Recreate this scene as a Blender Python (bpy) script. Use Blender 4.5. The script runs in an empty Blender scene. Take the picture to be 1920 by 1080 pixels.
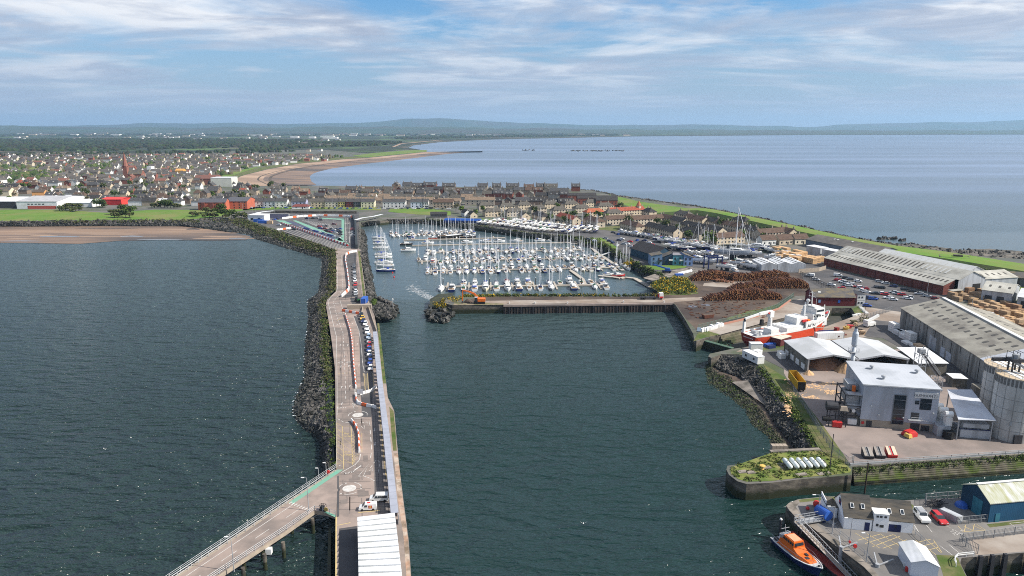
import bpy, math, random
from mathutils import Vector, Matrix
from mathutils.geometry import tessellate_polygon
rad = math.radians
S = bpy.context.scene
C = S.collection
rnd = random.Random(11)
# ---------------------------------------------------------------- camera
FPX, CAMH, PIT = 1310.0, 90.0, rad(12.9)
cd = bpy.data.cameras.new('camera'); cam = bpy.data.objects.new('camera', cd); C.objects.link(cam)
cam.location = (0, 0, CAMH); cam.rotation_euler = (math.pi/2-PIT, 0, 0)
cd.sensor_width = 36; cd.lens = 36*FPX/1920; cd.clip_start = 1; cd.clip_end = 120000
S.camera = cam
S.view_settings.view_transform = 'Standard'; S.view_settings.look = 'None'
S.view_settings.exposure = 0.55; S.view_settings.gamma = 1
S.cycles.max_bounces = 6; S.cycles.diffuse_bounces = 2; S.cycles.glossy_bounces = 3
S.cycles.transmission_bounces = 3; S.cycles.volume_bounces = 0; S.cycles.use_denoising = False; S.cycles.use_adaptive_sampling = False; S.cycles.sample_clamp_direct = 4; S.cycles.sample_clamp_indirect = 3; S.cycles.filter_width = 1.0
# ---------------------------------------------------------------- sky and sun
SUN_EL, SUN_AZ = rad(41), rad(102)          # azimuth clockwise from +Y (the view direction)
w = bpy.data.worlds.new('World'); S.world = w; w.use_nodes = True
nt = w.node_tree; nt.nodes.clear()
def N(nt, t, **k):
    n = nt.nodes.new(t)
    for a, v in k.items():
        if a[0] == 'i' and a[1:].isdigit(): n.inputs[int(a[1:])].default_value = v
        else: setattr(n, a, v)
    return n
def mth(nt, op, a, b=None, c=None, clamp=False):
    n = nt.nodes.new('ShaderNodeMath'); n.operation = op; n.use_clamp = clamp
    for i, x in enumerate((a, b, c)):
        if x is None: continue
        if isinstance(x, (int, float)): n.inputs[i].default_value = x
        else: nt.links.new(x, n.inputs[i])
    return n.outputs[0]
def ramp(nt, fac, stops):
    n = nt.nodes.new('ShaderNodeValToRGB'); e = n.color_ramp.elements
    while len(e) < len(stops): e.new(0.5)
    for el, (p, c) in zip(e, stops):
        el.position = p; el.color = (c, c, c, 1) if isinstance(c, (int, float)) else (*c, 1)
    nt.links.new(fac, n.inputs[0]); return n.outputs[0]
def mix(nt, f, a, b, typ='MIX'):
    n = nt.nodes.new('ShaderNodeMix'); n.data_type = 'RGBA'; n.blend_type = typ
    for i, x in ((0, f), (6, a), (7, b)):
        if isinstance(x, (int, float)): n.inputs[i].default_value = x if i == 0 else (x, x, x, 1)
        elif isinstance(x, tuple): n.inputs[i].default_value = (*x, 1)
        else: nt.links.new(x, n.inputs[i])
    return n.outputs[2]
sky = N(nt, 'ShaderNodeTexSky', sky_type='NISHITA', sun_disc=False, sun_elevation=SUN_EL, sun_rotation=SUN_AZ,
        altitude=50, air_density=1.0, dust_density=1.2, ozone_density=1.2)
tc = N(nt, 'ShaderNodeTexCoord')
sep = N(nt, 'ShaderNodeSeparateXYZ'); nt.links.new(tc.outputs['Generated'], sep.inputs[0])
zz = mth(nt, 'ADD', mth(nt, 'MAXIMUM', sep.outputs[2], 0.0), 0.075)
cu = mth(nt, 'DIVIDE', sep.outputs[0], zz); cv = mth(nt, 'DIVIDE', sep.outputs[1], zz)
cmb = N(nt, 'ShaderNodeCombineXYZ'); nt.links.new(cu, cmb.inputs[0]); nt.links.new(cv, cmb.inputs[1])
def cloudlayer(sx, sy, loc, scale, detail, rough, dist):
    mp = N(nt, 'ShaderNodeMapping'); mp.inputs['Scale'].default_value = (sx, sy, 1); mp.inputs['Location'].default_value = loc
    mp.inputs['Rotation'].default_value = (0, 0, rad(8))
    nt.links.new(cmb.outputs[0], mp.inputs[0])
    n = N(nt, 'ShaderNodeTexNoise'); n.inputs['Scale'].default_value = scale; n.inputs['Detail'].default_value = detail
    n.inputs['Roughness'].default_value = rough; n.inputs['Distortion'].default_value = dist
    nt.links.new(mp.outputs[0], n.inputs['Vector']); return n.outputs[0]
c1 = cloudlayer(1.0, 1.25, (3.1, 7.7, 0), 0.36, 8, 0.60, 0.7)
c2 = cloudlayer(0.7, 1.3, (9.3, 2.2, 0), 1.3, 8, 0.62, 0.6)
cc = mth(nt, 'ADD', mth(nt, 'MULTIPLY', c1, 0.72), mth(nt, 'MULTIPLY', c2, 0.28))
cm = ramp(nt, cc, [(0.42, 0.0), (0.485, 0.55), (0.56, 0.97)])
c3 = cloudlayer(0.9, 1.4, (1.3, 5.2, 0), 0.9, 8, 0.62, 0.5)
ccol = ramp(nt, c3, [(0.36, (3.2, 3.65, 4.7)), (0.47, (4.5, 4.85, 5.7)), (0.60, (8.2, 8.2, 8.3))])
skc = mix(nt, 1.0, sky.outputs[0], (0.48, 0.84, 1.15), 'MULTIPLY')
out = mix(nt, cm, skc, ccol)
hz = ramp(nt, sep.outputs[2], [(0.0, 1.0), (0.04, 0.8), (0.17, 0.0)])
out = mix(nt, hz, out, (3.2, 4.05, 5.35))
bg = N(nt, 'ShaderNodeBackground'); bg.inputs[1].default_value = 0.088
nt.links.new(out, bg.inputs[0])
wo = N(nt, 'ShaderNodeOutputWorld'); nt.links.new(bg.outputs[0], wo.inputs[0])
sl = bpy.data.lights.new('sun', 'SUN'); sl.energy = 5.0; sl.angle = rad(0.53); sl.color = (1.0, 0.94, 0.85)
so = bpy.data.objects.new('sun', sl); C.objects.link(so); so.location = (300, 50, 400)
sd = Vector((math.sin(SUN_AZ)*math.cos(SUN_EL), math.cos(SUN_AZ)*math.cos(SUN_EL), math.sin(SUN_EL)))
so.rotation_euler = sd.to_track_quat('Z', 'Y').to_euler()
# ---------------------------------------------------------------- survey: where a line of sight meets the level z
CP, SP = math.cos(PIT), math.sin(PIT)
def P(px, py, z=0.0):
    dx = (px-960)/FPX; dy = (540-py)/FPX
    d = Vector((dx, CP+dy*SP, -SP+dy*CP)); t = (z-CAMH)/min(d.z, -1e-3)
    return Vector((d.x*t, d.y*t, z))
def ZH(G, ty):                              # height of the point above G seen on row ty
    k = (540-ty)/FPX                        # ((z-H)CP + Y SP) = k (Y CP - (z-H) SP)
    return CAMH + G.y*(k*CP-SP)/(CP+k*SP)
ZL = 4.5
# ---------------------------------------------------------------- mesh building
class MB:
    def __init__(s): s.v = []; s.f = []; s.m = []
    def add(s, vs, fs, mi=0):
        n = len(s.v); s.v += [tuple(p) for p in vs]; s.f += [tuple(i+n for i in f) for f in fs]; s.m += [mi]*len(fs); return s
    def box(s, x, y, z, sx, sy, sz, mi=0, rz=0.0, tx=1.0, ty=1.0):
        c, n = math.cos(rz), math.sin(rz); vs = []
        for k, (ax, ay) in ((0, (1, 1)), (1, (tx, ty))):
            for a, b in ((-1, -1), (1, -1), (1, 1), (-1, 1)):
                u, v = a*sx/2*ax, b*sy/2*ay
                vs.append((x+u*c-v*n, y+u*n+v*c, z+k*sz))
        return s.add(vs, [(3, 2, 1, 0), (4, 5, 6, 7), (0, 1, 5, 4), (1, 2, 6, 5), (2, 3, 7, 6), (3, 0, 4, 7)], mi)
    def bar(s, a, b, w, h=None, mi=0):      # square bar from a to b
        a = Vector(a); b = Vector(b); h = h or w; d = (b-a).normalized()
        u = d.cross(Vector((0, 0, 1)));  u = u.normalized() if u.length > 1e-4 else Vector((1, 0, 0)); v = u.cross(d)
        vs = [p+u*(x*w/2)+v*(y*h/2) for p in (a, b) for x, y in ((-1, -1), (1, -1), (1, 1), (-1, 1))]
        return s.add(vs, [(0, 1, 2, 3), (7, 6, 5, 4), (0, 4, 5, 1), (1, 5, 6, 2), (2, 6, 7, 3), (3, 7, 4, 0)], mi)
    def tube(s, a, b, r, n=8, mi=0, r2=None, cap=True):
        a = Vector(a); b = Vector(b); r2 = r if r2 is None else r2; d = (b-a).normalized()
        u = d.cross(Vector((0, 0, 1))); u = u.normalized() if u.length > 1e-4 else Vector((1, 0, 0)); v = u.cross(d)
        vs = [p+(u*math.cos(t)+v*math.sin(t))*q for p, q in ((a, r), (b, r2)) for t in [2*math.pi*i/n for i in range(n)]]
        fs = [(i, i+n, (i+1) % n+n, (i+1) % n) for i in range(n)]
        if cap: fs += [tuple(range(n)), tuple(range(2*n-1, n-1, -1))]
        return s.add(vs, fs, mi)
    def path(s, pts, r, n=6, mi=0):
        for a, b in zip(pts, pts[1:]): s.tube(a, b, r, n, mi)
        return s
    def lathe(s, prof, n=16, mi=0, x=0, y=0):
        vs = [(x+r*math.cos(2*math.pi*i/n), y+r*math.sin(2*math.pi*i/n), z) for r, z in prof for i in range(n)]
        fs = [(k*n+i, k*n+(i+1) % n, (k+1)*n+(i+1) % n, (k+1)*n+i) for k in range(len(prof)-1) for i in range(n)]
        fs += [tuple(range(n-1, -1, -1)), tuple(range((len(prof)-1)*n, len(prof)*n))]
        return s.add(vs, fs, mi)
    def prism(s, poly, z0, z1, mi=0, ms=None, bottom=False):
        n = len(poly); ms = mi if ms is None else ms
        if sum(poly[i][0]*poly[(i+1) % n][1]-poly[(i+1) % n][0]*poly[i][1] for i in range(n)) < 0: poly = poly[::-1]
        tri = tessellate_polygon([[Vector((p[0], p[1], 0)) for p in poly]])
        vt = [(p[0], p[1], z1) for p in poly]
        def up(t): 
            a, b, c = (poly[i] for i in t)
            return t if (b[0]-a[0])*(c[1]-a[1])-(b[1]-a[1])*(c[0]-a[0]) > 0 else t[::-1]
        s.add(vt, [up(t) for t in tri], mi)
        if z0 is not None:
            s.add([(p[0], p[1], z0) for p in poly]+vt, [(i, (i+1) % n, (i+1) % n+n, i+n) for i in range(n)], ms)
            if bottom: s.add([(p[0], p[1], z0) for p in poly], [up(t)[::-1] for t in tri], ms)
        return s
    def loft(s, rows, mi=0, close=False):
        n = len(rows[0]); vs = [p for r in rows for p in r]
        fs = [(k*n+i, k*n+(i+1) % n, (k+1)*n+(i+1) % n, (k+1)*n+i) for k in range(len(rows)-1) for i in range(n if close else n-1)]
        return s.add(vs, fs, mi)
    def fan(s, pts, mi=0): return s.add(pts, [tuple(range(len(pts)))], mi)
    def build(s, name, mats=None, parent=None, loc=None, rz=0.0, smooth=False, color=None):
        me = bpy.data.meshes.new(name); me.from_pydata(s.v, [], s.f)
        mats = mats if isinstance(mats, (list, tuple)) else [mats]
        for m in mats: me.materials.append(m)
        me.polygons.foreach_set('material_index', s.m)
        if smooth: me.polygons.foreach_set('use_smooth', [True]*len(s.f))
        me.update()
        o = bpy.data.objects.new(name, me); C.objects.link(o)
        if parent is not None: o.parent = parent
        if loc is not None: o.location = loc
        o.rotation_euler = (0, 0, rz)
        if color: o.color = (*color, 1)
        return o
def part(name, mesh, mats, parent, loc=(0, 0, 0), rz=0.0, color=None):      # another object on an existing mesh
    o = bpy.data.objects.new(name, mesh); C.objects.link(o); o.parent = parent; o.location = loc; o.rotation_euler = (0, 0, rz)
    if color: o.color = (*color, 1)
    return o
def tag(o, label, cat, group=None):
    o['label'] = label; o['category'] = cat
    if group: o['group'] = group
    return o
def thing(name, label, cat, loc=(0, 0, 0), rz=0.0, group=None, sc=1.0):
    o = bpy.data.objects.new(name, None); C.objects.link(o); o.location = loc; o.rotation_euler = (0, 0, rz); o.scale = (sc,)*3
    o.empty_display_size = 0.5
    return tag(o, label, cat, group)
def struct(o): o['kind'] = 'structure'; return o
def stuff(o): o['kind'] = 'stuff'; return o
def dup(root, loc, rz, label, group=None, sc=1.0, cols=None, skip=()):
    def cp(o, par):
        c = o.copy(); C.objects.link(c)
        for k in ('label', 'category', 'group'):
            if par is not None and k in c: del c[k]
        if par is not None: c.parent = par
        b = c.name.split('.')[0]
        if cols and b in cols: c.color = (*cols[b], 1)
        for ch in kids.get(o.name, ()):
            if ch.name.split('.')[0] not in skip: cp(ch, c)
        return c
    kids = {}
    def walk(o):
        kids[o.name] = list(o.children)
        for ch in kids[o.name]: walk(ch)
    if root.name not in KIDS: walk(root); KIDS[root.name] = kids
    kids = KIDS[root.name]
    r = cp(root, None); r.location = loc; r.rotation_euler = (0, 0, rz); r.scale = (sc,)*3
    r['label'] = label
    if group: r['group'] = group
    return r
KIDS = {}
_ON = 'zeroth first second third fourth fifth sixth seventh eighth ninth tenth eleventh twelfth thirteenth fourteenth fifteenth sixteenth seventeenth eighteenth nineteenth'.split()
_TN = {2: 'twent', 3: 'thirt', 4: 'fort', 5: 'fift', 6: 'sixt', 7: 'sevent', 8: 'eight', 9: 'ninet'}
def nth(n): return _ON[n] if n < 20 else (_TN[n//10]+'ieth' if n % 10 == 0 else _TN[n//10]+'y-'+_ON[n % 10])
def resample(pts, n):
    d = [0.0]
    for a, b in zip(pts, pts[1:]): d.append(d[-1]+(b-a).length)
    o = []; j = 0
    for i in range(n):
        t = d[-1]*i/(n-1)
        while j < len(pts)-2 and d[j+1] < t: j += 1
        u = 0 if d[j+1] == d[j] else (t-d[j])/(d[j+1]-d[j]); o.append(pts[j].lerp(pts[j+1], min(max(u, 0), 1)))
    return o
def PL(pts, z): return [P(x, y, z) for x, y in pts]
def xy(pts): return [(p.x, p.y) for p in pts]
def poly(name, pts, z, m, z0=None, ms=None):
    mb = MB(); mb.prism(xy(PL(pts, z)), z0, z, 0, 1 if ms else 0)
    return struct(mb.build(name, [m, ms] if ms else [m]))
def ribbon(mb, pts, w, mi=0, dz=0.0):        # flat band of width w along world points
    n = len(pts); L = []; Rr = []
    for i, p in enumerate(pts):
        d = pts[min(i+1, n-1)]-pts[max(i-1, 0)]; d.z = 0; d.normalize(); q = Vector((-d.y, d.x, 0))*(w/2)
        L.append((p.x+q.x, p.y+q.y, p.z+dz)); Rr.append((p.x-q.x, p.y-q.y, p.z+dz))
    mb.loft([Rr, L], mi)
def dashes(mb, pts, w, on, off, mi=0):
    d = 0.0; tot = sum((b-a).length for a, b in zip(pts, pts[1:]))
    def at(t):
        for a, b in zip(pts, pts[1:]):
            l = (b-a).length
            if t <= l: return a.lerp(b, t/l)
            t -= l
        return pts[-1].copy()
    while d < tot:
        ribbon(mb, [at(d), at(min(d+on, tot))], w, mi); d += on+off
def stops(pts, step):                        # points and headings every step along a polyline
    o = []; car = 0.0
    for a, b in zip(pts, pts[1:]):
        l = (b-a).length; t = car
        while t < l: o.append((a.lerp(b, t/l), math.atan2(b.y-a.y, b.x-a.x))); t += step
        car = t-l
    return o
# ---------------------------------------------------------------- materials
def M(name, a, b=None, sc=0.3, rough=0.85, c=None, sc2=None, det=6, bump=0.0, bsc=3.0, spec=0.3, metal=0.0, lo=0.35, hi=0.65,
      obj=False, corr=None, stretch=(1, 1, 1), bd=0.1, tide=None):
    m = bpy.data.materials.new(name); m.use_nodes = True; t = m.node_tree; p = t.nodes['Principled BSDF']
    p.inputs['Roughness'].default_value = rough; p.inputs['Metallic'].default_value = metal; p.inputs['Specular IOR Level'].default_value = spec
    co = N(t, 'ShaderNodeTexCoord').outputs['Object']
    if stretch != (1, 1, 1):
        mp = N(t, 'ShaderNodeMapping'); mp.inputs['Scale'].default_value = stretch; t.links.new(co, mp.inputs[0]); cs = mp.outputs[0]
    else: cs = co
    def noise(s, d=det, v=None):
        n = N(t, 'ShaderNodeTexNoise'); n.inputs['Scale'].default_value = s; n.inputs['Detail'].default_value = d; n.inputs['Roughness'].default_value = 0.62
        t.links.new(cs if v is None else v, n.inputs['Vector']); return n.outputs[0]
    if b is None: b = tuple(x*0.72 for x in a)
    col = mix(t, ramp(t, noise(sc), [(lo, 0.0), (hi, 1.0)]), a, b)
    if c is not None: col = mix(t, ramp(t, noise(sc2 or sc*0.3), [(0.45, 0.0), (0.62, 1.0)]), col, c)
    if tide:                                 # weed grows below the high-water mark
        gz = N(t, 'ShaderNodeSeparateXYZ'); t.links.new(N(t, 'ShaderNodeNewGeometry').outputs['Position'], gz.inputs[0])
        col = mix(t, ramp(t, mth(t, 'ADD', mth(t, 'MULTIPLY', gz.outputs[2], .145), mth(t, 'MULTIPLY', noise(.6), .35)), [(.40, 1.0), (.56, 0.0)]), col, tide)
    if obj:
        oi = N(t, 'ShaderNodeObjectInfo'); col = mix(t, 1.0, col, oi.outputs['Color'], 'MULTIPLY')
    t.links.new(col, p.inputs['Base Color'])
    h = None
    if bump: h = mth(t, 'MULTIPLY', noise(bsc), bump)
    if corr:                                 # corrugation: (axis, pitch in metres, depth)
        sp = N(t, 'ShaderNodeSeparateXYZ'); t.links.new(co, sp.inputs[0])
        s_ = mth(t, 'SINE', mth(t, 'MULTIPLY', sp.outputs[corr[0]], 2*math.pi/corr[1])); s_ = mth(t, 'MULTIPLY', s_, corr[2])
        h = s_ if h is None else mth(t, 'ADD', h, s_)
    if h is not None:
        bn = N(t, 'ShaderNodeBump'); bn.inputs['Distance'].default_value = bd; bn.inputs['Strength'].default_value = 1.0
        t.links.new(h, bn.inputs['Height']); t.links.new(bn.outputs[0], p.inputs['Normal'])
    return m
WHITE = (1, 1, 1)
m_white = M('white_paint', (0.72, 0.72, 0.70), (0.58, 0.58, 0.56), 0.6, 0.5)
m_obj = M('tinted_paint', WHITE, (0.86, 0.86, 0.86), 0.9, 0.35, spec=0.5, obj=True)
m_objr = M('tinted_matt', WHITE, (0.72, 0.72, 0.72), 0.5, 0.9, obj=True)
m_objroof = M('tinted_roof', WHITE, (0.55, 0.55, 0.55), 0.55, 0.9, obj=True, bump=0.4, bsc=2, stretch=(1, 1, 2.5))
m_conc = M('pier_concrete', (0.315, 0.25, 0.215), (0.235, 0.188, 0.163), 0.12, 0.9, c=(0.17, 0.145, 0.13), sc2=0.06, bump=0.15, bsc=4)
m_asph = M('asphalt', (0.055, 0.055, 0.06), (0.085, 0.082, 0.082), 0.1, 0.9, c=(0.115, 0.108, 0.104), sc2=0.035, bump=0.15, bsc=6)
m_asphd = M('dark_asphalt', (0.05, 0.05, 0.055), (0.07, 0.068, 0.07), 0.2, 0.9, c=(0.09, 0.085, 0.085), sc2=0.08)
m_dirt = M('dirt', (0.12, 0.088, 0.066), (0.07, 0.052, 0.042), 0.09, 0.95, c=(0.045, 0.034, 0.03), sc2=0.04, bump=0.4, bsc=1.2)
m_grass = M('grass', (0.075, 0.16, 0.018), (0.12, 0.19, 0.03), 0.06, 0.95, c=(0.16, 0.17, 0.05), sc2=0.025, bump=0.5, bsc=2)
m_rough = M('rough_grass', (0.075, 0.095, 0.026), (0.16, 0.14, 0.065), 0.35, 0.95, c=(0.05, 0.09, 0.012), sc2=0.15, bump=0.6, bsc=2)
m_stone = M('quay_stone', (0.17, 0.15, 0.12), (0.075, 0.065, 0.055), 0.5, 0.9, c=(0.05, 0.046, 0.04), sc2=0.22, bump=0.7, bsc=1.3, stretch=(1, 1, 2), tide=(.022, .027, .012))
m_weed = M('weed_stone', (0.03, 0.034, 0.022), (0.055, 0.06, 0.026), 0.7, 0.7, c=(0.018, 0.02, 0.016), sc2=0.3, bump=0.8, bsc=1.5)
m_rock = M('rock', (0.030, 0.029, 0.027), (0.15, 0.14, 0.13), 0.45, 0.85, c=(0.018, 0.019, 0.015), sc2=0.2, bump=0.6, bsc=2)
m_rockd = M('wet_rock', (0.018, 0.019, 0.019), (0.042, 0.043, 0.036), 0.5, 0.5, bump=0.6, bsc=2)
m_sand = M('sand', (0.40, 0.285, 0.20), (0.30, 0.205, 0.145), 0.02, 0.9, c=(0.21, 0.15, 0.11), sc2=0.008, stretch=(0.25, 1, 1))
m_wets = M('wet_sand', (0.26, 0.165, 0.10), (0.15, 0.10, 0.07), 0.03, 0.6, c=(0.07, 0.055, 0.045), sc2=0.012, spec=0.5, stretch=(0.22, 1, 1))
m_steel = M('galvanised_steel', (0.42, 0.43, 0.44), (0.32, 0.33, 0.34), 1.0, 0.5, metal=0.3)
m_fence = M('fence_steel', (0.20, 0.21, 0.22), (0.14, 0.15, 0.16), 1.0, 0.6)
m_dark = M('dark_metal', (0.03, 0.03, 0.034), (0.045, 0.045, 0.05), 1.0, 0.6)
m_black = M('black_rubber', (0.012, 0.012, 0.013), (0.02, 0.02, 0.02), 2.0, 0.8)
m_glass = M('window_glass', (0.02, 0.026, 0.032), (0.035, 0.045, 0.055), 0.6, 0.12, spec=0.6)
m_timber = M('sawn_timber', (0.56, 0.40, 0.245), (0.44, 0.30, 0.18), 1.0, 0.85, c=(0.34, 0.25, 0.17), sc2=0.5, stretch=(1, 1, 4), obj=True)
m_wood = M('weathered_wood', (0.36, 0.30, 0.235), (0.27, 0.225, 0.18), 0.8, 0.9)
m_pont = M('pontoon_deck', (0.42, 0.375, 0.315), (0.33, 0.295, 0.25), 0.5, 0.9)
m_yel = M('yellow_paint', (0.62, 0.42, 0.10), (0.5, 0.34, 0.10), 0.8, 0.7)
m_line = M('road_paint', (0.58, 0.56, 0.53), (0.38, 0.36, 0.33), 1.2, 0.8)
m_yline = M('yellow_road_paint', (0.56, 0.43, 0.20), (0.42, 0.33, 0.17), 1.0, 0.8)
m_cyan = M('green_road_paint', (0.13, 0.34, 0.25), (0.2, 0.31, 0.24), 0.6, 0.8)
m_red = M('red_paint', (0.55, 0.035, 0.03), (0.42, 0.03, 0.03), 0.8, 0.5)
m_orange = M('orange_paint', (0.75, 0.17, 0.02), (0.62, 0.13, 0.02), 0.8, 0.5)
m_navy = M('navy_paint', (0.015, 0.025, 0.10), (0.012, 0.02, 0.07), 0.8, 0.4)
m_blue = M('blue_paint', (0.03, 0.11, 0.42), (0.025, 0.085, 0.33), 0.8, 0.5)
m_cladw = M('white_cladding', (0.74, 0.75, 0.76), (0.66, 0.67, 0.68), 0.15, 0.5, c=(0.58, 0.59, 0.58), sc2=0.2, corr=(0, 1.0, 0.05))
m_cladg = M('grey_cladding', (0.44, 0.46, 0.49), (0.36, 0.38, 0.40), 0.12, 0.55, c=(0.27, 0.28, 0.29), sc2=0.16, corr=(0, 0.9, 0.06), stretch=(2.2, 2.2, 0.35))
m_fibre = M('fibre_cement', (0.36, 0.35, 0.31), (0.27, 0.262, 0.235), 0.16, 0.9, c=(0.21, 0.205, 0.18), sc2=0.12, corr=(0, 1.1, 0.08))
m_slate = M('slate', (0.075, 0.072, 0.07), (0.11, 0.10, 0.092), 0.5, 0.75, c=(0.15, 0.12, 0.07), sc2=0.25, bump=0.3, bsc=2, stretch=(1, 1, 3))
def brickmat(name, c1, c2, mo, s=1.0):
    m = M(name, c1, c2, 0.6, 0.9, c=tuple(x*0.55 for x in c1), sc2=0.18, bump=0.3, bsc=3, stretch=(1, 1, 2.0)); return m
m_brick = brickmat('red_brick', (0.20, 0.06, 0.045), (0.125, 0.045, 0.035), None)
m_green = M('leaf_dark', (0.035, 0.062, 0.012), (0.065, 0.095, 0.02), 0.6, 0.8, c=(0.025, 0.04, 0.01), sc2=0.3)
m_green2 = M('leaf_bright', (0.085, 0.14, 0.015), (0.12, 0.17, 0.03), 0.5, 0.8, c=(0.05, 0.09, 0.012), sc2=0.3)
m_brown = M('leaf_brown', (0.10, 0.085, 0.045), (0.065, 0.058, 0.03), 0.5, 0.85)
m_gorse = M('gorse_flower', (0.52, 0.33, 0.01), (0.40, 0.27, 0.012), 0.8, 0.8)
m_bark = M('bark', (0.07, 0.055, 0.045), (0.05, 0.04, 0.032), 1.0, 0.9)
# ================================================================ sea
def watermat():
    m = bpy.data.materials.new('sea_water'); m.use_nodes = True; t = m.node_tree; p = t.nodes['Principled BSDF']; L = t.links
    g = N(t, 'ShaderNodeNewGeometry'); pos = g.outputs['Position']; sp = N(t, 'ShaderNodeSeparateXYZ'); L.new(pos, sp.inputs[0])
    X, Y = sp.outputs[0], sp.outputs[1]
    def mr(v, a, b, c=0.0, d=1.0):
        n = N(t, 'ShaderNodeMapRange'); n.interpolation_type = 'SMOOTHSTEP'; L.new(v, n.inputs[0])
        for i, x in enumerate((a, b, c, d)): n.inputs[i+1].default_value = x
        return n.outputs[0]
    side = mth(t, 'ADD', mth(t, 'ADD', X, mth(t, 'MULTIPLY', Y, 0.255)), -3.5)     # > 0 on the harbour side of the long pier
    harb = mth(t, 'MULTIPLY', mr(side, 3, 9), mr(Y, 640, 600))
    marina = mth(t, 'MULTIPLY', mr(side, 3, 9), mth(t, 'MULTIPLY', mr(Y, 352, 372), mr(Y, 640, 600)))
    def noise(s, st, rot, d, r=0.6):
        mp = N(t, 'ShaderNodeMapping'); mp.inputs['Scale'].default_value = st; mp.inputs['Rotation'].default_value = (0, 0, rot); L.new(pos, mp.inputs[0])
        n = N(t, 'ShaderNodeTexNoise'); n.inputs['Scale'].default_value = s; n.inputs['Detail'].default_value = d; n.inputs['Roughness'].default_value = r
        L.new(mp.outputs[0], n.inputs['Vector']); return n.outputs[0]
    n1 = noise(0.13, (0.45, 1.2, 1), rad(16), 2, 0.5); n2 = noise(0.42, (0.5, 1.15, 1), rad(-8), 3, 0.6)
    rdg = lambda v: mth(t, 'SUBTRACT', 1.0, mth(t, 'ABSOLUTE', mth(t, 'SUBTRACT', mth(t, 'MULTIPLY', v, 2.0), 1.0)))
    hgt = mth(t, 'ADD', rdg(n1), mth(t, 'MULTIPLY', rdg(n2), 0.38))
    amp = mth(t, 'SUBTRACT', 4.6, mth(t, 'ADD', mth(t, 'MULTIPLY', harb, 2.9), mth(t, 'MULTIPLY', marina, 1.3)))
    amp = mth(t, 'MULTIPLY', amp, mr(Y, 330, 700, 1.0, 0.12))
    bn = N(t, 'ShaderNodeBump'); bn.inputs['Strength'].default_value = 1.0; L.new(amp, bn.inputs['Distance']); L.new(hgt, bn.inputs['Height'])
    L.new(bn.outputs[0], p.inputs['Normal'])
    st = noise(0.0028, (0.18, 1.6, 1), rad(3), 6, 0.62)
    st2 = noise(0.02, (0.25, 1.0, 1), rad(-8), 5, 0.6)
    ro = mth(t, 'ADD', ramp(t, st, [(0.36, 0.10), (0.64, 0.36)]), mth(t, 'MULTIPLY', st2, 0.10))
    near = mr(Y, 450, 1100); L.new(mth(t, 'ADD', mth(t, 'MULTIPLY', near, ro), 0.17), p.inputs['Roughness'])
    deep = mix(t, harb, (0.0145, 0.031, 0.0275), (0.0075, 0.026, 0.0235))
    deep = mix(t, mr(Y, 190, 430), deep, (0.047, 0.074, 0.078))  # paler with distance: grazing sky reflection painted into the base colour
    deep = mix(t, mth(t, 'MULTIPLY', mr(Y, 420, 1300), mth(t, 'MULTIPLY', mth(t, 'SUBTRACT', st, 0.12), 1.9, clamp=True)), deep, (0.185, 0.245, 0.345))  # far water: streaky pale sky reflection put into the base colour
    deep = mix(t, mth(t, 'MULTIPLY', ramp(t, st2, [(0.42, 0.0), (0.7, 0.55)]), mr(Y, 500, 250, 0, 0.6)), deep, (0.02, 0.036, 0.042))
    L.new(deep, p.inputs['Base Color']); p.inputs['IOR'].default_value = 1.333; p.inputs['Specular IOR Level'].default_value = 0.5
    return m
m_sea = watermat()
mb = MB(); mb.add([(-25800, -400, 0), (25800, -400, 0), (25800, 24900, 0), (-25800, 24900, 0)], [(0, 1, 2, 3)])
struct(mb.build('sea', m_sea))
mb = MB(); mb.add([(-25800, -400, -9), (25800, -400, -9), (25800, 24900, -9), (-25800, 24900, -9)], [(0, 1, 2, 3)])
struct(mb.build('ground', m_wets))
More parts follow.
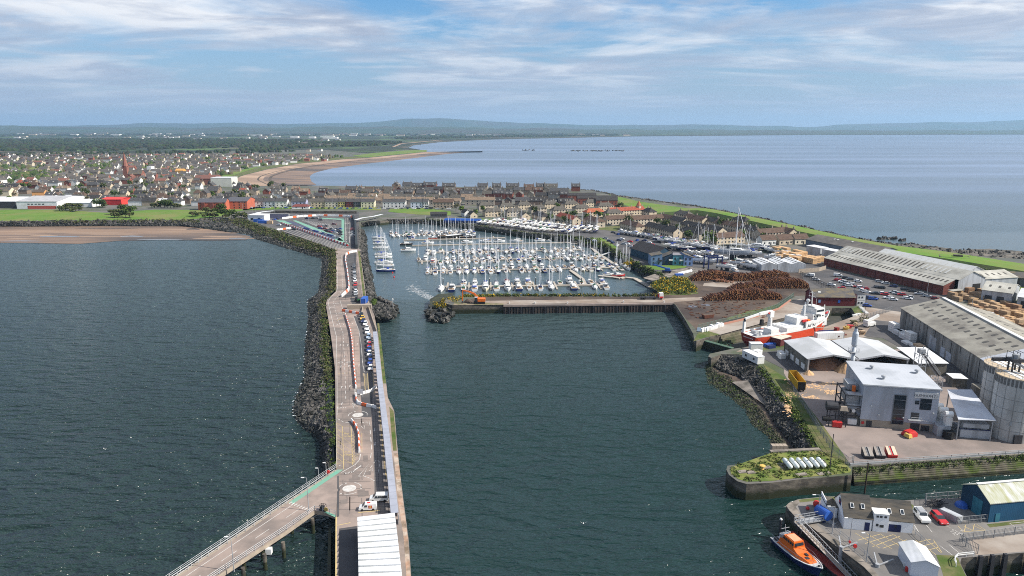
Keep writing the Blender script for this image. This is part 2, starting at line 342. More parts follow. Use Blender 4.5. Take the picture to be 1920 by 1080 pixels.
# ================================================================ land masses
m_town = M('town_ground', (0.10, 0.10, 0.10), (0.065, 0.085, 0.035), 0.03, 0.95, c=(0.135, 0.125, 0.115), sc2=0.05)
COAST_E = [(2300, 560), (1920, 486), (1775, 476), (1677, 460), (1590, 446), (1456, 416), (1334, 392), (1300, 387), (1216, 376), (1156, 368), (1132, 362),
           (1108, 357), (1050, 354), (900, 351), (700, 349), (600, 348)]
BEACH_BACK = [(470, 349), (455, 343), (440, 337), (452, 330), (500, 318), (560, 307), (640, 299), (690, 296), (760, 289), (800, 285)]
BEACH_SEA = [(600, 347), (590, 340), (587, 330), (595, 324), (627, 316), (677, 309), (752, 300), (840, 289), (905, 283.6)]
FARCOAST = [(790, 281), (762, 277), (775, 271), (827, 265), (920, 260.5), (1190, 255), (1500, 252.6), (2000, 251.5), (2700, 251)]
land = ([(2300, 826), (1920, 852), (1598, 875), (1598, 884), (1597, 890), (1553, 894), (1503, 898), (1444, 905), (1400, 907), (1383, 902), (1367, 890),
         (1362, 880), (1364, 873), (1389, 869), (1444, 849), (1500, 845), (1536, 843), (1520, 812), (1490, 765), (1460, 732), (1440, 700), (1425, 688), (1412, 672), (1385, 664), (1352, 664), (1334, 671), (1328, 668),
         (1331, 663), (1372, 654), (1394, 651), (1432, 644.5), (1497, 629), (1536, 616), (1572, 607), (1600, 598), (1604, 590), (1596, 577), (1560, 577), (1540, 583), (1500, 588), (1425, 606), (1345, 628), (1322, 634), (1306, 640), (1301, 634),
         (1300, 626), (1284, 598), (1267, 572), (1262, 568), (848, 572), (832, 568), (838, 556), (900, 555), (1200, 556), (1240, 549), (1262, 538), (1256, 526), (1240, 516), (1222, 508), (1190, 492), (1168, 480), (1152, 470), (1140, 461), (1122, 451), (1100, 446),
         (1047, 442), (991, 437), (916, 426), (860, 418), (800, 411), (735, 411), (712, 414), (690, 414), (676, 418),
         (676, 468), (620, 468), (510, 432), (455, 412), (440, 409), (350, 413), (200, 414), (0, 416), (-500, 420), (-900, 428), (-900, 246.5), (2700, 246.5)]
        + FARCOAST[::-1] + [(800, 285)] + BEACH_BACK[::-1][1:] + [(600, 348)] + COAST_E[::-1][1:])
mb = MB(); mb.prism(xy(PL(land, ZL)), -3, ZL-0.05, 0, 1)
struct(mb.build('land', [m_town, m_stone]))
# beach: slopes from the dunes down to the tide line, with a dark weed line
nb = 40
bk = resample(PL(BEACH_BACK+[(860, 284), (905, 283.5)], 4.4), nb); sw = resample(PL(BEACH_SEA, -0.2), nb)
rows = []
for k in range(7):
    u = k/6; rows.append([Vector((a.x*(1-u)+b.x*u, a.y*(1-u)+b.y*u, 4.4*(1-u)-0.25*u+0.15*math.sin(u*3.1))) for a, b in zip(bk, sw)])
mb = MB(); mb.loft(rows[:3], 0); mb.loft(rows[2:], 1); struct(mb.build('beach_sand', [m_sand, m_wets], smooth=True))
mb = MB(); wl = [[r[i].lerp(rows[3][i], 0.5)+Vector((0, 0, 0.12)) for i in range(0, 22)] for r in (rows[2],)][0]
ribbon(mb, wl, 5); ribbon(mb, [r+Vector((0, 0, .05)) for r in [rows[1][i].lerp(rows[2][i], 0.6) for i in range(0, 16)]], 3)
stuff(mb.build('seaweed', M('dry_weed', (.11, .085, .065), (.06, .05, .04), .03)))
mb = MB(); mb.loft([PL([(762, 277), (775, 271), (827, 265), (930, 260.3)], 1.0), PL([(735, 275), (750, 269), (815, 263.4), (930, 259.6)], 6)])
struct(mb.build('far_beach', m_sand))
for pts, nm, m, z in (([(410, 333), (445, 322), (505, 311), (560, 302), (640, 295), (690, 292.5), (690, 295), (640, 298.5), (560, 306.5), (500, 317), (452, 329.5), (438, 336)], 'dune_grass', m_rough, 4.6),
                      ([(402, 334), (440, 321), (500, 309), (470, 318), (430, 331), (415, 336)], 'esplanade_green', m_grass, 4.75),
                      ([(660, 292), (700, 287), (760, 282), (800, 281), (800, 284.5), (740, 290), (690, 295.2)], 'links_green', m_grass, 4.9),
                      ([(-400, 392), (0, 393), (110, 393), (200, 399), (290, 393), (372, 394), (440, 390), (455, 387), (500, 388), (440, 397), (420, 405), (350, 412), (200, 413), (0, 415), (-400, 418)], 'green_field', m_grass, 4.55),
                      ([(455, 387.5), (560, 387), (640, 387), (714, 389), (714, 394.5), (640, 392), (560, 391.5), (455, 394)], 'road_verge', m_grass, 4.55),
                      ([(730, 392), (790, 390), (845, 396), (845, 404), (780, 402), (728, 397)], 'harbour_green', m_grass, 4.55),
                      ([(-100, 318), (60, 313), (80, 317), (40, 322), (-100, 324)], 'playing_field', m_grass, 4.7)):
    poly(nm, pts, z, m)
# left bay: tidal flat with pools
poly('tidal_flat', [(-900, 428), (0, 424), (350, 424), (440, 437), (470, 443), (462, 450), (400, 451), (300, 450), (225, 451.5), (150, 457), (0, 455), (-900, 466)], 0.14, m_wets)
m_pool = M('pool_water', (0.10, 0.10, 0.11), None, 0.1, 0.08, spec=0.5)
mb = MB()
for x, y, wd, ht in ((112, 443.4, 38, 0.9), (247, 443, 22, 1.0), (362, 429.5, 14, 1.3), (40, 451.8, 40, 0.7), (300, 449, 44, 0.6), (445, 447, 16, 0.8), (200, 428, 60, .5)):
    mb.prism(xy([P(x+wd*math.cos(a), y+ht*math.sin(a)*(1+.3*math.sin(3*a)), 0.16) for a in [i*math.pi/12 for i in range(24)]]), None, 0.16)
struct(mb.build('tide_pool_water', m_pool))
mb = MB()
for i in range(26):
    x = rnd.uniform(0, 430); y = rnd.uniform(427, 447); wd = rnd.uniform(20, 80); ht = rnd.uniform(.25, .8)
    mb.prism(xy([P(x+wd*math.cos(a), y+ht*math.sin(a)*(1+.4*math.sin(2*a+i)), 0.15) for a in [k*math.pi/8 for k in range(16)]]), None, 0.148+i*2e-4)
struct(mb.build('sand_bar', m_sand))
# ================================================================ farmland, woodland, hills behind
m_farm = bpy.data.materials.new('farmland'); m_farm.use_nodes = True; t = m_farm.node_tree; p = t.nodes['Principled BSDF']; p.inputs['Roughness'].default_value = 0.95
co = N(t, 'ShaderNodeTexCoord').outputs['Object']
v = N(t, 'ShaderNodeTexVoronoi'); v.inputs['Scale'].default_value = 0.0034; t.links.new(co, v.inputs['Vector'])
sc_ = N(t, 'ShaderNodeSeparateColor'); t.links.new(v.outputs['Color'], sc_.inputs[0])
cr = ramp(t, sc_.outputs[0], [(0.0, (0.014, 0.024, 0.008)), (0.3, (0.03, 0.055, 0.012)), (0.48, (0.065, 0.115, 0.02)), (0.66, (0.11, 0.08, 0.05)), (0.8, (0.02, 0.03, 0.01)), (1.0, (0.085, 0.12, 0.03))])
t.nodes[-1].color_ramp.interpolation = 'CONSTANT'
n = N(t, 'ShaderNodeTexNoise'); n.inputs['Scale'].default_value = 0.006; n.inputs['Detail'].default_value = 7; t.links.new(co, n.inputs['Vector'])
cr = mix(t, ramp(t, n.outputs[0], [(0.46, 0.0), (0.56, 1.0)]), cr, (0.014, 0.022, 0.009)); t.links.new(cr, p.inputs['Base Color'])
poly('farmland', [(-900, 300), (0, 291), (200, 289), (420, 283), (600, 280), (690, 287), (760, 280), (789, 280.6), (760, 276.5), (773, 270.6), (826, 264.6), (920, 260.2), (1190, 254.8), (1500, 252.4), (2000, 251.3), (2700, 250.8), (2700, 246.6), (-900, 246.6)], 5.0, m_farm)
def blob(mb, c, r, h, mi=0, n=6, rg=rnd):    # a rough leafy clump: uneven dome of a few facets
    a0 = rg.uniform(0, 6); lo = []; hi = []
    for i in range(n):
        a = a0+2*math.pi*i/n; k = rg.uniform(.75, 1.2); lo.append((c[0]+r*k*math.cos(a), c[1]+r*k*math.sin(a), c[2]+h*rg.uniform(0, .12)))
        k = rg.uniform(.55, .9); a += .5; hi.append((c[0]+r*k*math.cos(a), c[1]+r*k*math.sin(a), c[2]+h*rg.uniform(.5, .8)))
    top = (c[0]+rg.uniform(-.2, .2)*r, c[1]+rg.uniform(-.2, .2)*r, c[2]+h*rg.uniform(.9, 1.1))
    fs = [(i, (i+1) % n, n+i) for i in range(n)]+[((i+1) % n, n+(i+1) % n, n+i) for i in range(n)]+[(n+i, n+(i+1) % n, 2*n) for i in range(n)]
    mb.add(lo+hi+[top], fs, mi)
def inpoly(x, y, pl):
    r = False; j = len(pl)-1
    for i in range(len(pl)):
        if (pl[i][1] > y) != (pl[j][1] > y) and x < (pl[j][0]-pl[i][0])*(y-pl[i][1])/(pl[j][1]-pl[i][1])+pl[i][0]: r = not r
        j = i
    return r
def sample(pl, n):                           # even over the ground, not over the picture
    gp = [P(x, y, ZL) for x, y in pl]; X0 = min(p.x for p in gp); X1 = max(p.x for p in gp); Y0 = min(p.y for p in gp); Y1 = max(p.y for p in gp)
    g2 = xy(gp); o = []
    while len(o) < n:
        x = rnd.uniform(X0, X1); y = rnd.uniform(Y0, Y1)
        if inpoly(x, y, g2): o.append((x, y))
    return o
mb = MB()
for pl, n, r0, r1 in (([(-200, 287), (0, 285), (160, 284), (300, 281), (480, 276), (560, 272), (680, 268), (560, 263), (300, 260), (0, 262), (-200, 262)], 3300, 9, 20),
                      ([(480, 285), (560, 279), (650, 275), (720, 273), (760, 268), (700, 266), (560, 272), (440, 281)], 600, 7, 14),
                      ([(-100, 300), (120, 296), (330, 291), (500, 287), (560, 284), (420, 284), (200, 288), (-100, 292)], 260, 5, 9),
                      ([(740, 262), (920, 258), (1160, 254.3), (1160, 252.5), (900, 255), (740, 258)], 700, 12, 26),
                      ([(-300, 258), (300, 256), (740, 256), (1160, 252), (1160, 250), (700, 250), (0, 250), (-300, 252)], 1500, 15, 40)):
    for x, y in sample(pl, n): blob(mb, (x, y, 4.8), rnd.uniform(r0, r1), rnd.uniform(7, 13), rnd.choice((0, 0, 1, 2)), 5)
stuff(mb.build('woodland', [M('wood_green', (0.016, 0.028, 0.008), (0.03, 0.046, 0.012), 0.05), M('wood_dark', (0.010, 0.017, 0.007), (0.018, 0.027, 0.01), 0.05), M('wood_brown', (0.03, 0.028, 0.014), (0.02, 0.02, 0.01), 0.05)]))
m_hill = M('hillside', (0.025, 0.045, 0.018), (0.055, 0.075, 0.03), 0.0012, 0.95, c=(0.05, 0.045, 0.03), sc2=0.0006)
def hills(name, D, prof, z0=4.6):            # prof: (column, top row) of the skyline at distance D
    pts = []; xs = [p[0] for p in prof]
    for i in range(160):
        x = xs[0]+(xs[-1]-xs[0])*i/159
        for (a, ya), (b, yb) in zip(prof, prof[1:]):
            if a <= x <= b: u = (x-a)/(b-a); u = u*u*(3-2*u); y = ya+(yb-ya)*u; break
        X = (x-960)/FPX*D; G = Vector((X, D, 0)); pts.append((X, ZH(G, y)+7*math.sin(i*.9)+5*math.sin(i*2.3+1)))
    rows = []
    for k, hk in ((0, 0), (.35, .25), (.65, .6), (.85, .92), (1, 1), (1.3, .5)):
        rows.append([Vector((X, D-3200+3200*k+240*math.sin(i*.37+k*3), z0+(max(z, 8)-z0)*hk*(1+.12*math.sin(i*.71+k*5)*(k < 1)))) for i, (X, z) in enumerate(pts)])
    mb = MB(); mb.loft(rows); return struct(mb.build(name, m_hill, smooth=True))
hills('far_hills', 21000, [(-700, 236), (-300, 233), (0, 238), (140, 236), (300, 231.5), (420, 231), (560, 232), (660, 231), (730, 228), (770, 222.5), (830, 222.5), (930, 227.5), (1010, 232), (1140, 235), (1300, 233.5), (1420, 236), (1500, 238), (1570, 233.5), (1660, 230.5), (1760, 229.5), (1850, 227), (1920, 224), (2100, 220), (2500, 228)])
hills('near_hills', 13500, [(-700, 243), (-100, 239), (60, 235.5), (150, 238.5), (420, 239.5), (660, 237.5), (820, 238), (960, 240.5), (1200, 243), (1700, 244.5), (2500, 245)])
mb = MB(); mb.box(0, 12300, -10.2, 52000, 25600, 480); hz_ = mb.build('haze', None); stuff(hz_)
hm = bpy.data.materials.new('haze_air'); hm.use_nodes = True; t = hm.node_tree; t.nodes.remove(t.nodes['Principled BSDF'])
pv = N(t, 'ShaderNodeVolumePrincipled'); pv.inputs['Color'].default_value = (0.44, 0.71, 1.0, 1); pv.inputs['Density'].default_value = 4.4e-5; pv.inputs['Anisotropy'].default_value = 0.2
t.links.new(pv.outputs[0], t.nodes['Material Output'].inputs['Volume']); hz_.data.materials.clear(); hz_.data.materials.append(hm)
# ================================================================ rock armour, scrub
def rock(mb, c, s, mi=0):
    q = Matrix.Rotation(rnd.uniform(0, 6), 3, Vector((rnd.uniform(-1, 1), rnd.uniform(-1, 1), rnd.uniform(-1, 1)+.01)).normalized())
    vs = [q @ Vector((x*s*rnd.uniform(.55, 1.0), y*s*rnd.uniform(.5, 1.0), z*s*rnd.uniform(.4, .8)))+Vector(c) for z in (-.5, .5) for x, y in ((-1, -1), (1, -1), (1, 1), (-1, 1))]
    mb.add(vs, [(3, 2, 1, 0), (4, 5, 6, 7), (0, 1, 5, 4), (1, 2, 6, 5), (2, 3, 7, 6), (3, 0, 4, 7)], mi)
def slope(name, top, bot, ztop, zbot, m, n=30, k=4, jit=0.25):
    a = resample(PL(top, ztop), n); b = resample(PL(bot, zbot), n); rows = []
    for j in range(k+1):
        u = j/k; rows.append([p.lerp(q, u)+Vector((rnd.uniform(-jit, jit), rnd.uniform(-jit, jit), rnd.uniform(-jit, jit) if 0 < j < k else 0)) for p, q in zip(a, b)])
    mb = MB(); mb.loft(rows[::-1]); struct(mb.build(name, m)); return rows
def surf(rows, u=None, v=None):
    u = rnd.random() if u is None else u; v = rnd.random() if v is None else v
    a = u*(len(rows)-1); i = min(int(a), len(rows)-2); b = v*(len(rows[0])-1); j = min(int(b), len(rows[0])-2); fu, fv = a-i, b-j
    return rows[i][j].lerp(rows[i][j+1], fv).lerp(rows[i+1][j].lerp(rows[i+1][j+1], fv), fu)
def armour(name, rows, n, s0, s1, u0=0.0, u1=1.0, mats=None, wet=0.8):
    mb = MB()
    for _ in range(n):
        u = rnd.uniform(u0, u1); p = surf(rows, u); rock(mb, p+Vector((0, 0, .15)), rnd.uniform(s0, s1), 1 if (p.z < wet or rnd.random() < .25) else 0)
    stuff(mb.build(name, mats or [m_rock, m_rockd]))
def leafy(mb, c, r, h, n, sz, ms):           # a bush: many small leaf faces spread through its volume
    for _ in range(n):
        a = rnd.uniform(0, 2*math.pi); e = math.asin(rnd.uniform(0, 1)); q = rnd.uniform(.45, 1.05)*(1+.25*math.sin(3*a+c[0]))
        p = Vector((c[0]+r*q*math.cos(a)*math.cos(e), c[1]+r*q*math.sin(a)*math.cos(e), c[2]+h*q*math.sin(e)+.1))
        u = Vector((rnd.uniform(-1, 1), rnd.uniform(-1, 1), rnd.uniform(-.6, .6))).normalized(); v_ = u.cross(Vector((rnd.uniform(-1, 1), rnd.uniform(-1, 1), rnd.uniform(-1, 1)))).normalized()
        s = sz*rnd.uniform(.6, 1.3); mb.add([p-u*s, p+v_*s*.7, p+u*s, p-v_*s*.7], [(0, 1, 2, 3)], rnd.choice(ms))
VEG = [m_green, m_green2, m_brown, m_gorse, m_rough]
def scrub(name, rows, n, u0, u1, r0, r1, h, nl, sz, ms, v0=0.0, v1=1.0):
    mb = MB()
    for _ in range(n):
        p = surf(rows, rnd.uniform(u0, u1), rnd.uniform(v0, v1)); leafy(mb, p, rnd.uniform(r0, r1), h*rnd.uniform(.6, 1.2), nl, sz, ms)
    return stuff(mb.build(name, VEG))
# long pier, sea side
r1 = slope('pier_revetment', [(628, 884), (626, 800), (623, 720), (620, 690), (615, 640), (612, 600), (608, 575), (610, 562), (627, 545), (629, 500), (628, 470)],
           [(606, 884), (603, 823), (590, 818), (563, 800), (549, 778), (556, 742), (571, 715), (572, 657), (579, 598), (577, 565), (596, 552), (602, 522), (604, 490), (597, 481)], 4.2, -0.6, m_rockd, 60, 6)
armour('pier_rock_armour', r1, 8000, .35, .95, .22, 1.0)
scrub('pier_scrub', r1, 330, 0, .3, .7, 1.6, 1.2, 26, .28, (0, 2, 2, 4, 4), .2, 1)
scrub('pier_weeds', r1, 200, 0, .35, .5, 1.2, .8, 24, .25, (0, 1, 1, 0), 0, .55)
scrub('pier_bushes', r1, 90, .0, .45, 1.2, 2.4, 2.0, 40, .4, (2, 4, 2, 0), .62, 1)
r2 = slope('terminal_revetment', [(440, 409), (455, 412), (510, 432), (560, 449), (629, 471)], [(440, 437), (470, 442), (482, 450), (545, 469), (602, 486)], 4.4, -0.5, m_rockd, 40, 6)
armour('terminal_rock_armour', r2, 2600, .6, 1.4, .35, 1.0)
scrub('terminal_scrub', r2, 520, 0, .6, 1.4, 3.0, 2.2, 34, .5, (0, 2, 2, 4, 0))
r3 = slope('field_revetment', [(-500, 420), (0, 416), (200, 414), (350, 413), (440, 409)], [(-500, 430), (0, 425), (200, 424.3), (350, 424.5), (440, 437)], 4.4, 0.0, m_rockd, 60, 4)
armour('field_rock_armour', r3, 3600, .8, 1.7, 0, 1.0)
scrub('field_bank_scrub', r3, 120, -.0, .4, 1.5, 3, 2.0, 26, .6, (0, 2, 2, 4), .62, 1)
# harbour side of the long pier
r4 = slope('harbour_revetment', [(672, 428), (676, 470), (682, 510), (688, 555), (692, 570)], [(682, 432), (688, 446), (688, 473), (692, 497), (699, 522), (703, 547), (705, 568)], 4.2, -.5, m_rockd, 40, 5)
armour('harbour_rock_armour', r4, 1500, .5, 1.1)
# marina bank
MB_TOP = [(676, 418), (712, 414), (735, 411), (800, 411), (860, 418), (916, 426), (991, 437), (1047, 442), (1100, 446), (1122, 451), (1140, 461), (1152, 470), (1168, 480), (1190, 492), (1222, 508), (1240, 516), (1256, 526), (1262, 538), (1240, 549)]
MB_BOT = [(680, 426), (715, 421), (740, 421), (800, 421), (860, 425), (897, 430), (954, 440), (1010, 446), (1047, 453), (1080, 460), (1113, 468), (1137, 476), (1160, 487), (1182, 503), (1206, 520), (1222, 530), (1238, 541), (1232, 546), (1225, 550)]
r5 = slope('marina_bank', MB_TOP, MB_BOT, 4.4, -.4, m_rockd, 90, 5)
armour('marina_rock_armour', r5, 3200, .6, 1.3, .1)
scrub('marina_bank_scrub', r5, 420, 0, .5, 1, 2.2, 1.6, 26, .45, (0, 0, 2, 4), .15, .95)
scrub('marina_bank_bushes', r5, 150, .0, .75, 1.4, 2.8, 2.2, 34, .5, (0, 0, 1, 4, 0), .52, .9)
# east bay of the outer basin: boulders, shingle, concrete slip
r6 = slope('basin_revetment', [(1536, 843), (1520, 812), (1490, 765), (1460, 732), (1440, 700), (1425, 688), (1412, 672), (1385, 664), (1352, 664)],
           [(1494, 846), (1470, 818), (1436, 770), (1420, 742), (1400, 716), (1380, 706), (1350, 697), (1338, 688), (1330, 680)], 4.4, 0.6, m_rockd, 40, 5)
armour('basin_rock_armour', r6, 2400, .35, .85, .24, .95, wet=.4)
r7 = slope('shingle_beach', [(1494, 846), (1470, 818), (1436, 770), (1420, 742), (1400, 716), (1380, 706), (1350, 697), (1338, 688), (1330, 680)],
           [(1448, 846), (1440, 820), (1408, 798), (1396, 770), (1366, 747), (1340, 731), (1326, 722), (1324, 700), (1324, 688)], 0.7, -.35, m_dirt, 40, 4, .12)
armour('shingle', r7, 3200, .18, .45, .2, 1.0, [M('shingle_stone', (.10, .085, .06), (.055, .05, .035), .3), m_weed], .25)
scrub('basin_weeds', r6, 190, 0, .3, .5, 1.3, .6, 30, .25, (1, 1, 4, 0), 0, .75)
scrub('shore_weed', r7, 170, .3, .9, .5, 1.2, .2, 20, .3, (1, 0), .1, 1)
m_slip = M('slip_concrete', (0.27, 0.235, 0.20), (0.19, 0.165, 0.14), .25, .9, c=(.10, .09, .075), sc2=.2)
mb = MB(); mb.loft([[P(1372, 716, 1.2), P(1438, 762, 1.4)], [P(1402, 713, 2.3), P(1432, 748, 2.3)]][::-1]); struct(mb.build('slipway', m_slip))
# headland: seaward rocks, long green bank
r8 = slope('headland_shore', [(2300, 562), (1920, 488), (1775, 477), (1677, 461), (1590, 447), (1456, 417), (1334, 393), (1300, 388), (1216, 377), (1156, 369), (1132, 363), (1108, 358), (1050, 355)],
           [(2300, 535), (1920, 470), (1860, 466), (1800, 468), (1720, 457), (1677, 457), (1590, 443), (1456, 414), (1334, 390), (1300, 384), (1216, 373), (1156, 365), (1132, 360), (1108, 355.5), (1050, 353)], 4.2, -.4, M('foreshore', (.15, .13, .105), (.08, .072, .06), .06, .9, c=(.045, .045, .035), sc2=.05), 80, 3, 1.0)
armour('headland_rocks', r8, 1500, .5, 1.3, 0, .8, [m_rock, m_rock])
mb = MB()
for cx, cy, wd in ((1663, 448, 16), (1690, 451, 6), (1120, 283, 50), (990, 282, 12), (1664, 447, 9), (1850, 474, 22), (1900, 478, 22), (1740, 466, 14)):
    for _ in range(int(wd*2.2)): 
        q = P(cx+rnd.uniform(-wd, wd), cy+rnd.uniform(-1.0, 1.0), 0); rock(mb, q, rnd.uniform(.8, 2)*(1 if cy > 300 else 2), rnd.choice((0, 1)))
stuff(mb.build('skerry_rocks', [m_rock, m_rockd]))
c1_ = [(1150, 368), (1200, 379), (1240, 388), (1300, 390), (1334, 394), (1456, 418), (1590, 447), (1677, 463), (1775, 475), (1920, 498), (2300, 575)]
c2_ = [(1160, 372), (1195, 384), (1227, 395), (1300, 395), (1340, 401), (1460, 428), (1590, 456), (1677, 474), (1775, 488), (1920, 512), (2300, 592)]
c3_ = [(1165, 378), (1195, 392), (1227, 399), (1300, 409), (1345, 417), (1455, 441), (1590, 470), (1677, 488), (1775, 504), (1920, 528), (2300, 612)]
def ln(pts, z): return resample(PL(pts, z), 60)
lo_ = [p for p in ln([(x-6, y) for x, y in c1_], 4.3)]
zt = [4.4+6.2*min(1, max(0, (i-9)/8)) for i in range(60)]
A = [Vector((P(0, 0, 0).x, 0, 0))]*0
def lift(base, zs): return [Vector((b.x, b.y, z)) for b, z in zip(base, zs)]
l1 = lift(ln(c1_, 9.5), zt); l2 = lift(ln(c2_, 9.5), zt); l3 = lift([p+Vector((-6.5, -6.5, 0)) for p in l2], [4.42]*60)
l0 = [p+Vector((5, 14, -p.z+3.6)) for p in l1]
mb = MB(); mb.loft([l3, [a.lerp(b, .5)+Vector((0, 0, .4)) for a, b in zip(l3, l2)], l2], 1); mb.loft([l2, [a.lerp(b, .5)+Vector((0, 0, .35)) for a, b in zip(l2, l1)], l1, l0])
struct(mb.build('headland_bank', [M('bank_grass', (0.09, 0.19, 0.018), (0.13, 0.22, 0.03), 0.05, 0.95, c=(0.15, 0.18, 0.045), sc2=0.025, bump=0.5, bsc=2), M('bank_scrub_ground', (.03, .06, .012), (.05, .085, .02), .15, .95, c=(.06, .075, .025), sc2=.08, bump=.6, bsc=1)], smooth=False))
poly('headland_grass', [(1140, 364), (1200, 378), (1300, 392), (1460, 425), (1590, 458), (1775, 500), (1920, 528), (2300, 610), (2300, 625), (1920, 545), (1800, 520), (1700, 500), (1600, 478), (1455, 444), (1345, 420), (1275, 412), (1220, 402), (1190, 390), (1165, 380)], 4.52, m_grass)
r9 = [lift(l3, [4.5]*60), [a.lerp(b, .8) for a, b in zip(l3, l2)]]
for i, (x, y) in enumerate(((1780, 474), (1799, 476), (1819, 477.5), (1836, 478))): tag(MB().box(0, 0, -1, 1.6, 1.4, 4.4, 0, 0, .85, .85).build('shore_pillar', m_stone, None, P(x, y, 2)), f'dark square stone pillar on the rocky foreshore, {nth(i+1)} from left', 'pillar', 'pillars on the foreshore')
t_ = thing('ruined_bunker', 'low ruined concrete enclosure on top of the green bank', 'ruin', P(1790, 487, 9.5), rad(-28)); b = MB(); b.box(0, 0, -1, 16, .5, 2.4).box(0, 9, -1, 16, .5, 2.4).box(8, 4.5, -1, .5, 9, 2.4).box(-8, 4.5, -1, .5, 9, 2.4); b.build('wall', m_stone, t_); MB().box(2, 6, -1, 5, 3, 3.4).build('hut', m_stone, t_)
b = MB(); b.add([(-.15, 0, 0), (.15, 0, 0), (.75, .2, .28), (.55, -.15, .3), (-.75, .2, .28), (-.55, -.15, .3), (0, .35, 0), (0, -.35, .02)], [(1, 2, 3), (0, 5, 4), (6, 1, 7, 0)])
for i, (x, y, z) in enumerate(((1094, 981, 6), (198, 842, 5))): tag(b.build('gull', bpy.data.materials['white_paint'], None, P(x, y, z)), f'white gull flying over the {("outer basin" if i == 0 else "left bay")}', 'gull')
scrub('bank_scrub', r9, 260, 0, .8, 1.2, 2.4, 1.2, 18, .6, (0, 0, 1, 4), .35, 1)
# ================================================================ vehicles
def profx(mb, prof, w, mi=0, w2=None, zt=1.0):    # side profile (x, z) pushed out to both sides; w2 = width at the top
    n = len(prof); zs = [z for _, z in prof]; z0, z1 = min(zs), max(zs); w2 = w if w2 is None else w2
    f = lambda z: (w+(w2-w)*((z-z0)/(z1-z0))**2)/2
    mb.add([(x, -f(z), z) for x, z in prof]+[(x, f(z), z) for x, z in prof],
           [tuple(range(n)), tuple(range(2*n-1, n-1, -1))]+[(i, i+n, (i+1) % n+n, (i+1) % n) for i in range(n)], mi)
wheel_me = MB().tube((0, -.1, .31), (0, .1, .31), .31, 10).build('tmp', m_black).data
bpy.data.objects.remove(bpy.data.objects['tmp'])
def make_car(label, L=4.3, est=False):
    r = thing('car', label, 'car'); b = MB(); k = L/4.3
    profx(b, [(-2.1*k, .3), (-2.15*k, .72), (-2.0*k, .93), (.95*k, .93), (1.95*k, .75), (2.13*k, .5), (2.1*k, .3)][::-1], 1.78, 0, 1.6)
    xb = -1.95 if est else -1.45
    b.box((xb+.3)*k/2, 0, 1.41, (.3-xb-.1)*k, 1.22, .06, 0, 0, .9, .9)
    b.build('body', m_obj, r); g = MB(); zb, zt = .92, 1.42
    g.add([(xb*k-.35*(not est), -.78, zb), (1.0*k, -.78, zb), (1.0*k, .78, zb), (xb*k-.35*(not est), .78, zb), (xb*k, -.62, zt), (.32*k, -.62, zt), (.32*k, .62, zt), (xb*k, .62, zt)],
          [(4, 5, 6, 7), (0, 1, 5, 4), (1, 2, 6, 5), (2, 3, 7, 6), (3, 0, 4, 7)])
    g.build('window', m_glass, r)
    for x in (-1.3*k, 1.32*k):
        for y in (-.8, .8): part('wheel', wheel_me, None, r, (x, y, 0))
    l = MB().box(0, 0, 0, .06, .34, .12).build('headlight', m_white, r, (2.09*k, .6, .56)); part('headlight', l.data, None, r, (2.09*k, -.6, .56))
    return r
CARC = {'white': (.8, .8, .8), 'silver': (.42, .44, .46), 'black': (.02, .02, .022), 'grey': (.13, .135, .145), 'red': (.5, .02, .025), 'blue': (.025, .08, .38), 'navy': (.015, .025, .1),
        'yellow': (.75, .42, .03), 'pale blue': (.4, .5, .62), 'dark red': (.2, .015, .02)}
car0 = make_car('silver hatchback'); car1 = make_car('silver estate car', 4.7, True)
usedcar = set()
def car(p, rz, colr, label, group, est=False, z=None):
    src = car1 if est else car0; c = CARC[colr]; loc = (p.x, p.y, ZL+.03 if z is None else z)
    if src.name in usedcar:
        r = dup(src, loc, rz, label, group, 1.0, {'body': c})
    else:
        if src.name not in KIDS: dupkids(src)
        usedcar.add(src.name); r = src; r.location = loc; r.rotation_euler = (0, 0, rz); r['label'] = label; r['group'] = group
        for ch in r.children:
            if ch.name.startswith('body'): ch.color = (*c, 1)
    return r
def dupkids(o):
    k = {}
    def walk(q):
        k[q.name] = list(q.children)
        for ch in k[q.name]: walk(ch)
    walk(o); KIDS[o.name] = k
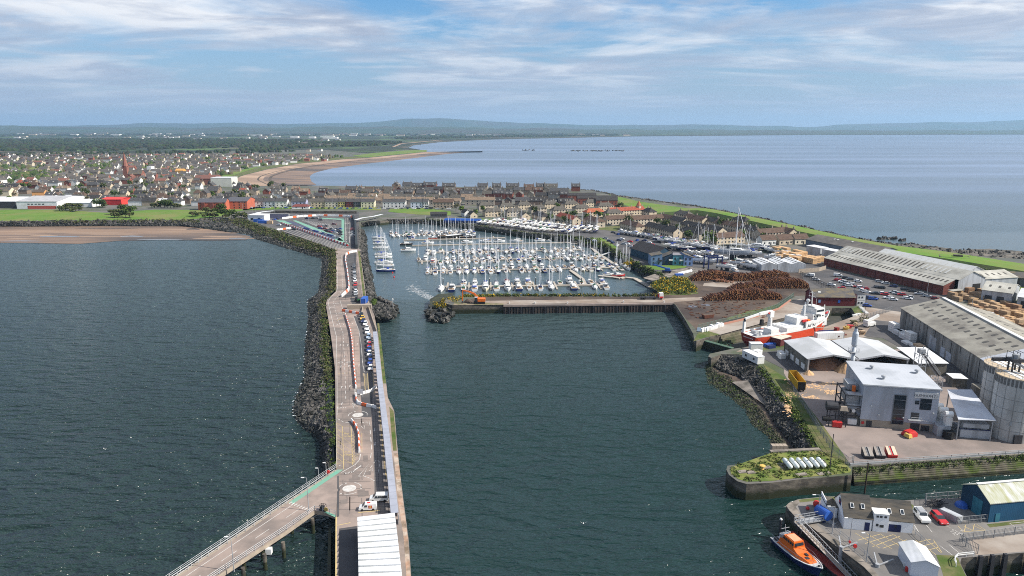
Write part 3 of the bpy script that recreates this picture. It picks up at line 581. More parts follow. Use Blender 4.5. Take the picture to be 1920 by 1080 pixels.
def make_van(label, win, logo=False, roofrack=False, jeep=False):
    r = thing('van', label, 'van'); b = MB()
    pr = [(-2.4, .35), (-2.45, 1.2), (-2.35, 1.95), (.75, 1.98), (1.45, 1.25), (2.3, 1.0), (2.45, .7), (2.42, .35)]
    if jeep: pr = [(-2.35, .45), (-2.4, 1.1), (-2.3, 1.9), (.35, 1.9), (.6, 1.2), (2.15, 1.12), (2.25, .9), (2.25, .45)]
    profx(b, pr[::-1], 1.95, 0, 1.7); b.build('body', m_white, r)
    g = MB()
    if jeep: g.add([(.36, -.74, 1.82), (.62, -.82, 1.24), (.62, .82, 1.24), (.36, .74, 1.82)], [(0, 1, 2, 3)])
    else: g.add([(.82, -.74, 1.9), (1.47, -.84, 1.28), (1.47, .84, 1.28), (.82, .74, 1.9)], [(0, 1, 2, 3)])
    for v in g.v[:]: pass
    w_ = g.build('windscreen', m_glass, r, (.02, 0, .02))
    for sy in (-1, 1):
        q = MB()
        for x0, x1 in win: q.add([(x0, sy*.985, 1.18), (x1+.12, sy*.985, 1.18), (x1, sy*.90, 1.72), (x0, sy*.90, 1.72)], [(0, 1, 2, 3)])
        q.build('side_window', m_glass, r)
        if logo:
            MB().box(-.75, sy*.965, .75, .95, .03, .85).build('red_panel', m_red, r)
            MB().tube((-.75, sy*.975, 1.18), (-.75, sy*.995, 1.18), .3, 12).build('yellow_emblem', m_yel, r)
    if logo: MB().box(-.3, 0, 2.0, .9, .7, .03).build('roof_panel', m_red, r)
    if roofrack: MB().box(-.7, 0, 1.95, 2.2, 1.3, .14).build('roof_rack', m_steel, r); MB().tube((-.2, .78, 1.9), (-.2, .78, 2.3), .08, 6).build('beacon', m_navy, r)
    for x in (-1.5, 1.5):
        for y in (-.88, .88): part('wheel', wheel_me, None, r, (x, y, .02)).scale = (1.1, 1.1, 1.1)
    return r
def put(r, p, rz, z=ZL+.03): r.location = (p.x, p.y, z); r.rotation_euler = (0, 0, rz); return r
# ================================================================ long pier
PL_L = [(629, 1130), (629, 985), (630, 966), (631, 880), (629, 760), (628, 690), (622, 640), (616, 600), (611, 572), (613, 562), (630, 546), (630, 478), (628, 466)]
PL_R = [(676, 466), (678, 490), (682, 520), (687, 556), (692, 566), (702, 591), (711, 640), (717, 667), (724, 717), (727, 745), (739, 770), (742, 803), (747, 860), (756, 935), (766, 1010), (771, 1080), (775, 1130)]
mb = MB(); mb.prism(xy(PL(PL_L+PL_R, ZL)), -3, ZL, 0, 1); struct(mb.build('pier', [m_conc, m_stone]))
zA = ZL+.01
for nm, pts, m, z in (('parking_lane', [(663, 592), (673, 621), (674.5, 657), (676, 717), (677.5, 757), (678, 782), (696, 782), (700, 717), (697, 657), (690, 627), (678, 596)], m_asph, zA),
                      ('boarding_lane', [(650, 476), (667, 473), (668, 500), (671, 556), (641, 559), (655, 546), (656, 536), (652, 507), (648, 487)], m_asph, zA),
                      ('service_yard', [(656, 559), (686, 556), (690, 568), (660, 570)], m_asphd, zA),
                      ('lower_deck', [(636, 991), (670, 986), (674, 1120), (634, 1120)], m_asphd, zA),  # dark asphalt, its tone also standing in for the hall's shadow
                      ('rail_strip', [(697, 745), (709, 745), (733, 962), (703, 962), (700, 850)], M('rail_strip_concrete', (.20, .175, .16), (.14, .125, .115), .3, .9), zA),
                      ('quay_verge', [(707.5, 606), (711, 606), (718, 667), (724, 719), (718, 719), (713, 667)], m_rough, zA),
                      ('quay_verge', [(730, 762), (738, 771), (741, 803), (744, 845), (737, 845), (733, 803)], m_rough, zA),
                      ('quay_coping', [(738, 850), (746, 850), (755, 935), (765, 1010), (772, 1110), (764, 1110), (757, 1010), (746, 935)], M('stained_concrete', (.36, .22, .15), (.42, .36, .30), .3, .9, c=(.16, .12, .085), sc2=.25), zA),
                      ('lichen_coping', [(671, 470), (675, 470), (685, 556), (681, 556)], m_rough, zA),
                      ('green_path', [(632.5, 880.5), (644, 880.5), (550, 944.5), (541, 942.5)], m_cyan, ZL+.13),
                      ('green_path', [(613, 959), (629, 965.5), (629, 970), (607, 960)], m_cyan, ZL+.13)):
    poly(nm, pts, z, m)
mj = MB(); mp_ = MB()
for y in list(range(478, 560, 5))+list(range(566, 760, 7))+list(range(760, 960, 13)):
    xl = 632 if y > 620 else 618 if y > 575 else 632; xr = 641 if y < 560 else 662 if y < 620 else 673 if y < 700 else 695
    ribbon(mj, PL([(xl, y), (xr, y)], ZL+.014), .10)
for x0, x1 in ((640, 641), (652, 655), (664, 668)): ribbon(mj, PL([(x0, 630), (x1, 760)], ZL+.015), .07)
ribbon(mj, PL([(634, 892), (634, 915), (636, 918), (634, 922), (634, 968)], ZL+.12), .45)
for _ in range(46):
    y = rnd.choice((rnd.uniform(600, 760), rnd.uniform(760, 958))); x = rnd.uniform(636, 662 if y < 700 else 690); q = P(x, y, ZL); mp_.box(q.x, q.y, ZL+.004+.0002*_, rnd.uniform(.5, 1.8), rnd.uniform(.8, 5), .007, 0, .25)
for _ in range(26): q = P(rnd.uniform(636, 640), 650, ZL); y = rnd.uniform(620, 940); x = rnd.choice((638, 643, 650, 656, 668, 678)); ribbon(mp_, PL([(x, y), (x+rnd.uniform(-1, 2), y+rnd.uniform(10, 40))], ZL+.0165), .22)
struct(mj.build('road_joints', m_asphd)); struct(mp_.build('road_patches', M('tar_patch', (.15, .125, .115), (.2, .17, .15), .4, .95)))
mk = MB(); my = MB(); zM = ZL+.022
def line(mb, pts, w): ribbon(mb, PL(pts, zM), w)
line(mk, [(632, 478), (633, 540), (630.5, 547), (619, 559), (615, 566), (621.7, 595), (631, 632), (632, 719), (632, 778)], .16)
dashes(mk, PL([(640, 478), (642, 530), (643, 543), (630, 559), (625, 566), (633, 598), (643, 623), (645, 657), (647.5, 717), (648.5, 753)], zM), .17, 2.6, 2.2)
line(mk, [(637, 562), (645, 588)], .15)
dashes(mk, PL([(663, 594), (673, 620), (677.5, 648), (680, 682), (683, 697)], zM), .3, .7, .7)
line(mk, [(665, 730), (666, 757)], .14); line(mk, [(667, 730), (668, 757)], .14)
def arrow(p, hd, L=2.2, wd=.7, mb=mk):
    f = Vector((math.cos(hd), math.sin(hd), 0)); s = Vector((-f.y, f.x, 0)); a = p-f*L/2; b = p+f*L*.15; e = p+f*L/2
    mb.add([a+s*.1, a-s*.1, b-s*.1, b+s*.1], [(3, 2, 1, 0)]); mb.add([b+s*wd/2, b-s*wd/2, e], [(2, 1, 0)])
UP = math.pi/2+.1
for x, y in ((640.5, 726), (656, 724), (641, 757), (632, 609), (644.5, 608), (660.5, 607), (638, 647), (652, 647), (670, 645), (639, 687), (654, 686), (673, 685), (637, 875)): arrow(P(x, y, zM), UP)
for x, y in ((702, 806), (703, 832)): arrow(P(x, y, zM), UP+math.pi)
def ring(c, r0, r1, a0=0, a1=2*math.pi, mb=mk, n=40):
    A = [a0+(a1-a0)*i/n for i in range(n+1)]
    mb.loft([[c+Vector((r1*math.cos(a), r1*math.sin(a), 0)) for a in A], [c+Vector((r0*math.cos(a), r0*math.sin(a), 0)) for a in A]][::-1])
for x, y in ((671, 778), (655, 915.5)):
    c = P(x, y, zM); ring(c, .02, 1.65)
    for a in (.1, 2.2, 4.3):
        ring(c, 2.75, 2.95, a, a+1.25); arrow(c+Vector((2.85*math.cos(a), 2.85*math.sin(a), 0)), a-math.pi/2, 1.2, .7)
for x, y in ((639, 679.5), (654, 679), (622.5, 576), (631.5, 568.5), (638, 587)): ring(P(x, y, zM), .62, .85)
def tri(pts): line(mk, pts+[pts[0]], .14)
tri([(660, 755.5), (664, 766), (671, 762)]); tri([(661, 758), (664, 755), (664, 762)]); tri([(677, 799), (683, 798), (683, 805)]); tri([(692, 883), (699, 883), (698.5, 878)])
tri([(672, 893), (692, 869), (681, 893)]); tri([(688, 792), (692, 790), (694, 799)])
dashes(mk, PL([(633, 785), (645, 792), (661, 793)], zM), .2, 1.4, .7); dashes(mk, PL([(668, 794), (690, 791)], zM), .3, .5, .4); dashes(mk, PL([(683, 893), (694, 897), (702, 901)], zM), .25, .7, .4)
dashes(mk, PL([(694, 806), (696, 830), (697, 846), (694, 861)], zM), .2, 3, 2); dashes(mk, PL([(694, 878), (706, 861), (712, 866), (709, 890)], zM), .18, 1.6, 1.2)
line(mk, [(676, 851), (674, 862), (666, 871), (652, 879), (640, 886)], .2); line(mk, [(664, 882), (677, 873)], .35)
line(my, [(631.6, 792), (631.6, 879)], .14); line(my, [(642.3, 799), (644.3, 879)], .15); line(my, [(658.4, 800), (661.3, 872)], .15); line(my, [(642.5, 799), (658.5, 799)], .12)
line(my, [(678.5, 812), (678.7, 848)], .12); line(my, [(644, 832.5), (659.5, 832)], .1); line(my, [(632, 869), (660.5, 867)], .1)
for i in range(7): line(my, [(632+(i > 9), 793+11*i), (643.3, 801+11*i)], .1)
for i in range(5): line(my, [(644, 809+13*i), (660, 821+12*i)], .07)
for i in range(9): line(my, [(659.5, 818+6*i), (666, 813+6*i)], .09); line(my, [(659.5, 815+6*i), (665, 819+6*i)], .09)
for i in range(4): line(my, [(661, 856+5*i), (674-3*i, 851+4.4*i)], .09)
line(my, [(711.7, 745), (712, 780), (721.4, 879), (726, 900)], .2); line(my, [(672, 961), (713, 957)], .3); line(my, [(632, 985), (657, 980)], .22); line(my, [(630.5, 969), (630, 1110)], .3)
dashes(my, PL([(632, 601), (645, 594)], zM), .3, .5, .4); dashes(my, PL([(634, 700), (660, 699)], zM), .3, .8, .5)
for i in range(14): line(my, [(682.5, 702+2.0*i), (690, 701+2.0*i)], .16)
line(my, [(682, 700), (685, 732)], .15); line(my, [(689, 700), (691, 732)], .15); line(my, [(699, 700), (702, 738)], .15)
for x0, y0, x1, y1 in ((540, 942, 572, 955),): dashes(mk, [p+Vector((0, 0, .11)) for p in PL([(544, 943), (580, 957)], zM)], 1.0, .35, .5)
rl = MB()
for a, b in (((698, 748), (706, 962)), ((702, 748), (713, 962)), ((706, 748), (722, 962)), ((709, 748), (729, 962))): line(rl, [a, b], .09)
for i in range(46): y = 748+i*4.7; u = (y-748)/214; line(rl, [(697+u*8, y), (708+u*23, y-.6)], .06)
struct(mk.build('road_markings', m_line)); struct(my.build('yellow_road_markings', m_yline)); struct(rl.build('rail_slots', m_dark))
def solid_text(cu, nm, parent, loc, rot, scale, m):      # letters as plain mesh
    o = bpy.data.objects.new('tmp', cu); C.objects.link(o); bpy.context.view_layer.update()
    me = bpy.data.meshes.new_from_object(o.evaluated_get(bpy.context.evaluated_depsgraph_get())); bpy.data.objects.remove(o); me.name = nm
    if not me.materials: me.materials.append(m)
    o = bpy.data.objects.new(nm, me); C.objects.link(o); o.parent = parent; o.location = loc; o.rotation_euler = rot; o.scale = scale; return o
def lettering(txt, p, size, m, rz=0.0):
    cu = bpy.data.curves.new('road_lettering', 'FONT'); cu.body = txt; cu.size = size; cu.align_x = 'CENTER'; cu.align_y = 'CENTER'; cu.materials.append(m)
    return struct(solid_text(cu, 'road_lettering', None, p, (0, 0, rz), (1, 1, 1), m))
for t_, x, y in (('BUS', 650, 813), ('STOP', 650.5, 818.5), ('BUS', 651.5, 847), ('STOP', 652, 853)):
    o = lettering(t_, P(x, y, zM+.004), 1.0, m_yline); o.scale = (.85, 1.25, 1)
lettering('EXIT', P(641, 764.5, zM+.004), 1.5, m_line); lettering('EXIT', P(656, 886, zM+.12), 1.3, m_line, rad(25))
# ---- water-filled barrier blocks
bar_me = {}
def block_mesh():
    b = MB(); profx(b, [(-.95, 0), (-.95, .35), (-.9, .95), (.9, .95), (.95, .35), (.95, 0)][::-1], .55, 0, .3); o = b.build('tmp', m_obj); me = o.data; bpy.data.objects.remove(o); return me
BLK = block_mesh()
def barriers(pts, cols, label, group, step=2.0, sc=1.0, z=ZL+.03):
    for i, (p, a) in enumerate(stops(PL(pts, z), step)):
        c = cols[i % len(cols)]; o = bpy.data.objects.new('traffic_barrier', BLK); C.objects.link(o)
        o.location = (p.x, p.y, z); o.rotation_euler = (0, 0, a); o.scale = (sc, sc, sc); o.color = (*({'w': (.75, .74, .72), 'o': (.72, .13, .03), 'r': (.45, .03, .03)}[c]), 1)
        tag(o, label.replace('@', {'w': 'white', 'o': 'orange', 'r': 'dark red'}[c]), 'barrier', group)
barriers([(648, 592), (656.7, 620), (660, 640), (663, 682), (666.7, 719), (667.5, 728)], 'wo', '@ traffic barrier block in the long line beside the parking lane', 'barrier line by the parking lane')
barriers([(666, 472.5), (657, 474), (649, 478), (647.5, 487), (651, 507), (654.5, 535), (654, 544), (648, 550), (640, 557.5)], 'wwwo', '@ traffic barrier block curving along the upper pier lane', 'barrier line on the upper pier', 3.0, 1.5)
barriers([(645, 584), (678, 590)], 'ow', '@ traffic barrier block closing the lane beside the tan container', 'barriers across the parking lane', 2.2, 1.15)
barriers([(667.5, 742), (668, 752), (673, 758), (687, 762), (700, 764), (709, 768)], 'wwo', '@ traffic barrier block bending round above the upper white roundabout disc', 'barriers above the roundabout')
barriers([(680, 739), (695, 735), (705, 727.5)], 'w', '@ traffic barrier block by the grey gate board', 'white barriers by the gate board')
barriers([(661, 792), (667, 800), (672, 813), (673, 828), (674, 850)], 'wo', '@ traffic barrier block beside the yellow bus stop bay', 'barriers beside the bus bay')
# ---- covered walkway; side panels added to most bays to cast square shadows
wr = [P(703, 622, 7.1), P(712.5, 717, 7.1), P(723.5, 805, 7.1), P(733.5, 899, 7.1), P(740, 962, 7.1)]
t_ = thing('covered_walkway', 'long pale grey roofed passenger walkway along the pier edge', 'walkway', (wr[0].x, wr[0].y, ZL))
loc0 = Vector((wr[0].x, wr[0].y, ZL)); mb = MB(); pw = [p-loc0 for p in wr]
ribbon(mb, pw, 1.7, 0, .06); ribbon(mb, pw[::-1], 1.7, 0, 0)
for i in range(2): 
    q = []
    for k, p in enumerate(pw):
        d = pw[min(k+1, 4)]-pw[max(k-1, 0)]; d.normalize(); q.append(p+Vector((-d.y, d.x, 0))*(.85 if i else -.85))
    mb.loft([[a+Vector((0, 0, .06)) for a in q], [a+Vector((0, 0, -.1)) for a in q]])
for p, a in stops(pw, 3.0): mb.box(p.x, p.y, p.z+.05, .12, 1.7, .06, 0, a)
m_walk = M('walkway_roof', (.34, .355, .41), (.28, .295, .34), .4, .45, obj=False); mb.build('roof', m_walk, t_)
po = None; pa = None
for i, (p, a) in enumerate(stops(pw, 3.4)):
    s = Vector((-math.sin(a), math.cos(a), 0)); q = p-s*.8; q2 = p+s*.8
    for qq in (q, q2):
        if po is None: po = MB().box(0, 0, 0, .12, .12, 2.58).build('post', m_steel, t_, (qq.x, qq.y, 0))
        else: part('post', po.data, None, t_, (qq.x, qq.y, 0))
    c = p+s*.8+Vector((math.cos(a), math.sin(a), 0))*1.1*1.0
    if rnd.random() < .85:
        if pa is None: pa = MB().box(0, 0, .15, 2.1, .06, 2.3).build('shade_panel', m_cladg, t_, (c.x, c.y, 0), a)
        else: part('shade_panel', pa.data, None, t_, (c.x, c.y, 0), a)
# kerbed wall at the head of the walkway
kw = PL([(678, 591), (681, 577), (690, 574), (695, 590), (700, 605), (706, 622)], ZL); mb = MB()
for a, b in zip(kw, kw[1:]): mb.bar(a+Vector((0, 0, .6)), b+Vector((0, 0, .6)), .35, 1.2)
tag(mb.build('low_wall', m_wood), 'low curved concrete wall at the head of the covered walkway', 'wall')
# ---- boarding hall with a ribbed white roof
a_, b_, c_, d_ = P(670, 967, 8.6), P(740, 959, 8.6), P(757.5, 1110, 8.6), P(673, 1110, 8.6)
t_ = thing('boarding_hall', 'long white hall with a stepped ribbed roof at the pier end', 'building', (a_.x, a_.y, ZL)); o0 = Vector((a_.x, a_.y, ZL))
mb = MB(); mb.prism(xy([a_-o0+Vector((.25, -.2, 0)), b_-o0+Vector((-.25, -.2, 0)), c_-o0, d_-o0]), .02, 3.6); mb.build('wall', m_cladg, t_)
nb_ = 13
for i in range(nb_):
    u0, u1 = i/nb_, (i+1)/nb_; q = [a_.lerp(d_, u0)-o0, b_.lerp(c_, u0)-o0, b_.lerp(c_, u1)-o0, a_.lerp(d_, u1)-o0]
    lo = Vector((0, 0, -.30)); hi = Vector((0, 0, .02)); top = [q[0]+lo, q[1]+lo, q[2]+hi, q[3]+hi]; bt = [p+Vector((0, 0, -.85-p.z+3.9)) for p in q]
    m_ = MB().add(top+bt, [(3, 2, 1, 0), (4, 5, 6, 7), (0, 1, 5, 4), (1, 2, 6, 5), (2, 3, 7, 6), (3, 0, 4, 7)])
    m_.bar(q[2]+Vector((0, 0, .06)), q[3]+Vector((0, 0, .06)), .22, .14)
    m_.build('roof_bay', m_cladw if i == 0 else bpy.data.materials['white_cladding'], t_)
for i in range(5):
    p = d_.lerp(c_, .3)*0
# ---- road bridge
t_ = thing('road_bridge', 'grey concrete road bridge running out from the pier to the left', 'bridge', (0, 0, 0))
BR = [(640, 871), (631, 879.5), (537, 940), (327, 1080), (180, 1178), (262, 1178), (407, 1080), (537, 995), (590, 957), (612, 960), (629, 966)]
mb = MB(); mb.prism(xy(PL(BR, ZL+.1)), ZL-.9, ZL+.1, 0, 1, True); mb.build('deck', [m_conc, m_wood], t_)
mb = MB(); zb_ = ZL+.115
for pts, w in (([(549, 946), (340, 1086), (250, 1145)], .16), ([(400, 1088), (600, 962)], .01)): ribbon(mb, PL(pts, zb_), w)
dashes(mb, PL([(560, 955), (400, 1062), (320, 1116)], zb_), .16, 4, 5); mb.build('lane_marking', m_line, t_)
mb = MB(); ribbon(mb, PL([(631, 881.5), (537, 942.8), (327, 1084), (190, 1176)], ZL+.12), .9); mb.build('footpath', m_wood, t_)
for x, y in ((505, 1030), (470, 1052), (560, 985), (430, 1078), (380, 1110)):
    for dx in (-14, 26): q = P(x+dx, y-8, 3.0); MB().tube((q.x, q.y, -4), (q.x, q.y, 3.7), .42, 10).build('pile', m_stone, t_)
q = P(504, 1030, 3.2); MB().box(q.x, q.y, 2.2, 1.2, 1.0, 1.3).build('pile_cap', m_white, t_)
def railing(label, pts, h=1.2, sp=2.5, rails=3, z=ZL+.1, m=m_steel, group=None, name='railing', mesh=False, r=.04, cat='railing'):
    w_ = PL(pts, z) if not isinstance(pts[0], Vector) else pts; o0 = w_[0].copy(); t = thing(name, label, cat, o0, 0, group); q = [p-o0 for p in w_]
    mb = MB()
    for k in range(rails):
        hz = h*(k+1)/rails; mb.path([p+Vector((0, 0, hz)) for p in q], r, 4)
    if mesh:
        for p, a in stops(q, .34): mb.box(p.x, p.y, .05, .06, .03, h-.05, 0, a)
    if mesh and m is m_steel: m = m_fence
    mb.build('rail', m, t); pm = None
    for p, a in (stops(q, sp)+[(q[-1], 0)])[:99]:
        if pm is None: pm = MB().box(0, 0, 0, .11, .11, h+.05).build('post', m, t, p, a)
        else: part('post', pm.data, None, t, p, a)
    return t
railing('grey outer railing along the far side of the road bridge', [(630, 878), (537, 939.5), (327, 1080), (190, 1172)])
railing('grey inner railing between the bridge footpath and its lane', [(628, 884), (541, 942.5), (332, 1083), (200, 1172)], 1.0, 2.5, 2)
railing('grey railing along the near side of the road bridge', [(590, 957), (537, 994), (407, 1079), (270, 1170)], 1.2, 2.2, 3)
railing('short grey railing beside the green ramp by the bridge', [(590, 957), (612, 960), (629, 966)], 1.1, 2, 2)
railing('thin grey railing along the sea side of the bus bay', [(630.5, 780), (630.8, 830), (631, 878)], 1.1, 2.4, 2, ZL)
# pier wall left of the lower deck
mb = MB(); mb.prism(xy(PL([(616, 988), (621, 988), (620, 1120), (612, 1120)], 2.2)), -3, 2.2); tag(mb.build('fender_wall', m_weed), 'dark weedy fender wall under the pier edge by the lower deck', 'wall')
# lamp posts
def lamp(label, p, h, arm=1.2, rz=math.pi, group=None, m=m_steel, twin=False, z=ZL):
    t = thing('street_lamp', label, 'street lamp', (p.x, p.y, z), rz, group)
    MB().tube((0, 0, 0), (0, 0, h), .11, 7, 0, .06).build('pole', m, t)
    b = MB(); b.bar((0, 0, h), (arm, 0, h+.1), .07)
    if twin: b.bar((0, 0, h), (-arm, 0, h+.1), .07)
    b.build('arm', m, t)
    for s in ((1, -1) if twin else (1,)): MB().box(s*arm, 0, h+.02, .7, .26, .14).build('lamp_head', m_white if not twin else m_steel, t)
    return t
for x, y, lb in ((579, 957.5, 'street lamp nearest the pier end of the road bridge'), (439, 1071, 'street lamp standing on the near edge of the road bridge')):
    lamp(lb, P(x, y, ZL+.1), 7.6 if x < 500 else 8.3, .9)
lamp('thin street lamp at the bus bay railing beside the bridge', P(612, 890, ZL), 3.2, .4); lamp('short lamp pole between railing and bus bay corner', P(598, 899, ZL), 3.0, .4)
# life ring, machine and sign on the bridge head
t_ = thing('lifebuoy_post', 'red lifebuoy housing on the bridge railing', 'lifebuoy', P(616, 893, ZL+.1)); MB().tube((0, 0, 0), (0, 0, 1), .05).build('post', m_steel, t_); MB().tube((0, -.14, 1.2), (0, .14, 1.2), .42, 12).build('housing', m_red, t_)
t_ = thing('pump_unit', 'black skid machine with a round yellow sign by the bridge', 'machine', P(607, 957, ZL+.1), rad(-15))
b = MB().box(0, 0, .1, 1.7, 1.0, .25).box(-.3, 0, .35, .8, .8, .7); b.build('body', m_dark, t_)
b = MB()
for x in (-.8, -.2, .4): b.path([(x, -.5, .3), (x, -.5, 1.4), (x, .5, 1.4), (x, .5, .3)], .05, 5)
b.path([(-.8, -.5, 1.4), (.4, -.5, 1.4)], .05, 5).path([(-.8, .5, 1.4), (.4, .5, 1.4)], .05, 5); b.build('frame', m_black, t_)
b = MB().tube((.95, -.55, .75), (.95, -.62, .75), .5, 14); b.build('round_sign', m_yel, t_)
# vans and cars on the pier
WV = make_van('white passenger van with dark side windows, parked under the walkway', [(-2.1, -.75), (-.65, .15), (.3, .9)]); put(WV, P(711, 938.5, ZL), rad(184)); WV.scale = (.92,)*3
WL = make_van('white delivery van with a red and yellow emblem on its side', [(.1, .8)], True); put(WL, P(690, 955, ZL), rad(186)); WL.scale = (.83,)*3
for i, (x, y, c) in enumerate(((677, 592, 'black'), (679.5, 598, 'yellow'), (681, 603.5, 'navy'), (685, 608.5, 'white'), (688, 617, 'white'), (689, 624, 'white'), (691.5, 633, 'pale blue'), (692.5, 641, 'silver'),
                               (693, 649, 'red'), (692.5, 657, 'blue'), (693, 665, 'white'), (695, 673, 'navy'), (694.5, 681, 'blue'), (695, 692, 'white'))):
    car(P(x, y, ZL), rad(-84), c, f'{c} car, {nth(i+1)} from the top of the queue in the pier parking lane', 'cars queued in the pier parking lane', i in (6, 8))
for i, (x, y, c) in enumerate(((664, 500, 'grey'), (664.4, 505, 'black'), (664.5, 511, 'silver'), (664.8, 516, 'grey'), (665, 521, 'silver'), (665.7, 527.5, 'white'), (666.6, 535, 'red'), (666.8, 542, 'grey'), (667, 548, 'white'), (667.5, 553, 'silver'))):
    car(P(x, y, ZL), rad(-84), c, f'{c} car, {nth(i+1)} from the far end of the row on the upper pier', 'cars parked on the upper pier', i % 3 == 0)
# service corner: containers and fence
def container(label, p, rz, L, m, h=2.5, wd=2.4, z=ZL, cat='container', name='shipping_container'):
    t = thing(name, label, cat, (p.x, p.y, z), rz); MB().box(0, 0, 0.02, L, wd, h).build('body', m, t)
    b = MB()
    for sx in (-1, 1):
        for sy in (-1, 1): b.box(sx*L/2, sy*wd/2, 0, .14, .14, h+.05)
    b.build('corner_post', m_steel, t); MB().box(L/2+.01, 0, .15, .05, wd*.92, h*.9).build('door', m, t); return t
container('long tan container beside the barrier across the pier', P(674, 578, ZL), rad(4), 11.5, m_wood, 1.9)
container('blue container beside the pier fence', P(683.5, 567, ZL), rad(88), 6, m_blue, 2.6)
t_ = thing('tractor', 'green utility tractor parked beside the blue container', 'tractor', P(671, 565.5, ZL), 0)
b = MB(); profx(b, [(-1.4, .6), (-1.4, 1.2), (-.2, 1.3), (1.6, 1.15), (1.7, .6)][::-1], 1.1); b.build('body', M('green_paint', (.02, .16, .04), None, 1), t_); MB().box(-.7, 0, 1.2, 1.3, 1.2, 1.2, 0, 0, .85, .85).build('cab', m_glass, t_)
for x, r_ in ((-.8, .75), (1.2, .5)):
    for y in (-.8, .8): MB().tube((x, y-.18, r_), (x, y+.18, r_), r_, 12).build('wheel', m_black, t_)
railing('dark palisade fence across the pier above the tan container', [(637, 563), (688, 558.5)], 2.2, 3, 2, ZL, m_dark, None, 'palisade_fence', True, .05, 'fence')
railing('grey fence along the harbour edge of the upper pier', [(668, 474), (672, 510), (678, 556)], 1.6, 3, 2, ZL, m_steel, None, 'pier_fence', True, .04, 'fence')
t_ = thing('gate_board', 'grey information board on two legs by the curved barrier', 'sign', P(675.5, 744, ZL))
for s in (-.7, .7): MB().box(s, 0, 0, .1, .1, 2.3).build('leg', m_steel, t_)
MB().box(0, -.08, 1.1, 1.9, .08, 1.5).build('panel', m_cladg, t_)
# rock spur at the harbour mouth
mb = MB(); mb.prism(xy(PL([(690, 562), (707, 563), (727, 571), (739, 580), (740, 586), (704, 592), (696, 575)], 3.2)), -3, 3.2); struct(mb.build('spur', m_rock))
mb = MB()
for _ in range(520):
    x, y = rnd.choice(sample([(700, 564), (707, 562), (728, 570), (741, 579), (742, 588), (706, 590)], 1)); rock(mb, (x, y, rnd.uniform(2.6, 3.4)), rnd.uniform(.5, 1.1), rnd.choice((0, 0, 1)))
e_ = PL([(707, 564), (728, 572), (741, 580), (742, 588), (722, 591), (704, 594)], .5)
for p, a in stops(e_, .45):
    for k in range(3): rock(mb, p+Vector((rnd.uniform(-1, 1), rnd.uniform(-1, 1), k*.9)), rnd.uniform(.6, 1.1), 1 if k == 0 else 0)
stuff(mb.build('spur_rocks', [m_rock, m_rockd]))
t_ = thing('harbour_beacon', 'white harbour light on a thin pole at the rocky spur tip', 'beacon', P(737, 579, 3.2)); MB().tube((0, 0, 0), (0, 0, 4.5), .1, 6).build('pole', m_white, t_); MB().tube((0, 0, 4.5), (0, 0, 5.2), .3, 8).build('lantern', m_white, t_)
mb = MB()
for _ in range(60):
    p = P(rnd.uniform(699, 705), rnd.uniform(562, 572), 3.6); leafy(mb, p, .9, .7, 16, .3, (0, 1))
stuff(mb.build('spur_weeds', VEG))
# ================================================================ ferry terminal yard
T = lambda x, y: (440+x/7.385, 380+y/7.385)
poly('terminal_yard', [T(80, 170), T(210, 130), T(500, 105), T(1680, 120), T(1720, 130), T(1720, 650), T(1390, 662), T(640, 395), T(400, 300), T(190, 250)], ZL-.03, m_asph)
for pts in ([T(570, 245), T(690, 247), T(800, 290), T(740, 302)], [T(805, 248), T(850, 245), T(1420, 460), T(1560, 570), T(1500, 560)], [T(1200, 208), T(1515, 222), T(1515, 240), T(1215, 222)],
            [T(1480, 235), T(1518, 235), T(1516, 480), T(1478, 480)], [T(1410, 500), T(1515, 480), T(1515, 530), T(1440, 525)], [T(1490, 550), T(1570, 585), T(1590, 575), T(1530, 545)]):
    poly('green_bay', pts, ZL-.02, m_cyan)
poly('queue_lane', [T(700, 255), T(790, 258), T(1430, 500), T(1330, 500)], ZL-.018, M('blue_lane', (.06, .07, .12), (.08, .09, .14), .3, .9))
mk = MB()
def tl(a, b, w, z=ZL-.012): ribbon(mk, PL([a, b], z), w)
for i in range(8): tl(T(640+36*i, 402-11*i), T(1420+24*i, 655-7*i), .35)
for x0 in (1540, 1560, 1600): dashes(mk, PL([T(x0, 215), T(x0-12, 555)], ZL-.012), .25, 5, 4 if x0 == 1560 else .1)
for y0 in (290, 410): 
    for x0 in (1530, 1570): tl(T(x0, y0), T(x0+18, y0), 1.4)
for i in range(10): tl(T(930+40*i, 240+6*i), T(1150+36*i, 330+12*i), .3)
for i in range(4): tl(T(700+110*i, 155), T(960+110*i, 200), .5)
for i in range(9): tl(T(1200, 225+12*i), T(1470, 262+14*i), .22)
struct(mk.build('yard_markings', m_line))
barriers([T(660, 295), T(900, 375), T(1200, 480), T(1570, 603)], 'rw', '@ barrier block in the long red and white line across the terminal yard', 'red and white barrier line in the terminal yard', 3.0, 1.5, ZL)
barriers([T(680, 225), T(900, 200), T(1150, 185), T(1400, 190), T(1560, 195), T(1640, 210), T(1660, 245)], 'wwwo', '@ barrier block in the curved line at the top of the terminal yard', 'curved barrier line in the terminal yard', 4.0, 1.9, ZL)
barriers([T(600, 382), T(700, 370), T(790, 355)], 'wwo', '@ barrier block in the short line by the seaward kerb of the terminal', 'short barrier line in the terminal', 3.0, 1.5, ZL)
mb = MB(); kp = PL([T(630, 392), T(1000, 520), T(1390, 668)], ZL)
for a, b in zip(kp, kp[1:]): mb.bar(a+Vector((0, 0, .35)), b+Vector((0, 0, .35)), .4, .7)
tag(mb.build('kerb_wall', m_conc), 'low pale kerb wall along the seaward edge of the terminal', 'wall')
mb = MB(); kp = PL([T(1640, 215), T(1672, 300), T(1690, 640)], ZL)
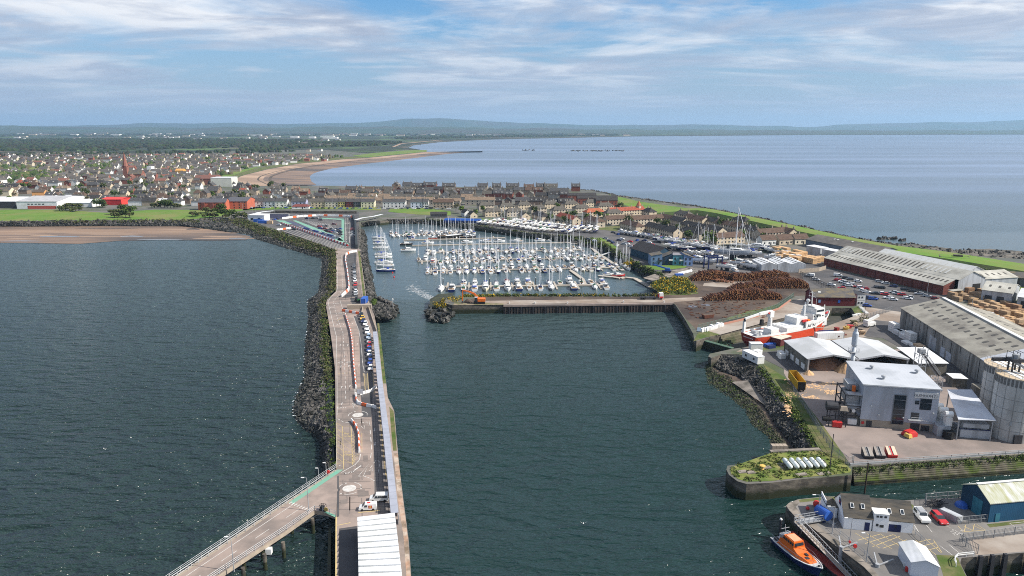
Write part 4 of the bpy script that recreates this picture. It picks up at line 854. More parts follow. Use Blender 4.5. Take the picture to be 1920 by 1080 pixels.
for a, b in zip(kp, kp[1:]): mb.bar(a+Vector((0, 0, 1.6)), b+Vector((0, 0, 1.6)), 1.6, 3.2)
tag(mb.build('windbreak_wall', M('dark_panel', (.035, .045, .05), None, 1)), 'tall dark walkway wall on the harbour side of the terminal', 'wall')
mb = MB(); kp = PL([T(1672, 240), T(1760, 212), T(1920, 190), (716, 402)], ZL+3.2); t_ = thing('covered_footway', 'white roofed footway curving from the terminal towards the harbour', 'walkway')
ribbon(mb, kp, 3.2, 0, .1); ribbon(mb, kp[::-1], 3.2, 0, -.1); mb.build('roof', m_cladw, t_)
for p, a in stops(kp, 6): MB().box(p.x, p.y, ZL, .2, .2, 3.1).build('post', m_steel, t_)
CC = ['black', 'grey', 'navy', 'black', 'silver', 'white', 'dark red', 'black', 'blue', 'grey']
for i in range(12):
    u = i/11; p = P(*T(985+450*u, 365+125*u), ZL); car(p, rad(-25), ['blue', 'blue', 'white', 'blue', 'blue', 'white', 'blue', 'white', 'blue', 'blue', 'white', 'silver'][i], f'{["blue", "blue", "white", "blue", "blue", "white", "blue", "white", "blue", "blue", "white", "silver"][i]} car, {nth(i+1)} from the far end of the terminal queue lane', 'cars queued in the terminal lane')
TC = [(1020, 222), (1080, 222), (1135, 220), (1000, 225), (1190, 245), (1175, 335), (1230, 328), (1265, 330), (1190, 362), (1250, 365), (1275, 390), (1315, 400), (1350, 405), (1390, 400), (1430, 410), (1460, 415), (1330, 375), (1370, 380),
      (1400, 375), (1440, 385), (1320, 412), (1390, 420), (1470, 445), (1455, 372), (1380, 305), (1290, 405), (820, 375), (550, 240), (610, 315), (590, 230)]
for i, (x, y) in enumerate(TC):
    c = CC[(i*7+i//3) % 10] if i != 5 else 'red'
    car(P(*T(x, y), ZL), rad(rnd.choice((-20, 160))+rnd.uniform(-6, 6)), c, f'{c} parked car, {nth(i+1)} in from the top of the terminal car park', 'cars in the terminal car park', i % 4 == 0)
for i, (y, c) in enumerate(((372, 'red'), (385, 'dark red'), (405, 'grey'), (425, 'silver'), (440, 'black'), (455, 'white'), (472, 'silver'))):
    car(P(*T(1640, y), ZL), rad(10), c, f'{c} car, {nth(i+1)} down the row against the dark terminal wall', 'cars by the dark terminal wall')
# terminal buildings and mast lamps
t_ = thing('terminal_building', 'low white flat-roofed building at the seaward end of the terminal', 'building', P(*T(300, 258), ZL), rad(-6)); MB().box(0, 6, 0, 16, 12, 5.5).build('wall', m_cladw, t_); MB().box(0, 6, 5.5, 16.6, 12.6, .4).build('roof', m_white, t_); MB().box(-4, -.03, 1, 2.6, .1, 2.2).build('window', m_glass, t_); MB().box(3, -.03, 1, 2.6, .1, 2.2).build('window', m_glass, t_)
container('blue cabin beside the white terminal building', P(*T(330, 268), ZL), rad(-5), 9, m_blue, 2.8); container('second blue cabin in front of the white terminal building', P(*T(400, 285), ZL), rad(-5), 10, m_blue, 2.6)
container('small tan cabin at the end of the blue cabins', P(*T(490, 290), ZL), rad(-5), 5, m_timber, 2.6)
t_ = thing('glass_canopy', 'long purple-grey screen with a white frame in the terminal', 'canopy', P(*T(530, 215), ZL), rad(-3)); MB().box(0, 0, 0, 32, .4, 4).build('screen', M('lilac_panel', (.16, .16, .24), None, 1), t_); MB().box(16, 0, 0, .5, .6, 4.5).box(0, 0, 4.0, 32, .6, .4).build('frame', m_white, t_)
mb = MB(); kp = PL([T(290, 175), T(330, 140), T(420, 125), T(540, 115)], ZL+3.5); t_ = thing('curved_canopy', 'white curved canopy roof behind the terminal building', 'canopy'); ribbon(mb, kp, 5, 0, .2); ribbon(mb, kp[::-1], 5); mb.build('roof', m_cladw, t_)
for p, a in stops(kp, 12): MB().box(p.x, p.y, ZL, .3, .3, 3.4).build('post', m_steel, t_)
mb = MB(); kp = PL([T(500, 140), T(1100, 148), T(1690, 150)], ZL)
for a, b in zip(kp, kp[1:]): mb.bar(a+Vector((0, 0, 1.2)), b+Vector((0, 0, 1.2)), .6, 2.4)
tag(mb.build('retaining_wall', m_stone), 'long grey retaining wall between the terminal and the green verge', 'wall')
for i, (x, y, h) in enumerate(((560, 170, 24), (798, 208, 15), (1028, 325, 19), (1370, 300, 24), (1400, 480, 15), (255, 165, 9), (290, 150, 9), (115, 120, 9), (404, 110, 9))):
    lamp(f'{"tall" if h > 10 else "short"} lamp mast, {nth(i+1)} planted around the terminal yard', P(*T(x, y), ZL), h, 1.6, 0, 'lamp masts of the terminal', m_steel, True)
for y in (560, 640, 705, 870): pass
# ================================================================ boats
def hull_rows(L, B, F, D, tr=.72, sh=.25, bowr=.1):
    rows = []
    for u, k, kd in ((0, tr, .55), (.12, tr+.12*(1-tr)*2, .7), (.32, 1, .95), (.5, 1, 1), (.68, .86, .95), (.84, .55, .75), (.94, .25, .5), (1, .02, .15)):
        x = -L/2+L*u; wd = B/2*k; f = F+sh*F*max(0, u-.35)/.65; b = x+(bowr*L*u*u)*0
        rows.append([(x, wd, f), (x-.02*L*u, wd*.93, f*.4), (x-.05*L*u, wd*.55, -D*kd*.6), (x-.07*L*u, 0, -D*kd), (x-.05*L*u, -wd*.55, -D*kd*.6), (x-.02*L*u, -wd*.93, f*.4), (x, -wd, f)])
    return rows
def hull_part(r, L, B, F, D, m=None, **k):
    rows = hull_rows(L, B, F, D, **k); b = MB(); b.loft(rows[::-1]); b.fan([tuple(p) for p in rows[0]])
    h = b.build('hull', m or m_obj, r)
    d = MB(); ls = [(q[0][0], q[0][1]*.96, q[0][2]-.03) for q in rows]; rs = [(q[6][0], q[6][1]*.96, q[6][2]-.03) for q in rows]
    d.loft([rs, ls]); d.build('deck', m_white, r); return rows
m_teak = M('teak', (.32, .20, .11), (.24, .15, .085), 1.0, .8)
m_alu = M('mast_aluminium', (.78, .79, .80), (.66, .67, .69), 1.0, .4, spec=.5)
def make_yacht(dry):
    r = thing('sailing_yacht', 'sailing yacht', 'sailing yacht'); L, B, F = 10, 3.2, 1.0
    hull_part(r, L, B, F, .55)
    b = MB(); b.box(.75, 0, .97, 4.2, 1.75, .52, 0, 0, .82, .8).box(-1.9, 1.05, .98, 2.9, .2, .36).box(-1.9, -1.05, .98, 2.9, .2, .36); b.build('coach_roof', m_white, r)
    b = MB(); b.box(-2.6, 0, .985, 3.0, 1.6, .03); b.build('cockpit', m_teak, r)
    b = MB(); b.box(.6, .80, 1.14, 2.9, .06, .2).box(.6, -.80, 1.14, 2.9, .06, .2).box(-1.38, 0, 1.1, .1, .9, .4); b.build('window', m_glass, r)
    b = MB(); b.box(-1.25, 0, 1.45, 1.2, 2.0, .55, 0, 0, .5, .85); b.build('sprayhood', m_obj, r, color=(.05, .07, .2))
    b = MB(); b.tube((.9, 0, 1.0), (.9, 0, 13.4), .125, 6, 0, .09); b.bar((.9, -.85, 6.2), (.9, .85, 6.2), .06); b.bar((.9, -.6, 9.6), (.9, .6, 9.6), .05); b.build('mast', m_alu, r)
    b = MB(); b.tube((.9, 0, 2.25), (-3.2, 0, 2.15), .17, 6); b.build('sail_cover', m_obj, r, color=(.05, .08, .3))
    b = MB(); b.tube((.9, 0, 13.3), (4.85, 0, 1.3), .05, 4); b.tube((.9, 0, 13.3), (-4.9, 0, 1.1), .02, 3); b.tube((.9, 0, 9.6), (.5, 1.4, 1.05), .018, 3); b.tube((.9, 0, 9.6), (.5, -1.4, 1.05), .018, 3)
    b.build('rigging', m_alu, r)
    b = MB(); z = 1.45
    for s in (-1, 1): b.path([(-4.8, s*1.15, z), (-2, s*1.5, z), (1.5, s*1.45, z+.1), (4.6, 0, z+.3)], .025, 4)
    b.build('guard_rail', m_steel, r)
    if dry:
        b = MB(); b.box(.2, 0, -1.7, 2.0, .22, 1.25, 0, 0, 1.25, 1.0); b.build('keel', m_dark, r)
        b = MB()
        for x in (-2.5, 0, 2.6):
            for s in (-1, 1): b.bar((x, s*1.7, -1.7), (x, s*.95, .0), .12)
        b.box(0, 0, -1.75, 5.5, 1.2, .15); b.build('cradle', m_dark, r)
    dupkids(r); return r
def make_motor(dry):
    r = thing('motor_boat', 'motor boat', 'motor boat'); L, B, F = 10, 3.5, 1.25
    hull_part(r, L, B, F, .5, None, tr=.9, sh=.35)
    b = MB(); b.box(.2, 0, 1.25, 4.6, 2.7, .95, 0, 0, .72, .82).box(-.5, 0, 2.2, 2.6, 2.1, .35, 0, 0, .8, .85).box(2.6, 0, 1.3, 2.4, 1.7, .35, 0, 0, .6, .6); b.build('cabin', m_white, r)
    b = MB(); b.add([(2.5, -1.2, 1.5), (2.5, 1.2, 1.5), (1.85, 1.08, 2.12), (1.85, -1.08, 2.12)], [(0, 1, 2, 3)]); b.build('windscreen', m_glass, r, (.08, 0, .05))
    b = MB()
    for s in (-1, 1): b.box(-.1, s*1.28, 1.62, 3.0, .06, .38, 0, 0, .9, 1)
    b.build('window', m_glass, r); b = MB(); b.box(-3.2, 0, 1.27, 2.6, 2.5, .03); b.build('cockpit', m_teak, r)
    b = MB(); b.path([(-1.4, -1.1, 2.2), (-1.7, -.95, 3.3), (-1.7, .95, 3.3), (-1.4, 1.1, 2.2)], .09, 5); b.tube((-1.7, 0, 3.3), (-1.8, 0, 4.6), .04, 4); b.build('radar_arch', m_white, r)
    b = MB()
    for s in (-1, 1): b.path([(0.5, s*1.6, 2.0), (3, s*1.2, 2.2), (4.8, 0, 2.3)], .025, 4)
    b.build('guard_rail', m_steel, r); b = MB(); b.box(-2.2, 0, 2.15, 1.8, 2.3, .3, 0, 0, .85, .9); b.build('canopy', m_obj, r, color=(.04, .06, .2))
    if dry:
        b = MB()
        for x in (-3, 0, 2.5):
            for s in (-1, 1): b.box(x, s*1.0, -1.5, .3, .3, 1.1)
        b.box(0, 0, -1.45, 7, .5, .3); b.build('trailer', m_dark, r)
    dupkids(r); return r
yw, yd, mw, md = make_yacht(False), make_yacht(True), make_motor(False), make_motor(True)
fresh = {yw.name, yd.name, mw.name, md.name}
COV = [('blue', (.04, .08, .36)), ('navy', (.012, .02, .08)), ('white', (.75, .75, .75)), ('grey', (.25, .26, .28)), ('green', (.03, .13, .06)), ('tan', (.45, .36, .25)), ('black', (.02, .02, .025)), ('maroon', (.2, .02, .03))]
HUL = [('white', (.84, .84, .83))]*9+[('navy', (.015, .025, .11)), ('cream', (.70, .64, .5)), ('grey', (.35, .37, .4))]
def boat(src, p, rz, z, hull, cov, label, group, sc=1.0, skip=()):
    cols = {'hull': hull, 'sail_cover': cov, 'sprayhood': cov, 'canopy': cov}
    return dup(src, (p.x, p.y, z), rz, label, group, sc, cols, skip)
GAP = rnd.random
used_boats = []
def berth(name, p0, p1, sides, sp=4.7, prob=.88, pm=.22, fl=8.5, Ls=(.82, 1.15)):
    a = P(*p0, .4); b = P(*p1, .4); d = (b-a); n_ = d.length; d.normalize(); nn = Vector((-d.y, d.x, 0)); rz = math.atan2(d.y, d.x)
    t = thing('pontoon', f'floating walkway with finger berths, the {name} pontoon', 'pontoon', (a.x, a.y, 0), rz, 'marina pontoons')
    MB().box(n_/2, 0, .05, n_, 2.1, .5).build('walkway', m_pont, t)
    fm = None; k = 0; x = 3.0
    while x < n_:
        for s, on in ((1, 'far' in sides), (-1, 'near' in sides)):
            if not on: continue
            if fm is None: fm = MB().box(0, 0, .08, 1.0, fl, .42, 0, 0).build('finger', m_pont, t, (x, s*(fl/2+1.0), 0))
            else: part('finger', fm.data, None, t, (x, s*(fl/2+1.0), 0))
        x += 2*sp
    for s, nm in ((1, 'far'), (-1, 'near')):
        if nm not in sides: continue
        x = 3.0-sp*.5; c = 0
        while x < n_+sp*.3:
            if rnd.random() < prob and x > -1:
                c += 1; sc = rnd.uniform(*Ls); hn, hc = rnd.choice(HUL); cn, cc_ = rnd.choice(COV[:6] if rnd.random() < .8 else COV)
                q = a+d*(x+rnd.uniform(-.2, .2))+nn*(s*(1.4+5*sc)); h = rz+(math.pi/2 if rnd.random() < .5 else -math.pi/2)+rnd.uniform(-.03, .03)
                mot = rnd.random() < pm
                lb = f'{hn} motor boat with {cn} canopy, {nth(c)} from left on {nm} side of {name} pontoon' if mot else f'{hn} sailing yacht with {cn} sail cover, {nth(c)} from left on {nm} side of {name} pontoon'
                boat(mw if mot else yw, q, h, .0, hc, cc_, lb, 'boats berthed in the marina', sc, ('rigging',) if rnd.random() < .3 and mot else ())
            x += sp
    # piles
    x = 0.5; i = 0
    while x < n_:
        i += 1; q = a+d*x+nn*1.4; pile(q, f'dark mooring pile, {nth(i)} from left along the {name} pontoon'); x += 27
pile_me = None
def pile(q, label, h=4.6):
    global pile_me
    t = thing('mooring_pile', label, 'pile', (q.x, q.y, 0), 0, 'mooring piles of the marina')
    if pile_me is None: pile_me = (MB().tube((0, 0, -3), (0, 0, 4.6), .24, 8).build('pile_shaft', m_dark, t), MB().tube((0, 0, 4.6), (0, 0, 5.0), .3, 8, 0, .05).build('pile_cap', m_white, t))
    else:
        for o in pile_me: part(o.name.split('.')[0], o.data, None, t)
berth('nearest', (829, 537), (1133, 534), ('far', 'near'), 6.3, .86, .3, 9, (.95, 1.25))
berth('second', (800, 508), (1170, 501), ('far', 'near'), 5.0, .86)
berth('third', (783, 490), (1122, 482), ('far', 'near'), 4.9, .84)
berth('fourth', (800, 473), (1095, 468), ('far', 'near'), 4.8, .82)
berth('sixth', (757, 450), (947, 445.5), ('far',), 9, .25, .6)
berth('farthest', (733, 441), (889, 434.5), ('far', 'near'), 4.4, .92, .12)
a_, b_ = P(773, 460, .4), P(1059, 454.3, .4); d_ = b_-a_; rz_ = math.atan2(d_.y, d_.x)
t_ = thing('pontoon', 'floating walkway with large motor yachts alongside, the fifth pontoon', 'pontoon', (a_.x, a_.y, 0), rz_, 'marina pontoons'); MB().box(d_.length/2, 0, .05, d_.length, 2.2, .5).build('walkway', m_pont, t_)
for i, (x0, x1, y) in enumerate(((790, 813, 458), (838, 848, 456.3), (864, 886, 456.6), (898, 922, 455.6), (925, 947, 455), (957, 981, 454.5), (1002, 1023, 453.2), (1024, 1034, 452.5))):
    p, q = P(x0, y, 0), P(x1, y, 0); boat(mw, (p+q)/2+Vector((0, 2.4 if i != 1 else 3, 0)), rz_+(math.pi if i % 2 else 0), 0, (.84, .84, .83), COV[i % 3][1], f'large white motor yacht lying alongside the fifth pontoon, {nth(i+1)} from left', 'motor yachts alongside the fifth pontoon', (q-p).length/10)
for x, y, s, lb, hc in ((762, 459.5, 1.0, 'small black and white motor boat at the left end of the fifth pontoon', (.02, .02, .02)), (766, 471, 1.15, 'white motor boat with red trim below the left end of the fifth pontoon', (.84, .84, .83)), (845, 447, 2.1, 'long black barge moored beside the sixth pontoon', (.015, .015, .017)), (878, 446.5, 1.4, 'dark work boat lying right of the long black barge', (.03, .03, .035)), (813, 448.5, .9, 'small red boat moored left of the long black barge', (.4, .04, .02))):
    boat(mw, P(x, y, 0), rz_ if y > 448 and s < 1.2 and x < 800 else rz_+.02, 0, hc, (.03, .03, .04), lb, 'odd boats in the marina', s, ('cabin', 'windscreen', 'window', 'radar_arch') if s > 2 else ())
def walk(name, label, pts, wd=2.2, z=.5, m=m_pont, cat='pontoon'):
    w_ = PL(pts, z) if not isinstance(pts[0], Vector) else pts; b = MB()
    for p, q in zip(w_, w_[1:]): b.bar(p, q, wd, .45)
    return tag(b.build(name, m), label, cat)
walk('pontoon', 'angled walkway joining the pontoons on the right of the marina', [(1059, 454.3), (1105, 460.5), (1124, 478), (1132, 482), (1168, 507)], 2.4)
walk('pontoon', 'slanting walkway between the second pontoon and the nearest one', [(1070, 507), (1092, 523), (1097, 534)], 2.4)
walk('pontoon', 'bent grey landing pontoon near the slipway on the marina right side', [(1122, 517), (1150, 519.5), (1163, 521.5), (1172, 520), (1190, 522), (1223, 540)], 2.8)
walk('gangway', 'sloping access bridge from the marina pontoons up to the bank', [P(1128, 478, .8), P(1162, 468, 4.2)], 1.6, m=m_white, cat='gangway')
walk('gangway', 'grey metal gangway from the landing pontoon up to the gorse bank', [P(1213, 529, .9), P(1253, 520, 4.4)], 1.8, m=m_steel, cat='gangway')
for i, (x, y, s, sr, hn) in enumerate(((1141, 517.5, .7, mw, 'white'), (1160, 519.5, .9, mw, 'red'), (1175, 502, 1.2, yw, 'white'), (1165, 494, .9, mw, 'white'), (1158, 489, 1.0, yw, 'white'))):
    boat(sr, P(x, y, 0)+Vector((0, 2.2, 0)), rz_+(.0 if i < 2 else -2.0), 0, (.5, .03, .03) if hn == 'red' else (.84, .84, .83), COV[i][1], f'{hn} boat {("on the landing pontoon" if i < 2 else "on the slanting walkway")} at the marina right end, {nth(i+1)} from left', 'boats at the right end of the marina', s)
for i, (x, y, s, hn) in enumerate(((708, 447, 1.0, 'white'), (710, 453, 1.0, 'white'), (712, 458, 1.05, 'white'), (714, 466, 1.2, 'white'), (719, 479, 1.25, 'white'), (720, 484, 1.2, 'white'), (720, 494, 1.25, 'white'), (722, 500, 1.2, 'white'), (723, 509, 1.25, 'navy'))):
    boat(yw, P(x, y, 0), rad(rnd.choice((8, 188))), 0, (.84, .84, .83) if hn == 'white' else (.02, .04, .2), COV[(i*3) % 6][1], f'{hn} yacht moored broadside near the pier, {nth(i+1)} from the far end of the chain', 'yachts moored broadside near the pier', s)
for i, (x, y) in enumerate(((735, 508), (736, 512), (739, 520))):
    tag(MB().lathe([(.05, -.3), (.5, 0), (.45, .5), (.05, .8)], 8).build('buoy', m_red, None, P(x, y, 0)), f'small red mooring buoy, {nth(i+1)} nearest the broadside yachts', 'buoy', 'red mooring buoys')
# ---- boats ashore
def shore(pts, step, rz, label, group, pm=.25, nomast=.55, jit=.5, sc=(.75, 1.1)):
    for i, (p, a) in enumerate(stops(PL(pts, ZL), step)):
        hn, hc = rnd.choice(HUL); cn, cc_ = rnd.choice(COV); mot = rnd.random() < pm
        sk = ('rigging', 'mast') if rnd.random() < nomast else ()
        if not sk or rnd.random() < .5: sk = sk+('guard_rail',)
        boat(md if mot else yd, p+Vector((rnd.uniform(-jit, jit), rnd.uniform(-jit, jit), 0)), rz+rnd.uniform(-.15, .15)+(math.pi if rnd.random() < .4 else 0), ZL+1.8, hc, cc_,
             f'{hn} {"motor boat" if mot else "yacht"} {"without mast " if "mast" in sk and not mot else ""}on a cradle, {nth(i+1)} from left {label}', group, rnd.uniform(*sc), sk)
G1 = 'boats stored ashore behind the marina'
shore([(900, 420), (955, 425.5), (1000, 433), (1075, 438.5)], 5.2, rad(50), 'in the front boatyard row', G1, .2, .6)
shore([(925, 416.5), (960, 419.5), (1012, 427), (1085, 434.5), (1130, 437)], 5.6, rad(55), 'in the second boatyard row', G1, .2, .55)
shore([(965, 415.5), (1015, 422), (1070, 428), (1130, 431.5)], 6.4, rad(50), 'in the back boatyard row', G1, .2, .55)
G2 = 'boats stored in the yard by the car park'
shore([(1165, 439), (1235, 449.5), (1290, 458), (1345, 470), (1372, 474)], 4.6, rad(115), 'under the cream houses', G2, .35, .8)
shore([(1236, 454), (1300, 463.5), (1352, 475)], 6.2, rad(150), 'before the cream houses', G2, .2, .85, .5, (1.0, 1.35))
shore([(1256, 466.5), (1300, 474)], 7.5, rad(165), 'behind the dark roofed flats', G2, .2, .9, .5, (1.1, 1.4))
shore([(1292, 479), (1345, 480)], 5.5, rad(120), 'right of the blue flats', G2, .4, .7)
shore([(1380, 465.5), (1430, 470), (1478, 481)], 5.5, rad(150), 'along the brown fence', G2, .1, .95, .5, (1.0, 1.3))
for i, (x, y, s, mt, rz, hn) in enumerate(((1310, 494.5, 1.2, True, -40, 'white'), (1327, 495.5, 1.1, True, -40, 'white'), (1352, 492, 1.1, False, 20, 'grey'), (1362, 507.5, 1.25, False, -35, 'white'), (1386, 500, 1.15, True, -30, 'white'), (1404, 505, 1.2, True, -60, 'white'),
                                           (1372, 486, 2.3, False, -25, 'grey'), (1392, 481, 1.6, False, 170, 'white'), (1406, 483, 1.5, False, 175, 'white'), (1447, 489, 1.1, True, 170, 'white'), (1376, 512, .8, True, 100, 'grey'))):
    boat(md if mt else yd, P(x, y, ZL), rad(rz), ZL+1.8*s, (.82, .82, .82) if hn == 'white' else (.42, .46, .52), COV[(i*5) % 8][1], f'{"big " if s > 1.4 else ""}{hn} {"motor boat" if mt else "yacht"} on the hardstanding, {nth(i+1)} near the blue boat hoist', 'boats on the hardstanding', s)
for o in (yw, yd, mw, md):                   # the patterns themselves are not left standing anywhere
    for ch in list(o.children): bpy.data.objects.remove(ch)
    bpy.data.objects.remove(o)
# travelling boat hoist
t_ = thing('boat_hoist', 'blue wheeled boat hoist frame standing in the boatyard', 'boat hoist', P(1336, 505, ZL), rad(12))
for x in (-4.5, 4.5):
    for y in (-3, 3): MB().box(x, y, 1, .6, .6, 7).build('leg', m_navy, t_); MB().tube((x, y-.4, .6), (x, y+.4, .6), .6, 10).build('wheel', m_black, t_)
b = MB()
for y in (-3, 3): b.box(0, y, 7.6, 10, .6, .8)
b.box(-4.5, 0, 8, .6, 6.5, .6); b.build('beam', m_navy, t_)
# the blue covered vessel and the foam of a departing boat
t_ = thing('covered_barge', 'long barge under a bright blue cover on the marina wall', 'barge', P(868, 417.5, ZL), rad(-8)); MB().box(0, 0, 0, 36, 5, 2.2, 0, 0, .98, .9).build('hull', m_navy, t_); MB().box(0, 0, 2.2, 35, 4.5, 1.6, 0, 0, .96, .6).build('cover', m_blue, t_)
m_foam = M('foam_white', (.6, .64, .66), None, 2, .9); mb = MB()
for _ in range(420):
    u = rnd.random(); x = 768+52*u+rnd.gauss(0, 5*(1.1-u)); y = 536+27*u**.8+rnd.gauss(0, 1.6+2.5*(1-u)); q = P(x, y, .04); s = rnd.uniform(.12, .5)
    mb.add([q+Vector((-s*2.2, 0, 0)), q+Vector((0, -s*.5, 0)), q+Vector((s*2.2, 0, 0)), q+Vector((0, s*.5, 0))], [(0, 1, 2, 3)])
for r_, n_ in ((r1, 330), (r4, 60)):
    for _ in range(n_):
        q = surf([r_[-2], r_[-1]], rnd.uniform(.6, 1.3), rnd.random()); s = rnd.uniform(.1, .4); mb.add([(q.x-s, q.y, .05), (q.x, q.y-s, .05), (q.x+s, q.y+s*.5, .05), (q.x, q.y+s*1.6, .05)], [(0, 1, 2, 3)])
stuff(mb.build('foam', m_foam))
# ================================================================ houses
win_me = MB().box(0, 0, 0, .06, 1.15, 1.3).build('tmp', m_glass).data; bpy.data.objects.remove(bpy.data.objects['tmp'])
door_me = MB().box(0, 0, 0, .06, 1.0, 2.1).build('tmp', m_dark).data; bpy.data.objects.remove(bpy.data.objects['tmp'])
def roof_mb(L, W, h, rise, hip=0.0, ov=.35, th=.14):
    x, y = L/2+ov, W/2+ov; e = h-rise*ov/(W/2); hx = x-hip; b = MB()
    v = [(-x, -y, e), (x, -y, e), (x, y, e), (-x, y, e), (-hx, 0, h+rise), (hx, 0, h+rise)]
    n = len(v); v2 = [(p[0], p[1], p[2]-th) for p in v]
    b.add(v+v2, [(0, 1, 5, 4), (2, 3, 4, 5), (1, 2, 5), (3, 0, 4), (6, 7, 1, 0), (7, 8, 2, 1), (8, 9, 3, 2), (9, 6, 0, 3), (9, 8, 7, 6)] if hip else
          [(0, 1, 5, 4), (2, 3, 4, 5), (6, 10, 11, 7), (8, 11, 10, 9), (0, 6, 7, 1), (2, 8, 9, 3), (1, 7, 11, 5), (5, 11, 8, 2), (3, 9, 10, 4), (4, 10, 6, 0)])
    return b
def wall_mb(L, W, h, rise, hip=0.0):
    x, y = L/2, W/2; b = MB()
    if hip: return b.box(0, 0, 0, L, W, h-.02)
    v = [(-x, -y, 0), (x, -y, 0), (x, y, 0), (-x, y, 0), (-x, -y, h), (x, -y, h), (x, y, h), (-x, y, h), (-x, 0, h+rise-.08), (x, 0, h+rise-.08)]
    return b.add(v, [(0, 1, 5, 4), (2, 3, 7, 6), (1, 2, 6, 9, 5), (3, 0, 4, 8, 7), (4, 5, 9, 8), (6, 7, 8, 9)])
def make_house(name, L, W, h, rise, hip=0.0, chim=2, win=0, dormer=0, cat='house'):
    r = thing(name, 'house', cat); wall_mb(L, W, h, rise, hip).build('wall', m_objr, r); ro = roof_mb(L, W, h, rise, hip).build('roof', m_objroof, r)
    cm = None
    for i in range(chim):
        x = (i/(max(chim-1, 1))-.5)*(L-1.2-2*hip) if chim > 1 else 0
        if cm is None:
            cm = MB().box(0, 0, 0, .9, .75, 1.9).box(-.2, 0, 1.9, .22, .22, .4).box(.2, 0, 1.9, .22, .22, .4).build('chimney', m_objr, ro, (x, .2, h+rise-.5), color=(.30, .26, .21))
        else: part('chimney', cm.data, None, ro, (x, .2, h+rise-.5), 0, (.30, .26, .21))
    if win:
        for i in range(win):
            x = (i+.5)/win*L-L/2
            for z in ([1.0, 3.6] if h > 4.4 else [1.0]):
                part('window', win_me, None, r, (x, -W/2-.02, z), math.pi/2)
                if i % 2 == 0: part('window', win_me, None, r, (x, W/2+.02, z), math.pi/2)
        for z in ([1.0, 3.6] if h > 4.4 else [1.0]): part('window', win_me, None, r, (L/2+.02, .8, z))
        part('door', door_me, None, r, (L*.12, -W/2-.03, .02), math.pi/2)
    for i in range(dormer):
        x = (i+.5)/dormer*L-L/2
        MB().box(x, -W*.30, h+.1, 1.8, W*.28, 1.6).build('dormer', m_objr, ro, color=(.5, .48, .44))
    dupkids(r); return r
HT = {}
def house(name, p, rz, L, W, h, rise, hip, wall, roof, label, group, chim=2, win=0, dormer=0, cat='house', ch=(.30, .26, .21), z=ZL-.04):
    k = (name, L, W, h, rise, hip, chim, win, dormer)
    if k not in HT: HT[k] = make_house(name, L, W, h, rise, hip, chim, win, dormer, cat)
    return dup(HT[k], (p.x, p.y, z), rz, label, group, 1.0, {'wall': wall, 'roof': roof, 'chimney': ch})
GREY, BROWN, REDR, ORNG, DARK, TANR, SLATE = (.115, .105, .09), (.12, .078, .058), (.34, .085, .05), (.40, .12, .06), (.05, .047, .047), (.26, .19, .135), (.085, .083, .085)
CREAM, WHT, GREYW, STONE, BRK, PINK, HARL = (.60, .50, .37), (.78, .77, .73), (.42, .40, .36), (.40, .33, .25), (.24, .085, .06), (.62, .45, .36), (.52, .45, .36)
RN = {GREY: 'grey', BROWN: 'brown', REDR: 'red', ORNG: 'orange', DARK: 'dark', TANR: 'tan', SLATE: 'slate'}
AX, BX = rad(-68), rad(22)
E = [(910, 394, 'B', 17, 1, GREY), (949, 396, 'B', 17, 1, GREY), (982, 393, 'B', 16, 1, GREY), (1008, 400, 'B', 17, 1, GREY), (1032, 391, 'B', 17, 1, GREY), (1070, 391, 'B', 17, 1, GREY), (1110, 388, 'B', 18, 1, GREY), (1090, 399, 'B', 17, 1, GREY),
     (924, 406, 'B', 19, 1, GREY), (964, 406, 'B', 18, 1, GREY), (1048, 403, 'B', 16, 1, GREY), (1134, 395, 'B', 18, 1, GREY), (982, 414, 'A', 12, 0, GREY), (1014, 414, 'A', 24, 1, DARK), (1066, 419, 'A', 34, 0, REDR), (1114, 407, 'B', 20, 1, ORNG),
     (1174, 404, 'B', 40, 0, REDR), (1114, 424, 'A', 26, 1, BROWN), (1160, 421, 'B', 28, 0, BROWN), (1186, 433, 'A', 26, 1, BROWN), (1212, 421, 'B', 34, 0, BROWN), (1244, 441, 'A', 42, 0, DARK), (1302, 447, 'A', 26, 1, DARK), (1366, 457, 'B', 26, 0, BROWN),
     (1218, 406, 'A', 14, 1, DARK), (1254, 420, 'A', 26, 1, BROWN), (1276, 425, 'A', 18, 0, DARK), (1284, 412, 'A', 22, 1, GREY), (1307, 421, 'A', 28, 0, BROWN), (1306, 436, 'A', 36, 1, DARK), (1336, 425, 'A', 24, 1, DARK), (1342, 443, 'A', 20, 0, DARK),
     (1374, 434, 'A', 38, 0, BROWN), (1408, 443, 'A', 22, 1, DARK), (1450, 448, 'B', 30, 0, BROWN), (1478, 447, 'A', 14, 0, BROWN), (1150, 409, 'B', 18, 1, GREY), (1392, 424, 'A', 18, 1, DARK)]
for i, (x, y, ax, L, hp, rf) in enumerate(sorted(E)):
    W = 8.6; p = P(x, y, ZL)+(Vector((0, 4, 0)) if ax == 'B' else Vector((0, 3, 0)))
    wl = CREAM if i % 3 else HARL
    house('council_house', p, AX if ax == 'A' else BX, L, W, 5.3, 3.0, 4.0 if hp else 0, wl, rf, f'cream two-storey block under a {RN[rf]} {"hipped" if hp else "gabled"} roof, {nth(i+1)} from left in the estate', 'cream housing blocks of the estate', max(2, L//9), max(4, L//3))
for i, (x, y, wl) in enumerate(((1436, 458, WHT), (1468, 457, CREAM), (1497, 456, (.66, .6, .48)))):
    house('cottage', P(x, y, ZL), rad(15), 12, 8, 4.2, 3.2, 0, wl, BROWN, f'{"white" if i == 0 else "cream"} gabled house above the timber yard, {nth(i+1)} from left', 'gabled houses above the timber yard', 1, 3)
